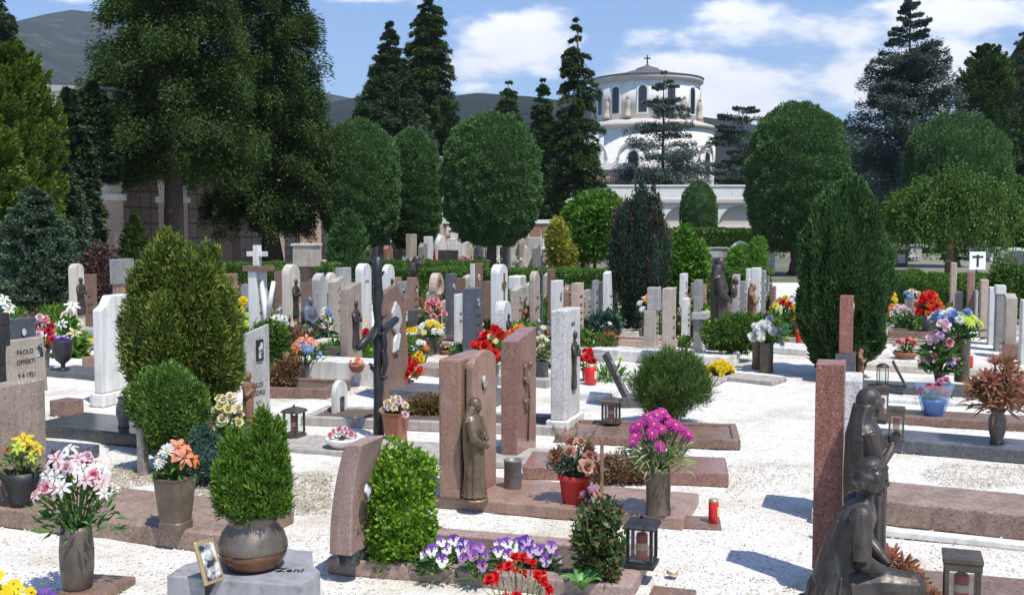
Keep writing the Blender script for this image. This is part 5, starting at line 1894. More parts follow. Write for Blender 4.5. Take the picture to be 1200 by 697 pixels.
pr_ = bouquet('red foil pot with beige roses and spruce sprigs on the rose slab', 674, 588, 'pot', 34, 21, 'redpot', [('rose', 'rosebeige', None, 1.0), ('rose', 'dryrose', None, .9), ('rose', 'rosebeige', None, 1.1), ('protea', 'drybrown', None, .9)], 15, 33, 46, 19, z=.09, leaf='juniper', nleaf=230, leafL=.36, leafW=.16, cat='potted flowers', name='potted_flowers', low=.2, tilt=.6)
p = pr_.location
s = p.y / FPX
nn = 900
f = RNG.random(nn)
az = np.floor(RNG.random(nn) * 7) / 7 * 6.283
P = np.stack([30 * s * f * np.cos(az) * .9, 30 * s * f * np.sin(az) * .8, (34 + 62 * (1 - .5 * np.abs(np.sin(az * 1.7))) * f) * s], -1)
V, Q = leaves(P, np.stack([np.cos(az) * .5, np.sin(az) * .5, 0 * az + .7], -1) + RNG.normal(size=(nn, 3)) * .7, RNG.normal(size=(nn, 3)), .03, .005)
npmesh('spruce_sprigs', V, Q, L['pine'], pr_)
p = gp(705, 594, .09)
s = p.y / FPX
st = thing('wooden_stake', 'thin brown wooden stake standing beside the red foil pot', 'stake', p)
MB().box(-.012, .012, -.012, .012, 0, 82 * s).build('stake', G['wood'], st, bevel=.003)
bedplant('small tuft of dried mauve flowers by the wooden stake', 693, 594, [('daisy', 'mauve'), ('daisy', 'pink')], 6, 14, 32, 8, z=.09, leaf='purplebeech', nleaf=50)
bouquet('bark vase of magenta daisies with silvery leaves on the rose slab', 771, 602, 'log', 57, 14, 'tuff', [('daisy', 'magenta')], 32, 38, 66, 16, z=.09, leaf='stempale', nleaf=340, leafL=.34, leafW=.12, low=.62, tilt=.3)
slab('low red brown paving slab under the red votive candle', (796, 620), (846, 622), .3, .02, 'brown')
votive('red votive candle with gold lid right of the bark vase', 836, 612, 12, 29, z=.02)

# ------------------------------------------------------------------ third row, centre
slab('red brown slab strewn with dry heather behind the bark vase', (612, 562), (854, 571), .62, .11, 'redbrown')
stone('polished red granite headstone with bronze spray behind the bronze lady', 587, 607, 389, 540, .55, 'redbrown', 'slant', relief='rose', text=[('ELSA', .44, .07), ('GINO', .36, .07)], lmat='bronze', bevel=.006)
shrub('dry_heather', 'dead brown heather clump on the red brown slab', 735, 550, [(0, 0, 12, 24, 16, 14), (-26, 0, 10, 20, 14, 12), (18, 0, 16, 14, 12, 16), (-8, 4, 20, 14, 12, 14)], 3800, 5, 1.6, 'heather', 110, cat='dead plant', depth=.5, hull=False, loc=gp(728, 551, .11))
slab('brown slab with raised pale rim under the pine bush', (650, 520), (868, 527), .85, .09, 'brown', frame=.07, soil='brown')
lantern('square metal lantern with red candle left of the pine bush', 716, 495, 22, 33, z=.09)
st_ = stone('tall white speckled headstone with a bronze figure on its front', 645, 663, 364, 508, .55, 'speckle', 'flat', plinth=.14, plmat='white', relief='figure', text=[('PACE', .86, .06)], bevel=.012)
p = gp(733, 478, .0)
bk = thing('book_tablet', 'tilted dark granite tablet with writing left of the pine bush', 'memorial tablet', p, -A + R(10))
MB().box(-.05, .22, 0, .34, 0, .12).build('foot', G['darkgrey'], bk, bevel=.01)
tb = MB().box(-.03, .03, 0, .32, 0, .56).build('tablet', G['dark'], bk, (0, .01, .10), bevel=.006)
tb.rotation_euler = (0, R(-26), 0)
for zf, tx in ((.42, 'IDA'), (.28, 'ROSA'), (.18, '1987')):
    inscription(tb, tx, .075, (.032, .16, zf), 'lgrey')
p = gp(787, 488, .09)
s = p.y / FPX
V, Q = lobed([(0, 0, 40 * s, 40 * s, 38 * s, 30 * s), (-22 * s, 0, 52 * s, 20 * s, 22 * s, 22 * s), (4 * s, 0, 62 * s, 26 * s, 26 * s, 22 * s), (26 * s, 0, 44 * s, 19 * s, 22 * s, 22 * s), (-8 * s, -10 * s, 24 * s, 28 * s, 26 * s, 16 * s)], 24000, .09, .008, 111, up=1.5, jit=.6, depth=.75, lump=.25, sub=16, subr=.34, subz=1.4, hs=.5)
tree('pine_bush', 'bushy green dwarf pine standing on the brown slab', 'shrub', 0, 0, (V, Q), 'pine', MB().tube([(0, 0, -.02), (0, 0, .3)], .03, 7), 'bark', loc=p)
straw('thin scatter of dry blades on the gravel path in the middle', [(420, 640), (960, 690), (900, 470), (420, 470)], 1500, .03)
straw('thin scatter of dry blades on the gravel path at the left', [(100, 672), (400, 690), (380, 500), (120, 500)], 900, .03)
straw('dry grass litter in front of the left headstones', [(120, 592), (390, 606), (390, 556), (130, 548)], 8000)
straw('dry grass strip left of the tall red granite pillar', [(850, 580), (960, 582), (960, 545), (850, 545)], 1500, .035)
straw('dry grass strip behind the pinkish slab on the right', [(1030, 572), (1210, 584), (1210, 548), (1030, 540)], 3200, .04)
straw('dry grass around the little white arch on the left', [(300, 470), (470, 472), (470, 440), (300, 436)], 3500, .05)
straw('dry grass beside the far flower vases on the right', [(1030, 425), (1110, 425), (1110, 372), (1030, 372)], 2600, .07, 'straw', .05)

# ------------------------------------------------------------------ right foreground
slab('dark brown slab under the two bronze women', (948, 760), (1300, 800), 1.02, .14, 'brown')
p = gp(950, 694)
D = p.y
sg = thing('headstone', 'tall narrow red granite pillar on a white foot behind the kneeling woman', 'headstone', (p.x + .085, p.y, 0), -A)
ht = at(950, 427, D).z
MB().box(-.078, .078, 0, .24, .13, ht).build('tablet', G['red'], sg, bevel=.004)
MB().box(-.07, .07, .015, .225, 0, .128).build('foot', G['white'], sg, bevel=.006)
stone('white speckled headstone standing behind the praying bronze woman', 958, 1004, 443, 612, .42, 'speckle', plinth=.1, bevel=.012)
p = gp(983, 618)
bedplant('dry brown twig with leaves beside the red granite pillar', 985, 640, [('protea', 'drybrown')], 2, 6, 95, 12, leaf='dry', nleaf=40, leafL=.2, name='dry_twig', cat='dry twig', low=.5)
standing_lady('hooded bronze woman praying behind the kneeling one', 1012, 676, 1.03, z=.14, mat='bronzedark', pray=True, veil=True, slim=.98, rz=-A + R(6))

# kneeling woman, looking right
p = gp(1004, 722, .14)
kn = thing('statue', 'dark bronze woman with bobbed hair kneeling at the lower right', 'statue', p, R(-12))
mb = MB()
S = 1.0
# torso, leaning a little forward
tor = [((-.02, 0, .10), .15, .17), ((-.03, 0, .20), .14, .165), ((-.02, 0, .32), .115, .14), ((.01, 0, .43), .10, .135), ((.04, 0, .51), .095, .15), ((.055, 0, .56), .07, .14), ((.07, 0, .595), .045, .07), ((.085, 0, .64), .04, .042)]
loft(mb, [(c_[0] - .05, c_[1], c_[2], a, b_, .5 if i < 5 else .1) for i, (c_, a, b_) in enumerate(tor)], 30, .07, 9, 4)
head(mb, (.065, 0, .712), .082, .32, 'bob')
for sg_ in (-1, 1):
    hip = Vector((-.04, .085 * sg_, .17))
    knee = Vector((.235 if sg_ < 0 else .18, .10 * sg_, .20 if sg_ < 0 else .14))
    mb.tube([hip, (hip + knee) / 2 + Vector((0, 0, .012)), knee], [.115, .10, .075], 14)
    mb.ell(knee, (.078, .075, .075), 12, 8)
    foot = Vector((.20, .10 * sg_, .035)) if sg_ < 0 else Vector((-.16, .09 * sg_, .05))
    mb.tube([knee, (knee + foot) / 2, foot], [.072, .066, .045], 12)
    mb.ell(foot + Vector((.05 if sg_ < 0 else -.05, 0, -.005)), (.085, .04, .032), 12, 7)
    sh = Vector((-.005, .148 * sg_, .545))
    el = Vector((-.0 if sg_ < 0 else .06, .185 * sg_, .34))
    ha = Vector((.11, .12 * sg_, .265)) if sg_ < 0 else Vector((.16, .1 * sg_, .24))
    mb.ell(sh, (.06, .055, .06), 12, 8)
    mb.tube([sh, (sh + el) / 2, el], [.056, .05, .042], 12)
    mb.tube([el, (el + ha) / 2, ha], [.042, .036, .024], 12)
    hand(mb, ha, (ha - el), (0, 1, 0), (.3, 0, 1), .095)
# skirt between the thighs and behind
loft(mb, [(-.04, 0, .0, .215, .20, 1), (-.04, 0, .05, .20, .195, 1), (-.05, 0, .13, .175, .18, .8), (-.06, 0, .2, .15, .165, .4)], 40, .08, 13, 8)
mb.ell((.10, 0, .11), (.16, .13, .085), 16, 9)
for q_ in range(16):
    a_ = 2 * math.pi * q_ / 16 + .1
    ca_, sa_ = math.cos(a_), math.sin(a_)
    mb.tube([(-.05 + .145 * ca_, .16 * sa_, .24), (-.05 + .185 * ca_, .185 * sa_, .14), (-.04 + .205 * ca_, .20 * sa_, .05), (-.04 + .225 * ca_, .21 * sa_, .0)], [.006, .014, .02, .024], 6)
for sg_ in (-1, 1):
    mb.tube([(.03, .10 * sg_, .56), (.055, .05 * sg_, .47), (.05, 0, .38)], [.012, .014, .012], 6)
    mb.tube([(-.11, .06 * sg_, .50), (-.15, .05 * sg_, .36), (-.18, .06 * sg_, .2)], [.01, .014, .014], 6)
fuse(mb, 'figure', G['bronzedark'], kn, .0042, 1)
bedplant('dried brown protea bunch in front of the kneeling woman', 1048, 712, [('protea', 'drybrown'), ('protea', 'dryrose')], 9, 26, 62, 26, z=.14, leaf='dry', nleaf=120, name='dried_flowers', cat='dried flowers')
lantern('square brass lantern with glass panes in the lower right corner', 1126, 712, 46, 66, z=.14, metal='lanternmetal', style='box')
bouquet('wilted tan flowers lying by the square brass lantern', 1082, 722, None, 0, 0, None, [('protea', 'drybrown')], 5, 20, 34, 18, z=.14, leaf='dry', nleaf=60, name='dried_flowers', cat='dried flowers')
slab('long pinkish slab crossing the right edge behind the bronze women', (1010, 612), (1290, 643), .62, .17, 'cottoslab')
slab('white marble strip in front of the long pinkish slab', (1030, 628), (1290, 656), .10, .05, 'white')
slab('long dark polished slab behind the praying woman', (1014, 527), (1290, 552), .55, .12, 'darkgrey')
bouquet('dark vase of dried proteas and orange leaves on the dark polished slab', 1168, 519, 'bulb', 42, 11, 'vasegrey', [('protea', 'drybrown'), ('protea', 'dryrose', None, .8), ('protea', 'rosebeige', None, .8)], 16, 30, 58, 24, z=.12, leaf='dry', nleaf=260, leafL=.42, leafW=.14, low=.2, tilt=.7)
lantern('box lantern with red candle on the dark polished slab', 1050, 514, 20, 38, z=.12, style='box')
lantern('pale box lantern left of the red candle lantern', 1033, 490, 17, 38, z=.06, style='box')
slab('brown slab carrying the blue wrapped flowers', (1022, 496), (1290, 511), .5, .09, 'brown')
bq = bouquet('blue wrapped pot of red roses on the brown slab', 1094, 486, 'pot', 19, 14, 'bluepot', [('rose', 'crimson'), ('rose', 'red')], 7, 18, 20, 11, z=.09, nleaf=70, cat='potted flowers', name='potted_flowers')
s = bq.location.y / FPX
MB().lathe([(13 * s, 3 * s), (17 * s, 18 * s), (23 * s, 38 * s), (22.6 * s, 38 * s), (16.6 * s, 18 * s), (12.8 * s, 3.2 * s)], 22).build('wrap_film', G['film'], bq)
p = gp(1012, 523, .12)
MBv = votive('green grave candle behind the praying woman', 1016, 512, 15, 30, z=.12)
for ch in MBv.children:
    if ch.name.startswith('candle_body'):
        ch.data.materials[0] = G['greenplastic']
# ------------------------------------------------------------------ left middle ground
stone('dark polished headstone at the left edge above the wide headstone', 17, 0, 366, 540, .8, 'dark', far=True, t=.12)
st_ = stone('blue grey headstone with a pale tablet leaning on its front at the left', 47, 0, 371, 530, .42, 'slate', far=True, t=.07, portrait=(.62, .90, .05))
_, t_, w_, h_, _p = STONES[-1]
tb = MB().box(0, .05, 0, .46, 0, .50).build('front_tablet', G['beige'], st_, (t_ / 2 + .03, 0, h_ - .68), bevel=.012)
tb.rotation_euler = (0, R(-4), 0)
for zf, tx in ((.38, 'PAOLO'), (.29, 'OFFERTI'), (.17, '9 4 1921'), (.10, '6 2 1998')):
    inscription(tb, tx, .06, (.052, .22, zf), 'letter')
MB().box(.05, .056, .35, .43, .32, .43).build('portrait', G['photo'], tb)
MB().box(t_ / 2, t_ / 2 + .6, -.02, .5, 0, .1).build('foot_slab', G['slate'], st_)
slab('black polished slab running left of the golden dwarf conifer', (36, 511), (262, 536), .7, .13, 'dark')
MBx = slab('small dark block on the black polished slab', (58, 487), (78, 489), .25, .17, 'brown')
stone('white marble headstone with cut corners and oval portrait left of the golden dwarf conifer', 111, 123, 347, 476, .66, 'white', 'shoulder', plinth=.15, portrait=(.5, .72, .11), bevel=.015)
bouquet('vase with yellow and red flowers in front of the white headstone with cut corners', 134, 470, 'urn', 30, 10, 'zinc', [('rose', 'yellow'), ('rose', 'crimson'), ('rose', 'yellow')], 8, 13, 30, 13, leaf='stem', nleaf=30, z=.0)
bouquet('slim zinc vase on the black slab under the golden dwarf conifer', 145, 500, 'bulb', 36, 9, 'zinc', [('rose', 'crimson')], 2, 6, 10, 8, z=.13, nleaf=20)
slab('grey slab under the dark urn', (46, 440), (142, 450), .6, .08, 'darkgrey')
bouquet('dark goblet shaped urn on the grey slab at the left', 74, 434, 'urn', 36, 12, 'iron', [('pansy', 'lilac', 'violet')], 5, 10, 6, 7, z=.08, nleaf=12, cat='urn', name='urn')
slab('small tan stone block beside the dark urn', (96, 431), (112, 432), .2, .16, 'rose')
bouquet('pink and crimson roses above the dark urn', 52, 432, 'plain', 26, 8, 'vasegrey', [('rose', 'pink'), ('rose', 'crimson'), ('rose', 'palepink'), ('rose', 'crimson')], 14, 18, 42, 13, nleaf=60, low=.1)
bouquet('large clump of green leaves with white lilies behind the dark urn', 82, 418, None, 0, 0, None, [('lily', 'white'), ('lily', 'cream')], 8, 22, 66, 16, leaf='bright', nleaf=300, leafL=.22, leafW=.5, name='flowering_plant', cat='plant', low=.35)
for i, (px, c1, c2, lb) in enumerate([(88, 'gold', 'yellow', 'orange pansies in the row beside the dark urn'), (98, 'mauve', 'violet', 'mauve pansies in the middle of the row beside the dark urn'), (108, 'yellow', 'yellow', 'yellow pansies nearest the white headstone')]):
    bedplant(lb, px, 408, [('pansy', c1, c2)], 5, 7, 13, 8, nleaf=20)
slab('pale kerb behind the row of pansies', (78, 396), (140, 400), .4, .18, 'concrete')
stone('cream pillar with small angel top standing left of the portico pillar', 82, 92, 309, 396, .3, 'cream', 'arch', plinth=.1, relief='figure')
stone('brown framed headstone behind the white lilies', 92, 98, 322, 392, .55, 'brown', 'flat')
stone('grey topped brown headstone left of the golden dwarf conifer top', 133, 140, 305, 392, .55, 'rose', 'flat')
o_, t_, w_, h_, _ = STONES[-1]
MB().box(-t_ / 2 - .03, t_ / 2 + .03, -.03, w_ + .03, h_ * .68, h_ + .02).build('cap', G['grey'], o_, bevel=.01)
bouquet('white flowers at the left edge below the blue spruce', 2, 400, 'plain', 30, 8, 'vasegrey', [('lily', 'white')], 6, 14, 26, 14, nleaf=40)

# golden dwarf conifer, its neighbours
p = gp(215, 529)
s = p.y / FPX
V, Q = lobed([(0, 0, 130 * s, 58 * s, 52 * s, 84 * s), (-12 * s, 5 * s, 200 * s, 34 * s, 34 * s, 46 * s), (30 * s, 0, 148 * s, 38 * s, 38 * s, 66 * s), (-38 * s, -4 * s, 140 * s, 30 * s, 32 * s, 66 * s), (10 * s, 0, 92 * s, 50 * s, 46 * s, 52 * s), (-10 * s, 0, 226 * s, 17 * s, 18 * s, 32 * s), (44 * s, -8 * s, 112 * s, 30 * s, 30 * s, 48 * s), (20 * s, -20 * s, 190 * s, 24 * s, 20 * s, 44 * s)],
             120000, .062, .014, 121, up=1.0, jit=.6, depth=.5, lump=.12, lscale=6, rough=.8, sub=16, subr=.30, subz=1.7, hs=.62)
tree('dwarf_conifer', 'large golden green dwarf conifer on the left between the headstones', 'shrub', 0, 0, (V, Q), 'goldendwarf', trunk_mesh(.9, .05), 'bark', loc=p)
shrub('dwarf_conifer', 'rounder fresh green dwarf conifer in front of the large golden one', 200, 552, [(0, 0, 72, 38, 32, 44), (-16, -4, 82, 26, 24, 34), (20, -4, 64, 28, 24, 36), (4, -4, 98, 25, 24, 26)], 34000, 5.5, 1.7, 'dwarfgreen', 122, trunk=trunk_mesh(.4, .035), depth=.35, lump=.12, up=.9)
p = gp(168, 556)
pw = thing('wooden_post', 'short grey wooden post under the golden dwarf conifer', 'post', p, -A)
MB().box(-.035, .035, -.035, .035, -.01, .40).build('post', G['post'], pw, bevel=.006)
shrub('juniper', 'low blue green juniper beside the vase of orange lilies', 241, 566, [(0, 0, 28, 28, 26, 28), (-14, -4, 22, 20, 18, 22), (16, 0, 26, 16, 16, 22)], 12000, 5, 1.6, 'juniper', 123, depth=.4)
bouquet('pot of cream and yellow roses left of the bronze angel', 268, 548, 'plain', 40, 12, 'vasegrey', [('rose', 'cream'), ('rose', 'paleyellow'), ('rose', 'cream')], 22, 21, 52, 15, nleaf=60, low=.15)
stone('pale grey headstone with framed portrait behind the little bronze angel', 286, 290, 384, 494, .46, 'lgrey', 'slant', text=[('TILDE', .36, .075), ('ANDREI', .27, .075), ('19 21', .17, .05), ('19 87', .08, .05)], bevel=.006)
o_, t_, w_, h_, _ = STONES[-1]
MB().box(t_ / 2 - .01, t_ / 2 + .018, w_ * .42, w_ * .70, h_ * .62, h_ * .85).build('portrait_frame', G['iron'], o_, bevel=.006)
MB().box(t_ / 2, t_ / 2 + .022, w_ * .47, w_ * .65, h_ * .65, h_ * .82).build('portrait', G['photo'], o_)
standing_lady('little warm brown bronze angel leaning on the pale grey headstone', 291, 506, .60, mat='bronzewarm', pray=True, veil=False, slim=.85, vox=.006)
slab('grey stone slab behind the curved pink headstone', (212, 524), (640, 552), .62, .06, 'concrete')
lantern('brass lantern with glass sides on the grey stone slab', 345, 511, 22, 38, z=.06)
bouquet('white bowl of small pink roses on the grey stone slab', 401, 524, 'bowl', 12, 21, 'porcelain', [('rose', 'palepink'), ('rose', 'pink')], 9, 17, 14, 9, z=.06, nleaf=60, cat='planted bowl', name='planted_bowl')
slab('grey kerb with grass and the little white arch', (352, 499), (660, 512), .72, .10, 'concrete', frame=.09)
stone('small white arched headstone standing in the grassy kerb', 388, 394, 447, 486, .28, 'white', 'arch', z=.05, bevel=.01)
o_, t_, w_, h_, _ = STONES[-1]
MB().box(t_ / 2 - .004, t_ / 2 + .01, w_ * .36, w_ * .66, .02, h_ * .5).build('niche', G['dark'], o_)
slab('brown kerb with soil left of the little white arch', (300, 466), (382, 469), .85, .13, 'brown', frame=.10)
bouquet('tan vase with salmon lilies behind the brown kerb', 356, 452, 'plain', 27, 8, 'vasegrey', [('lily', 'salmon', None, 1.2), ('lily', 'orange'), ('daisy', 'blue')], 10, 20, 34, 14, nleaf=70)
shrub('dry_shrub', 'rust coloured dead shrub left of the tan vase', 332, 462, [(0, 0, 18, 16, 14, 20), (8, 0, 30, 10, 10, 12)], 1500, 7, 2, 'heather', 124, cat='dead plant', hull=False, depth=.6)
shrub('green_shrub', 'dark green shrub right of the pale grey headstone', 322, 442, [(0, 0, 32, 16, 16, 32), (-6, 0, 48, 12, 12, 18)], 6000, 5, 2.6, 'hedge', 125)

# dark cross with vase
p = gp(444, 512)
s = p.y / FPX
cr = thing('grave_cross', 'dark gnarled metal cross with a bent crossbar left of the double rose headstone', 'cross', p, -A)
hz = at(444, 301, p.y).z
mb = MB()
pts, rs = [], []
rg = random.Random(9)
for i in range(15):
    f = i / 14
    pts.append((rg.uniform(-.012, .012), rg.uniform(-.012, .012), hz * f))
    rs.append((.046 + rg.uniform(-.01, .012)) * (1.5 if i == 0 else 1.15 if i < 3 else 1))
mb.tube(pts, rs, 9)
cz = at(430, 390, p.y).z
mb.tube([(0, -.42, cz - .10), (.01, -.22, cz - .02), (0, 0, cz + .02), (-.01, .22, cz + .03), (0, .42, cz + .10)], [.036, .04, .048, .04, .036], 8)
for k in range(5):
    z = hz * rg.uniform(.3, .95)
    a = rg.uniform(0, 6.28)
    mb.tube([(0, 0, z), (.09 * math.cos(a), .09 * math.sin(a), z + .06)], [.03, .012], 6)
mb.build('cross_beams', G['iron'], cr)
fg = MB()
fg.ell((.09, 0, cz + .10), (.05, .045, .06))
fg.tube([(.07, 0, cz + .03), (.10, 0, cz - .14), (.085, 0, cz - .28)], [.06, .065, .055], 10)
for sg_ in (-1, 1):
    fg.tube([(.075, .07 * sg_, cz), (.07, .22 * sg_, cz + .05), (.06, .36 * sg_, cz + .06 * sg_)], [.032, .026, .018], 8)
    fg.tube([(.085, .035 * sg_, cz - .26), (.13, .03 * sg_, cz - .46), (.075, .015 * sg_, cz - .66)], [.045, .036, .024], 8)
fgo = fuse(fg, 'crucified_figure', G['iron'], cr, .010, 2)
fgo.scale = (.55, .6, .62)
fgo.location = (.012, 0, cz * .37)
bouquet('red brown vase of cream roses at the foot of the gnarled cross', 464, 516, 'square', 34, 14, 'terracotta', [('rose', 'cream'), ('rose', 'palepink')], 15, 18, 20, 11, nleaf=70, low=.15)
shrub('dwarf_shrub', 'low rusty green shrub behind the cream rose vase', 500, 492, [(0, 0, 14, 22, 16, 16), (-16, 0, 12, 14, 12, 12), (16, 0, 12, 16, 12, 14)], 4500, 4, 1.8, 'bronzegreen', 126, depth=.5, hull=False)
stone('brown marble headstone with a pale relief behind the gnarled cross', 444, 450, 335, 470, .70, 'brown', 'broken', bevel=.01)
o_, t_, w_, h_, _ = STONES[-1]
MB().prism([(w_ * .3, h_ * .62), (w_ * .5, h_ * .55), (w_ * .72, h_ * .68), (w_ * .6, h_ * .8), (w_ * .45, h_ * .86), (w_ * .3, h_ * .76)], 'x', t_ / 2 - .01, t_ / 2 + .035).build('relief_face', G['lgrey'], o_, bevel=.02)
MB().prism([(w_ * .35, h_ * .40), (w_ * .55, h_ * .42), (w_ * .65, h_ * .55), (w_ * .5, h_ * .6), (w_ * .38, h_ * .5)], 'x', t_ / 2 - .01, t_ / 2 + .03).build('relief_hand', G['white'], o_, bevel=.015)
bouquet('bright red tulips on the slab right of the gnarled cross', 474, 458, 'plain', 12, 12, 'vasegrey', [('tulip', 'red')], 13, 22, 26, 17, nleaf=30, low=.2, z=.0, tilt=.6)
slab('dark slab with tiled edge behind the cream rose vase', (456, 474), (570, 482), .6, .18, 'darkgrey')

# ------------------------------------------------------------------ middle rows, left to centre
def S_(*a, **k):
    return stone(*a, **k)


S_('white plinth carrying a white cross and a forked white sculpture', 292, 303, 318, 414, .42, 'white', 'flat')
o_, t_, w_, h_, _ = STONES[-1]
MB().box(-t_ / 2 - .08, t_ / 2 + .12, -.03, w_ + .03, h_ + .002, h_ + .09).build('lintel', G['brown'], o_)
MB().box(-.05, .05, w_ * .5 - .05, w_ * .5 + .05, h_ + .092, h_ + .42).box(-.17, .17, w_ * .5 - .048, w_ * .5 + .048, h_ + .24, h_ + .32).build('cross', G['white'], o_)
MB().tube([(t_ / 2 + .1, .1, 0), (t_ / 2 + .12, .1, h_ * .45), (t_ / 2 + .02, .1, h_ * .9)], [.06, .055, .04], 8).tube([(t_ / 2 + .12, .1, h_ * .40), (t_ / 2 + .26, .1, h_ * .88)], [.05, .035], 8).build('forked_sculpture', G['white'], o_)
slab('long low white stone wall behind the white cross', (262, 338), (345, 340), .25, .78, 'white', name='low_wall', cat='wall')
S_('pink brown headstone right of the golden dwarf conifer top', 261, 268, 321, 398, .45, 'rose')
S_('white arched headstone with carved relief below the beige box pillar', 331, 341, 310, 400, .5, 'cream', 'arch', relief='figure', plinth=.08)
p = gp(361, 388)
s = p.y / FPX
bp = thing('pillar', 'brown pillar topped by a beige stone box left of the clipped yews', 'pillar', p, -A)
MB().box(-6 * s, 6 * s, -.09, .09, 0, 76 * s).build('shaft', G['brown'], bp, bevel=.01)
MB().box(-13 * s, 12 * s, -.18, .18, 76.2 * s, 100 * s).build('box_top', G['beige'], bp, bevel=.01)
MB().box(-15 * s, 14 * s, -.2, .2, 100.2 * s, 103 * s).build('lid', G['cream'], bp, bevel=.01)
S_('pale wing shaped headstone right of the beige box pillar', 366, 376, 320, 398, .4, 'lgrey', 'broken')
p = gp(362, 417)
standing_lady('dark draped statue standing in front of the pale wing shaped headstone', 363, 417, .92, mat='slate', pray=False, veil=True, slim=1.15, vox=.009)
S_('brown headstone left of the bronze relief headstone', 385, 393, 325, 408, .5, 'beige', 'slant', plinth=.06)
S_('sandy brown headstone with bronze figure and vine on its polished front', 399, 409, 332, 440, .55, 'tan', 'slant', relief='figure', plinth=.05)
S_('grey square headstone in front of the small thuja cone', 394, 402, 314, 392, .5, 'lgrey')
S_('tall white headstone behind the gnarled cross', 417, 427, 309, 405, .42, 'white', 'lowarch', text=[('RITA', .78, .07)])
S_('white rounded headstone right of the gnarled cross top', 448, 455, 310, 392, .42, 'white', 'arch', relief='figure')
p = gp(381, 424)
slab('low white kerb wall in front of the sandy brown headstone', (338, 447), (452, 454), .5, .30, 'white')
slab('white stepped base beside the brass wall lantern', (366, 427), (400, 428), .4, .36, 'cream')
lantern('small brass lantern on the low white kerb wall', 391, 432, 14, 26, z=.12, style='box')
bouquet('terracotta bowl of small orange flowers on the low white kerb wall', 418, 436, 'bowl', 10, 10, 'terracotta', [('daisy', 'orange'), ('daisy', 'salmon')], 6, 10, 8, 6, z=.2, nleaf=30, name='planted_bowl', cat='planted bowl')
S_('brown pedestal with a dark sculpture on top near the hedge', 477, 486, 325, 392, .3, 'rose')
o_, t_, w_, h_, _ = STONES[-1]
mb = MB()
mb.ell((0, .15, h_ + .14), (.10, .10, .16)).ell((.06, .15, h_ + .33), (.08, .06, .08)).tube([(0, .15, h_ + .2), (.18, .1, h_ + .26), (.22, .15, h_ + .42)], [.06, .05, .03], 8).tube([(-.02, .15, h_ + .2), (-.14, .2, h_ + .36)], [.05, .03], 8)
fuse(mb, 'sculpture', G['bronzedark'], o_, .014, 2)
S_('pink stone headstone shaped like an open ring with pink flowers before it', 504, 510, 350, 398, .4, 'peach')
o_, t_, w_, h_, _ = STONES[-1]
mb = MB()
ang = [R(-60 + 270 * i / 16) for i in range(17)]
q = [(.2 + .2 * math.cos(a), h_ + .20 + .26 * math.sin(a)) for a in ang] + [(.2 + .1 * math.cos(a), h_ + .20 + .15 * math.sin(a)) for a in ang[::-1]]
mb.prism(q, 'x', -.07, .07).build('ring', G['peach'], o_, bevel=.01)
bouquet('bunch of pink and salmon roses before the pink ring headstone', 509, 402, 'plain', 30, 7, 'vasegrey', [('rose', 'pink'), ('rose', 'salmon')], 12, 13, 26, 11, nleaf=40, low=.2)
bouquet('tan vase of white and yellow daisies in front of the pink ring headstone', 505, 416, 'plain', 22, 8, 'vasegrey', [('daisy', 'paleyellow'), ('daisy', 'white'), ('daisy', 'yellow')], 18, 19, 24, 10, nleaf=60, low=.15)
bouquet('small pot of brown dried flowers right of the white and yellow daisies', 523, 416, 'bowl', 6, 7, 'terracotta', [('daisy', 'drybrown'), ('daisy', 'dryrose')], 7, 8, 10, 7, nleaf=20)
bouquet('yellow chrysanthemum mound left of the pink ring headstone', 487, 398, None, 0, 0, None, [('pom', 'yellow')], 16, 14, 16, 8, nleaf=40, name='flowering_plant', cat='plant', low=.2)
bouquet('pale green and white flower clump above the yellow chrysanthemums', 482, 393, None, 0, 0, None, [('daisy', 'lime'), ('daisy', 'white'), ('daisy', 'paleyellow')], 14, 15, 30, 9, nleaf=70, name='flowering_plant', cat='plant', low=.3)
bouquet('small red pot with white and orange flowers near the gnarled cross', 494, 428, 'pot', 9, 7, 'redplastic', [('daisy', 'white'), ('daisy', 'orange')], 7, 10, 24, 9, nleaf=50)
S_('thin dark grey headstone left of the blue slate one', 522, 529, 321, 398, .4, 'darkgrey')
S_('dark brown headstone between the thin grey one and the blue slate one', 534, 539, 326, 394, .4, 'brown')
S_('blue slate headstone with orange light in front of the maroon one', 542, 556, 338, 424, .5, 'slate')
o_, t_, w_, h_, _ = STONES[-1]
bouquet('white and maroon vase of orange flowers at the blue slate headstone', 560, 420, 'plain', 36, 8, 'vasegrey', [('rose', 'orange'), ('rose', 'salmon')], 7, 9, 12, 9, nleaf=14)
S_('white edged maroon headstone behind the blue slate one', 552, 557, 309, 393, .55, 'redbrown')
o_, t_, w_, h_, _ = STONES[-1]
MB().box(-t_ / 2, t_ / 2, -.045, -.002, 0, h_).build('white_edge', G['white'], o_, bevel=.006)
S_('tall white headstone with bronze crucifix in the middle of the photo', 575, 586, 310, 414, .52, 'white', 'lowarch', relief='cross')
S_('short white speckled headstone with carved saint in front of the tall white one', 579, 591, 353, 428, .45, 'speckle', 'arch', relief='figure')
S_('white headstone shaped like a thick letter T near the hedge', 601, 608, 340, 394, .22, 'white')
o_, t_, w_, h_, _ = STONES[-1]
MB().box(-t_ / 2 - .06, t_ / 2 + .06, -.12, w_ + .12, h_ + .002, h_ + .27).build('crossbar', G['white'], o_, bevel=.03)
S_('rounded sandy headstone with bronze letters left of the dark lamp pole', 620, 627, 318, 396, .42, 'beige', 'arch', text=[('EVA', .6, .08), ('ADA', .45, .08)], bevel=.015)
p = gp(635, 404)
lp_ = thing('lamp_post', 'thin dark metal pole standing between the middle headstones', 'pole', p)
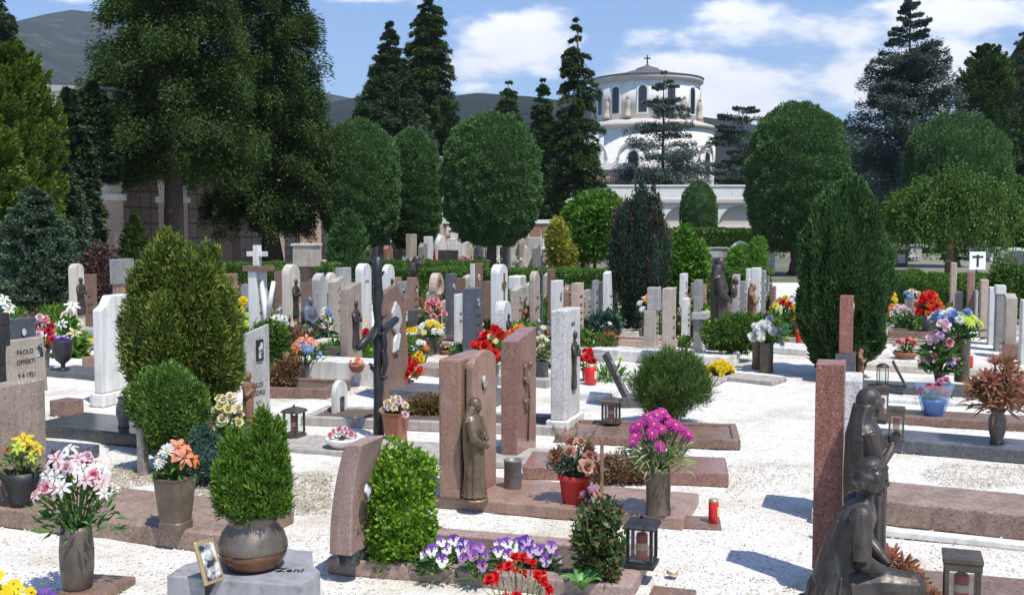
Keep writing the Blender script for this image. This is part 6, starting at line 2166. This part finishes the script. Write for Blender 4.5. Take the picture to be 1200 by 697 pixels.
MB().lathe([(.05, 0), (.05, .05), (.022, .08), (.018, at(635, 299, p.y).z), (.001, at(635, 298, p.y).z)], 10).build('pole', G['iron'], lp_)
MB().lathe([(.16, 0), (.19, .04), (.15, .30), (.13, .34)], 14).build('planter', G['darkgrey'], lp_)
S_('red brown wooden headstone right of the dark lamp pole', 641, 646, 316, 392, .35, 'brown')
S_('white square headstone with framed portrait right of the dark lamp pole', 645, 654, 329, 402, .45, 'white', portrait=(.5, .74, .09), text=[('1922', .45, .06)])
S_('peach marble headstone with dark letters behind the white bronze figure stone', 669, 678, 332, 412, .42, 'peach', text=[('NINO', .8, .07), ('LINA', .68, .07), ('1930', .56, .06), ('1994', .46, .06)])
S_('narrow grey headstone with portrait left of the white wedge stone', 693, 697, 329, 397, .4, 'grey', portrait=(.5, .8, .06))
S_('white wedge shaped headstone leaning against the dark yew', 706, 713, 318, 396, .5, 'white', 'wedge')
bouquet('plain brown terracotta pot with a small plant under the dark yew', 711, 405, 'pot', 16, 9, 'terracotta', [('daisy', 'white')], 2, 8, 16, 6, leaf='juniper', nleaf=70, cat='potted plant', name='potted_plant')
shrub('green_shrub', 'loose silvery green shrub left of the dark yew foot', 702, 400, [(0, 0, 16, 16, 12, 15), (-12, 0, 12, 10, 10, 11), (14, 0, 18, 8, 8, 14)], 2600, 7, 3, 'juniper', 131, hull=False, depth=.5)
bouquet('orange and white flowers at the right side of the dark yew', 757, 396, 'plain', 22, 7, 'vasegrey', [('daisy', 'orange'), ('daisy', 'white'), ('rose', 'gold')], 9, 11, 30, 9, nleaf=60, leaf='juniper')
slab('low pink kerb under the dark yew', (660, 402), (785, 409), .6, .12, 'peach', frame=.08)
slab('white marble slab in front of the dark yew', (655, 418), (760, 425), .55, .16, 'white')
bouquet('red roses in a pot with a red glass candle beside the white bronze figure stone', 688, 446, 'pot', 14, 7, 'redplastic', [('rose', 'red'), ('rose', 'crimson')], 6, 9, 26, 11, nleaf=40)
bouquet('spreading fern green leaves right of the red roses', 715, 445, None, 0, 0, None, [('rose', 'lime')], 2, 24, 30, 6, leaf='bright', nleaf=190, leafL=.5, leafW=.16, name='fern', cat='plant')
votive('red glass candle with gold top right of the red roses', 692, 450, 14, 24, z=.0)
slab('white slab under the red roses and the red glass candle', (676, 470), (716, 472), .6, .10, 'white')
S_('stepped pale stone headstone of two blocks left of the beige pillar stone', 754, 768, 364, 420, .32, 'beige', plinth=.2, plmat='lgrey')
o_, t_, w_, h_, _ = STONES[-1]
MB().box(-t_ / 2 + .04, t_ / 2 + .04, .03, w_ - .03, h_ + .002, h_ + .36).build('upper_block', G['lgrey'], o_, bevel=.01)
S_('tall beige pillar headstone behind the pine bush', 775, 786, 338, 430, .5, 'beige', 'flat', bevel=.012)
S_('narrow grey headstone with a crosswise stone block on it', 812, 820, 328, 420, .3, 'grey')
o_, t_, w_, h_, _ = STONES[-1]
MB().box(-t_ / 2 - .02, t_ / 2 + .1, -.06, w_ + .06, h_ * .50, h_ * .59).build('cross_block', G['lgrey'], o_, bevel=.01)
slab('white slab around the narrow grey cross block headstone', (772, 424), (850, 430), .6, .14, 'white')
votive('red candle beside the narrow grey cross block headstone', 829, 424, 6, 12)
votive('white candle at the foot of the narrow grey cross block headstone', 824, 420, 5, 16)
for ch in bpy.data.objects:
    if ch.parent and ch.parent.get('label', '').startswith('white candle at the foot') and ch.name.startswith('candle_body'):
        ch.data.materials[0] = G['porcelain']
standing_lady('tall brown bronze statue holding a child among the right middle graves', 842, 410, 1.50, z=.0, mat='bronzedark', pray=False, veil=True, slim=.82, child=True, vox=.010)
S_('brown wooden slab headstone behind the bronze statue with the child', 846, 853, 352, 404, .3, 'brown')
S_('narrow grey headstone right of the bronze statue with the child', 857, 864, 322, 396, .4, 'lgrey')
S_('shorter grey headstone between the bronze statue and the white pair', 865, 872, 330, 394, .35, 'grey')
S_('left one of the tall white pair of headstones near the green dome', 873, 877, 315, 388, .35, 'white')
S_('right one of the tall white pair of headstones with a brown statue before it', 879, 889, 314, 392, .4, 'white')
S_('dark grey headstone directly behind the tall white pair', 889, 895, 317, 388, .4, 'grey')
standing_lady('small brown statue in front of the tall white pair of headstones', 881, 392, .95, mat='bronzewarm', pray=True, slim=.8, vox=.012)
p = gp(854, 424)
s = p.y / FPX
shrub('pine_bush', 'wide dark green bush on a forked trunk left of the white chrysanthemums', 855, 424, [(0, 0, 32, 26, 22, 16), (-18, 0, 34, 14, 13, 13), (18, 0, 30, 15, 13, 14), (4, 0, 40, 18, 16, 12)], 11000, 5, 1.8, 'hedge', 133, trunk=MB().tube([(0, 0, 0), (-.02, 0, .2), (-.15, 0, .42)], [.05, .04, .02], 7).tube([(0, 0, 0), (.03, 0, .2), (.16, 0, .42)], [.05, .035, .02], 7), bark='barkgrey')
bedplant('bright yellow chrysanthemum mound below the forked bush', 844, 440, [('pom', 'yellow')], 26, 18, 20, 9, nleaf=40, low=.15, flat=.9)
bouquet('left of two ribbed tan vases, half hidden by the white chrysanthemums', 888, 432, 'log', 34, 6.5, 'tuff', [('pom', 'white')], 5, 9, 22, 11, nleaf=16)
bouquet('right of two ribbed tan vases full of white chrysanthemums', 898, 436, 'log', 36, 7.5, 'tuff', [('pom', 'white'), ('daisy', 'white')], 16, 18, 30, 12, nleaf=50, low=.1)
bouquet('violet pansies behind the white chrysanthemums', 904, 402, None, 0, 0, None, [('pansy', 'violet', 'purple')], 9, 10, 14, 7, nleaf=30, name='flowering_plant', cat='plant')
bouquet('mixed yellow and red bouquet left of the big cypress', 917, 402, 'plain', 24, 8, 'greenplastic', [('rose', 'yellow'), ('rose', 'gold'), ('rose', 'crimson'), ('daisy', 'paleyellow')], 18, 16, 34, 10, nleaf=60)
bouquet('white chrysanthemum ball beside the big cypress', 930, 392, 'tube', 26, 6, 'vasegrey', [('pom', 'white')], 9, 9, 22, 11, nleaf=14)
bouquet('orange and yellow flowers at the left side of the big cypress', 934, 402, 'tube', 22, 6, 'terracotta', [('rose', 'salmon'), ('rose', 'gold'), ('rose', 'yellow')], 9, 8, 22, 10, nleaf=20)
bouquet('yellow and pink flower row behind the white chrysanthemums', 890, 398, None, 0, 0, None, [('daisy', 'yellow'), ('rose', 'pink'), ('daisy', 'lime')], 12, 20, 20, 8, nleaf=90, name='flowering_plant', cat='plant')
votive('tall red grave candle left of the big cypress foot', 936, 406, 7, 20)
p = gp(875, 440)
slab('low pale stone plate in front of the ribbed tan vases', (846, 446), (905, 452), .45, .06, 'concrete')
slab('white slab in front of the mixed yellow and red bouquet', (886, 412), (945, 417), .8, .10, 'white')
straw('dry ground under the forked bush', [(806, 440), (890, 446), (890, 418), (806, 414)], 1600, .05)

# stele right of the cypress and small statue
S_('red granite stele on a dark grey block in front of the big cypress', 982, 997, 347, 452, .3, 'red', plinth=.42, plmat='darkgrey')
standing_lady('small warm bronze figure beside the red granite stele', 1008, 452, .47, z=.0, mat='bronzewarm', pray=True, slim=.85, vox=.008)
slab('dark slab in front of the small warm bronze figure', (996, 459), (1300, 474), .45, .10, 'darkgrey')
lantern('oval glass lantern with dark frame on the dark slab', 1034, 452, 15, 27, z=.1, metal='iron', style='round', candle=False)
p = gp(1062, 454, .1)
ff = thing('memorial_plaque', 'dark plaque leaning backwards right of the oval glass lantern', 'plaque', p, -A)
tb = MB().box(-.014, .014, 0, .22, 0, .34).build('plate', G['dark'], ff, bevel=.004)
tb.rotation_euler = (0, R(-28), 0)
bouquet('pink and lilac bouquet in front of the grey brown vase on the right', 1101, 448, 'plain', 14, 8, 'vasegrey', [('rose', 'palepink', None, 1.4), ('rose', 'pink'), ('rose', 'lilac'), ('daisy', 'magenta')], 13, 20, 58, 14, z=.1, nleaf=130, low=.05)
bouquet('tall grey brown vase of blue and yellow flowers on the right', 1127, 447, 'tube', 52, 9, 'tuff', [('pom', 'blue'), ('daisy', 'lime'), ('daisy', 'lime'), ('rose', 'white')], 15, 22, 34, 14, z=.1, nleaf=90)
votive('red candle right of the tall grey brown vase', 1137, 431, 6, 16, z=.1)
bouquet('pink rose in a low pot below the pink and lilac bouquet', 1106, 453, 'bowl', 6, 8, 'vasegrey', [('rose', 'pink')], 2, 4, 8, 14, z=.1, nleaf=12)
bouquet('low terracotta trough of dark red begonias right of the big cypress', 1061, 420, 'bowl', 8, 15, 'terracotta', [('daisy', 'crimson'), ('daisy', 'pink')], 22, 13, 18, 6, nleaf=110, name='planted_bowl', cat='planted bowl', leaf='bright', low=.7, flat=.5)
slab('pale kerb in front of the begonia trough', (1010, 434), (1230, 446), .5, .10, 'cream')
bouquet('vase of fiery red gladioli right of the big cypress', 1087, 394, 'tube', 26, 7, 'zinc', [('rose', 'red', None, 1.1), ('tulip', 'orange')], 16, 14, 28, 13, nleaf=30, low=.1)
bouquet('salmon flowers in a white pot beside the red gladioli', 1094, 393, 'pot', 12, 6, 'porcelain', [('rose', 'salmon')], 7, 8, 24, 10, nleaf=10, low=.1)
bouquet('dark vase with white and blue flowers behind the pink bouquet', 1108, 412, 'plain', 26, 9, 'iron', [('pom', 'white'), ('pom', 'blue'), ('rose', 'white')], 10, 18, 28, 13, nleaf=90, leaf='juniper')
bouquet('pot of pale pink asters left of the red gladioli', 1056, 384, 'flare', 14, 8, 'vasegrey', [('daisy', 'palepink'), ('daisy', 'lilac')], 16, 14, 14, 7, nleaf=40, low=.2)
bouquet('orange marigolds beside the right side of the big cypress', 1050, 374, 'bowl', 8, 12, 'terracotta', [('daisy', 'gold'), ('daisy', 'orange')], 16, 16, 12, 7, nleaf=30, low=.2)
bouquet('yellow daffodils at the right side of the big cypress', 1044, 370, 'plain', 12, 6, 'vasegrey', [('daisy', 'yellow')], 8, 8, 16, 9, nleaf=30)
bouquet('stone urn with tan and blue flowers before the dark right hedge', 1068, 372, 'urn', 22, 8, 'beige', [('rose', 'rosebeige'), ('daisy', 'blue'), ('rose', 'cream')], 9, 10, 14, 9, nleaf=20)
slab('grass covered kerb in front of the red gladioli', (1030, 402), (1130, 408), .5, .05, 'concrete', frame=.06)
slab('small white stone plate beside the pale pink asters', (1068, 385), (1080, 386), .3, .08, 'white')

# the row of narrow stones on the right
for i, (xl, xr, yt, yb, mt, sh, lb) in enumerate([
        (1113, 1119, 308, 380, 'peach', 'flat', 'orange brown wooden post headstone nearest the sign on the right'),
        (1119, 1127, 343, 384, 'grey', 'flat', 'short grey headstone right of the orange brown post'),
        (1133, 1140, 318, 386, 'rose', 'flat', 'slim red brown headstone directly under the sign'),
        (1142, 1145, 341, 388, 'lgrey', 'flat', 'thin pale headstone right of the slim red brown one'),
        (1148, 1156, 328, 396, 'peach', 'flat', 'sandy headstone in the right row, fourth from the hedge'),
        (1158, 1164, 337, 404, 'white', 'flat', 'slim white headstone in the middle of the right row'),
        (1166, 1175, 335, 412, 'grey', 'flat', 'grey headstone with a white top in the right row'),
        (1177, 1189, 345, 420, 'beige', 'slant', 'beige headstone on a red brown foot in the right row'),
        (1196, 1206, 352, 428, 'white', 'flat', 'pale headstone at the right edge of the photo, nearest in its row')]):
    S_(lb, xl, xr, yt, yb, .42, mt, sh, plinth=.22 if i == 7 else 0, plmat='redbrown' if i == 7 else None)
    o_, t_, w_, h_, p_ = STONES[-1]
    if i == 6:
        MB().box(-t_ / 2 - .012, t_ / 2 + .012, -.01, w_ + .01, h_ - .13, h_ + .004).build('cap', G['white'], o_)
    gl = thing('grave_slab', ['tan', 'narrow grey', 'reddish', 'thin pale', 'sandy', 'white', 'dark grey', 'beige', 'pale grey'][i] + ' grave slab stretching right from the ' + lb.split(' headstone')[0], 'grave slab', p_, -A)
    MB().box(t_ + .02, 1.9, -.05, w_ + .08, 0, .12).build('slab_top', G[['slabrose', 'darkgrey', 'rose', 'lgrey', 'peach', 'white', 'darkgrey', 'lgrey', 'lgrey'][i]], gl, bevel=.012)
p = gp(1144, 352)
sgn = thing('sign', 'square white sign with a dark cross emblem on a thin pole before the right hedge', 'sign', p, 0)
D = p.y
z0, z1 = at(1144, 316, D).z, at(1144, 295, D).z
hw = 9.5 * D / FPX
MB().box(-hw, hw, -.02, .02, z0, z1).build('panel', G['whitepaint'], sgn, bevel=.01)
MB().box(-.018, .018, .022, .06, 0, z0 + .1).build('pole', G['iron'], sgn)
hh = z1 - z0
MB().box(-.03, .03, -.027, -.0205, z0 + .16 * hh, z0 + .84 * hh).box(-.15, .15, -.026, -.0207, z0 + .66 * hh, z0 + .77 * hh).build('emblem', G['black'], sgn)
straw('dry strip between the narrow stones on the right', [(1100, 410), (1150, 412), (1130, 372), (1100, 372)], 1200, .06)

# stones further along the middle rows that show between the others
rows = [(322, 330, 318, 384, 'brown', 'flat', 'brown headstone half hidden left of the white arched one'),
        (466, 470, 330, 388, 'grey', 'flat', 'grey headstone between the brown marble one and the pedestal'),
        (612, 618, 334, 388, 'lgrey', 'flat', 'pale headstone right of the thick white T'),
        (660, 665, 334, 392, 'rose', 'arch', 'rose headstone peeping out right of the portrait stone'),
        (683, 688, 340, 392, 'lgrey', 'flat', 'pale grey headstone right of the peach marble one'),
        (798, 805, 350, 400, 'white', 'flat', 'low white headstone behind the pine bush at the green shrub'),
        (902, 907, 336, 386, 'brown', 'flat', 'brown headstone behind the yellow and pink flower row'),
        (242, 249, 326, 384, 'lgrey', 'flat', 'pale headstone behind the golden dwarf conifer top'),
        (532, 536, 345, 408, 'white', 'flat', 'low white headstone left of the blue slate one'),
        (565, 571, 330, 396, 'brown', 'flat', 'brown headstone left of the tall white crucifix stone')]
for xl, xr, yt, yb, mt, sh, lb in rows:
    S_(lb, xl, xr, yt, yb, .42, mt, sh)
for i, (a, b_, dp, h_, mt, lb) in enumerate([((536, 432), (612, 438), .6, .14, 'white', 'white slab between the blue slate and the short white headstones'),
                                             ((590, 402), (690, 408), .6, .12, 'white', 'white slab at the foot of the thick white T'),
                                             ((470, 412), (560, 418), .6, .14, 'lgrey', 'pale slab under the white and yellow daisies'),
                                             ((300, 432), (372, 436), .5, .12, 'lgrey', 'pale slab behind the tan vase of salmon lilies'),
                                             ((548, 448), (640, 456), .6, .12, 'concrete', 'grey slab behind the polished red granite headstone'),
                                             ((480, 440), (566, 447), .5, .14, 'tan', 'tan slab right of the bright red tulips'),
                                             ((766, 448), (840, 453), .6, .05, 'concrete', 'low grey plate right of the pine bush'),
                                             ((420, 398), (478, 402), .5, .14, 'white', 'white slab behind the brown marble relief headstone'),
                                             ((1010, 470), (1290, 486), .18, .05, 'white', 'white strip in front of the dark slab with the oval lantern')]):
    slab(lb, a, b_, dp, h_, mt)
bouquet('zinc vase of scarlet tulips between the rose and the polished red headstones', 575, 466, 'plain', 38, 11, 'zinc', [('tulip', 'red', None, 1.3), ('rose', 'red', None, 1.2), ('daisy', 'paleyellow', None, .6)], 12, 20, 42, 17, nleaf=150, low=.5)
bouquet('orange and yellow flowers seen above the polished red granite headstone', 608, 436, 'plain', 36, 9, 'vasegrey', [('pom', 'orange'), ('pom', 'yellow')], 14, 15, 20, 11, nleaf=20, low=.2)
bouquet('cream wildflowers in a tall vase right of the polished red headstone', 635, 452, 'tube', 30, 8, 'darkgrey', [('daisy', 'cream'), ('daisy', 'white')], 22, 13, 40, 8, nleaf=120, low=.0, leaf='stempale')
bouquet('white flowers below the white cross monument', 326, 408, 'plain', 20, 8, 'vasegrey', [('rose', 'white')], 16, 22, 22, 10, nleaf=60, low=.2)
bouquet('red geraniums under the white arched headstone', 347, 404, 'bowl', 10, 9, 'terracotta', [('rose', 'red')], 7, 9, 12, 9, nleaf=20, low=.2)
bouquet('yellow chrysanthemum on green leaves left of the white cross', 282, 404, None, 0, 0, None, [('pom', 'yellow'), ('daisy', 'lime')], 6, 14, 60, 12, nleaf=120, leaf='bright', name='flowering_plant', cat='plant', leafL=.2, leafW=.4)
bouquet('white lilies hanging over the white arched headstone', 332, 396, None, 0, 0, None, [('lily', 'white')], 6, 12, 40, 13, nleaf=40, name='flowering_plant', cat='plant', low=.6)
bouquet('teal and white flowers before the brown headstone on the left', 383, 416, 'plain', 20, 6, 'vasegrey', [('pom', 'blue'), ('daisy', 'white'), ('rose', 'cream')], 10, 9, 40, 10, nleaf=30, low=.2)
bouquet('crimson flowers beside the sandy brown headstone', 428, 420, 'plain', 20, 6, 'vasegrey', [('rose', 'crimson'), ('rose', 'pink')], 7, 7, 16, 10, nleaf=20)
bouquet('dry brown flowers left of the pale grey headstone top', 302, 412, None, 0, 0, None, [('daisy', 'drybrown')], 14, 17, 30, 8, nleaf=80, leaf='heather', name='flowering_plant', cat='plant', low=.5)
bouquet('dark yellow flowers left of the white edged maroon headstone', 548, 396, 'plain', 30, 7, 'vasegrey', [('rose', 'yellow')], 6, 7, 16, 10, nleaf=20)
bouquet('small orange and yellow flowers before the brown marble relief', 490, 436, 'plain', 12, 6, 'vasegrey', [('rose', 'gold'), ('rose', 'yellow')], 6, 7, 14, 9, nleaf=14)
bouquet('lime flowers right of the narrow cross block headstone', 827, 400, None, 0, 0, None, [('daisy', 'lime'), ('daisy', 'yellow')], 8, 9, 40, 8, nleaf=70, leaf='bright', name='flowering_plant', cat='plant')

# more slim stones crowded into the middle rows
rg = random.Random(55)
var = [('white', 'flat', 'slim white headstone in the crowded middle rows'), ('grey', 'flat', 'slim grey headstone in the crowded middle rows'), ('rose', 'flat', 'slim reddish headstone in the crowded middle rows'),
       ('cream', 'arch', 'slim cream round topped headstone in the crowded middle rows'), ('darkgrey', 'flat', 'slim dark headstone in the crowded middle rows'), ('beige', 'slant', 'slim beige headstone in the crowded middle rows')]
pro = {}
for i in range(38):
    x = 240 + 670 * ((i * .61803) % 1)
    y = rg.choice([366, 372, 380, 388, 396]) + rg.uniform(-3, 3)
    if 940 > x > 730 and y > 380:
        y = 372
    k = rg.randrange(len(var))
    p = gp(x, y)
    if k not in pro:
        o = thing('headstone', var[k][2], 'headstone', p, -A, var[k][2].replace('headstone', 'headstones'))
        MB().prism(outline(var[k][1], .36, .95), 'x', -.07, .07).build('tablet', G[var[k][0]], o, bevel=.01)
        MB().box(-.11, .11, -.05, .41, -.02, .10).build('plinth', G[var[k][0]], o, bevel=.01)
        MB().prism([(.18 + .05 * math.cos(a), .72 + .065 * math.sin(a)) for a in [2 * math.pi * q / 14 for q in range(14)]], 'x', .06, .082).build('portrait', G['photo'], o)
        inscription(o, '1932 1990', .05, (.072, .18, .52))
        pro[k] = o
    else:
        o = copy_tree(pro[k])
        o.location = p
    o.scale = (rg.uniform(.8, 1.2), rg.uniform(.8, 1.15), rg.uniform(.5, 1.15))
    o.rotation_euler = (0, rg.uniform(-.02, .02), -A + rg.uniform(-.06, .06))

# low planting between the middle graves
rg = random.Random(77)
kinds = [('small leafy green bedding plant among the middle graves', None, 'bright'), ('small dark green bedding plant among the middle graves', None, 'hedge'), ('small red flowering plant among the middle graves', 'red', 'stem'),
         ('small white flowering plant among the middle graves', 'white', 'stem'), ('small yellow flowering plant among the middle graves', 'yellow', 'stem'), ('small pink flowering plant among the middle graves', 'pink', 'stem'), ('small rust coloured dry plant among the middle graves', None, 'heather')]
pro = {}
places = [(rg.uniform(225, 720), rg.uniform(374, 432)) for _ in range(95)] + [(rg.uniform(760, 935), rg.uniform(372, 408)) for _ in range(34)] + [(rg.uniform(1035, 1110), rg.uniform(366, 392)) for _ in range(10)] + [(rg.uniform(0, 130), rg.uniform(372, 402)) for _ in range(16)] + [(rg.uniform(225, 905), rg.uniform(354, 374)) for _ in range(55)]
for i, (x, y) in enumerate(places):
    ki = rg.choice([0, 0, 0, 1, 1, 1, 1, 2, 3, 4, 5, 6, 6])
    p = gp(x, y)
    if ki not in pro:
        o = thing('bedding_plant', kinds[ki][0], 'plant', p, 0, kinds[ki][0].replace('plant', 'plants'))
        V, Q = lobed([(0, 0, .12, .17, .17, .15), (.1, .05, .16, .1, .1, .14), (-.1, 0, .14, .1, .1, .12)], 500, .075, .035, 300 + ki, up=.6, jit=.8, depth=.6, hull=False, sub=4)
        npmesh('leaves', V, Q, L[kinds[ki][2]], o)
        if kinds[ki][1]:
            n = 70
            P = np.stack([.12 * RNG.normal(size=n), .12 * RNG.normal(size=n), .24 + .05 * RNG.normal(size=n)], -1)
            V, Q = leaves(P, RNG.normal(size=(n, 3)), RNG.normal(size=(n, 3)) * .5 + np.array([.2, -.6, .8]), .042, .04)
            npmesh('blossoms', V, Q, C[kinds[ki][1]], o)
        pro[ki] = o
    else:
        o = copy_tree(pro[ki])
        o.location = p
    o.rotation_euler = (0, 0, rg.uniform(0, 6.28))
    q = rg.uniform(.7, 1.4)
    o.scale = (q, q, q * rg.uniform(.8, 1.5))
# soil filled kerbs of the middle rows
for i, (x, y, mt, lb) in enumerate([(312, 418, 'lgrey', 'pale kerb with soil behind the white flowers on the left'), (404, 404, 'rose', 'pinkish kerb with soil behind the sandy brown headstone'), (520, 392, 'concrete', 'grey kerb with soil behind the thin dark grey headstone'),
                                    (596, 420, 'concrete', 'grey kerb with soil around the short white saint stone'), (652, 394, 'cream', 'cream kerb with soil in front of the brown wooden headstone'), (700, 384, 'lgrey', 'pale kerb with soil left of the white wedge'),
                                    (800, 394, 'concrete', 'grey kerb with soil behind the narrow cross block stone'), (868, 402, 'beige', 'beige kerb with soil under the bronze statue with child'), (470, 404, 'brown', 'brown kerb with soil left of the yellow chrysanthemums'),
                                    (1040, 396, 'brown', 'brown kerb with soil before the stone urn on the right'), (40, 408, 'concrete', 'grey kerb with soil behind the dark urn')]):
    D = gp(x, y).y
    dx = 1.5 * FPX / D
    slab(lb, (x, y), (x + dx, y + dx * CAM_H * math.sin(A) / D), .6, .13, mt, frame=.08)

# ------------------------------------------------------------------ far section beyond the hedge
rg = random.Random(31)
far_lb = 'small pale headstone far behind the clipped hedge'
protos = {}
for mk in ('lgrey', 'white', 'cream', 'beige', 'rose'):
    for shp in ('flat', 'arch'):
        protos[(mk, shp)] = None
spots = [(x, rg.uniform(311.5, 319)) for x in range(430, 690, 7)] + [(x, rg.uniform(284, 298)) for x in range(1040, 1200, 8)] + [(x, rg.uniform(282, 296)) for x in range(744, 925, 8)] + [(x, rg.uniform(292, 304)) for x in range(236, 424, 12)]
used = {'n': 0}
for x, yb in spots:
    if abs(x - 575) < 12 and False:
        continue
    x += rg.uniform(-2, 2)
    mk, shp = rg.choice(['lgrey', 'white', 'white', 'cream', 'beige', 'rose', 'grey']), rg.choice(['flat', 'flat', 'arch', 'shoulder'])
    p = gp(x, yb)
    key = (mk, shp)
    if protos.get(key) is None:
        o = thing('headstone', far_lb, 'headstone', p, -A, 'small headstones in the far section')
        MB().prism(outline(shp, .75, 1.25), 'x', -.11, .11).build('tablet', G[mk], o, bevel=.02)
        MB().box(-.16, .16, -.06, .81, -.02, .14).build('plinth', G[mk], o)
        protos[key] = o
    else:
        o = copy_tree(protos[key])
        o.location = p
    sc = rg.uniform(.75, 1.35)
    o.scale = (1, rg.uniform(.8, 1.2), sc)
    o.rotation_euler = (0, 0, -A + rg.choice([0, math.pi / 2, 0]) + rg.uniform(-.05, .05))
fl_lb = 'small spot of bright flowers far behind the clipped hedge'
for i, x in enumerate(list(range(430, 700, 13)) + list(range(1042, 1196, 16)) + list(range(748, 920, 17))):
    cc = rg.choice(['red', 'white', 'pink', 'yellow', 'white', 'orange', 'lilac'])
    p = gp(x + rg.uniform(-4, 4), rg.uniform(312, 319) if x < 690 else rg.uniform(290, 303))
    o = thing('flower_bunch', fl_lb, 'flowers', p, rg.uniform(0, 6), 'small flower bunches in the far section')
    n = 26
    Pq = np.stack([rg.uniform(.2, .3) * RNG.normal(size=n), .25 * RNG.normal(size=n), .35 + .25 * RNG.random(n)], -1)
    V, Q = leaves(Pq, RNG.normal(size=(n, 3)), RNG.normal(size=(n, 3)), .16, .13)
    npmesh('blossoms', V, Q, C[cc], o)
    V, Q = leaves(np.stack([.2 * RNG.normal(size=30), .2 * RNG.normal(size=30), .3 * RNG.random(30)], -1), RNG.normal(size=(30, 3)) + np.array([0, 0, 1]), RNG.normal(size=(30, 3)), .22, .08)
    npmesh('leaves', V, Q, L['stem'], o)
# larger landmarks of the far section
for lb, xl, xr, yt, yb, mt in [('red brown brick like tomb left of the wide clipped yew trunk', 555, 577, 281, 314, 'rose'), ('red brown tomb right of the wide clipped yew trunk', 588, 607, 281, 314, 'rose'),
                               ('tall cream tomb pillar with obelisk between the clipped yews', 509, 521, 272, 314, 'cream'), ('pale tomb front right of the cream obelisk', 524, 546, 280, 313, 'white'), ('pale stepped tomb left of the cream obelisk', 482, 506, 276, 313, 'cream'),
                               ('low pink wall tomb beside the green dome', 818, 847, 302, 318, 'peach'), ('grey tomb behind the low pink wall tomb', 822, 852, 290, 304, 'grey'), ('white column tomb right of the green dome', 893, 908, 297, 322, 'cream'),
                               ('white tomb under the yellow conifer', 632, 652, 290, 313, 'white'), ('cream tomb under the bright round tree', 672, 690, 288, 310, 'cream'),
                               ('long pale tomb under the weeping tree left', 1042, 1080, 286, 306, 'lgrey'), ('dark tomb under the weeping tree middle', 1048, 1064, 292, 312, 'dark'), ('white tomb at the far right under the trees', 1160, 1176, 290, 306, 'white')]:
    p = gp(xl, yb)
    D = p.y
    wv = (xr - xl) * D / FPX
    h = at(xl, yt, D).z
    o = thing('tomb', lb, 'tomb', p, 0)
    MB().box(0, wv, 0, .8, 0, h * .86).build('body', G[mt], o, bevel=.03)
    if 'obelisk' in lb:
        MB().prism([(wv * .1, h * .862), (wv * .9, h * .862), (wv * .5, h * 1.9)], 'y', .2, .6).build('obelisk', G[mt], o)
    else:
        MB().box(-.08, wv + .08, -.08, .88, h * .863, h).build('cap', G[mt], o, bevel=.03)
        MB().box(wv * .2, wv * .8, -.02, .01, h * .2, h * .7).build('plate', G['lgrey' if mt != 'lgrey' else 'white'], o)
p = gp(868, 322)
ar = thing('headstone', 'pointed grey headstone with white rim left of the green dome', 'headstone', p, 0)
D = p.y
s = D / FPX
MB().prism([(-14 * s, 0), (14 * s, 0), (14 * s, 30 * s), (6 * s, 38 * s), (0, 40 * s), (-6 * s, 38 * s), (-14 * s, 30 * s)], 'y', 0, .2).build('rim', G['white'], ar, bevel=.02)
MB().prism([(-11 * s, .05), (11 * s, .05), (11 * s, 28 * s), (5 * s, 35 * s), (0, 37 * s), (-5 * s, 35 * s), (-11 * s, 28 * s)], 'y', -.03, -.002).build('face', G['darkgrey'], ar)
p = gp(1192, 318)
ar = thing('headstone', 'dark rounded headstone with white rim at the right edge behind the hedge', 'headstone', p, 0)
s = p.y / FPX
MB().prism([(-22 * s, 0), (22 * s, 0)] + [(22 * s * math.cos(math.pi * i / 12), (14 + 14 * math.sin(math.pi * i / 12)) * s) for i in range(13)], 'y', 0, .25).build('rim', G['white'], ar)
MB().prism([(-19 * s, .04), (19 * s, .04)] + [(19 * s * math.cos(math.pi * i / 12), (12 + 12.5 * math.sin(math.pi * i / 12)) * s) for i in range(13)], 'y', -.03, -.002).build('face', G['darkgrey'], ar)
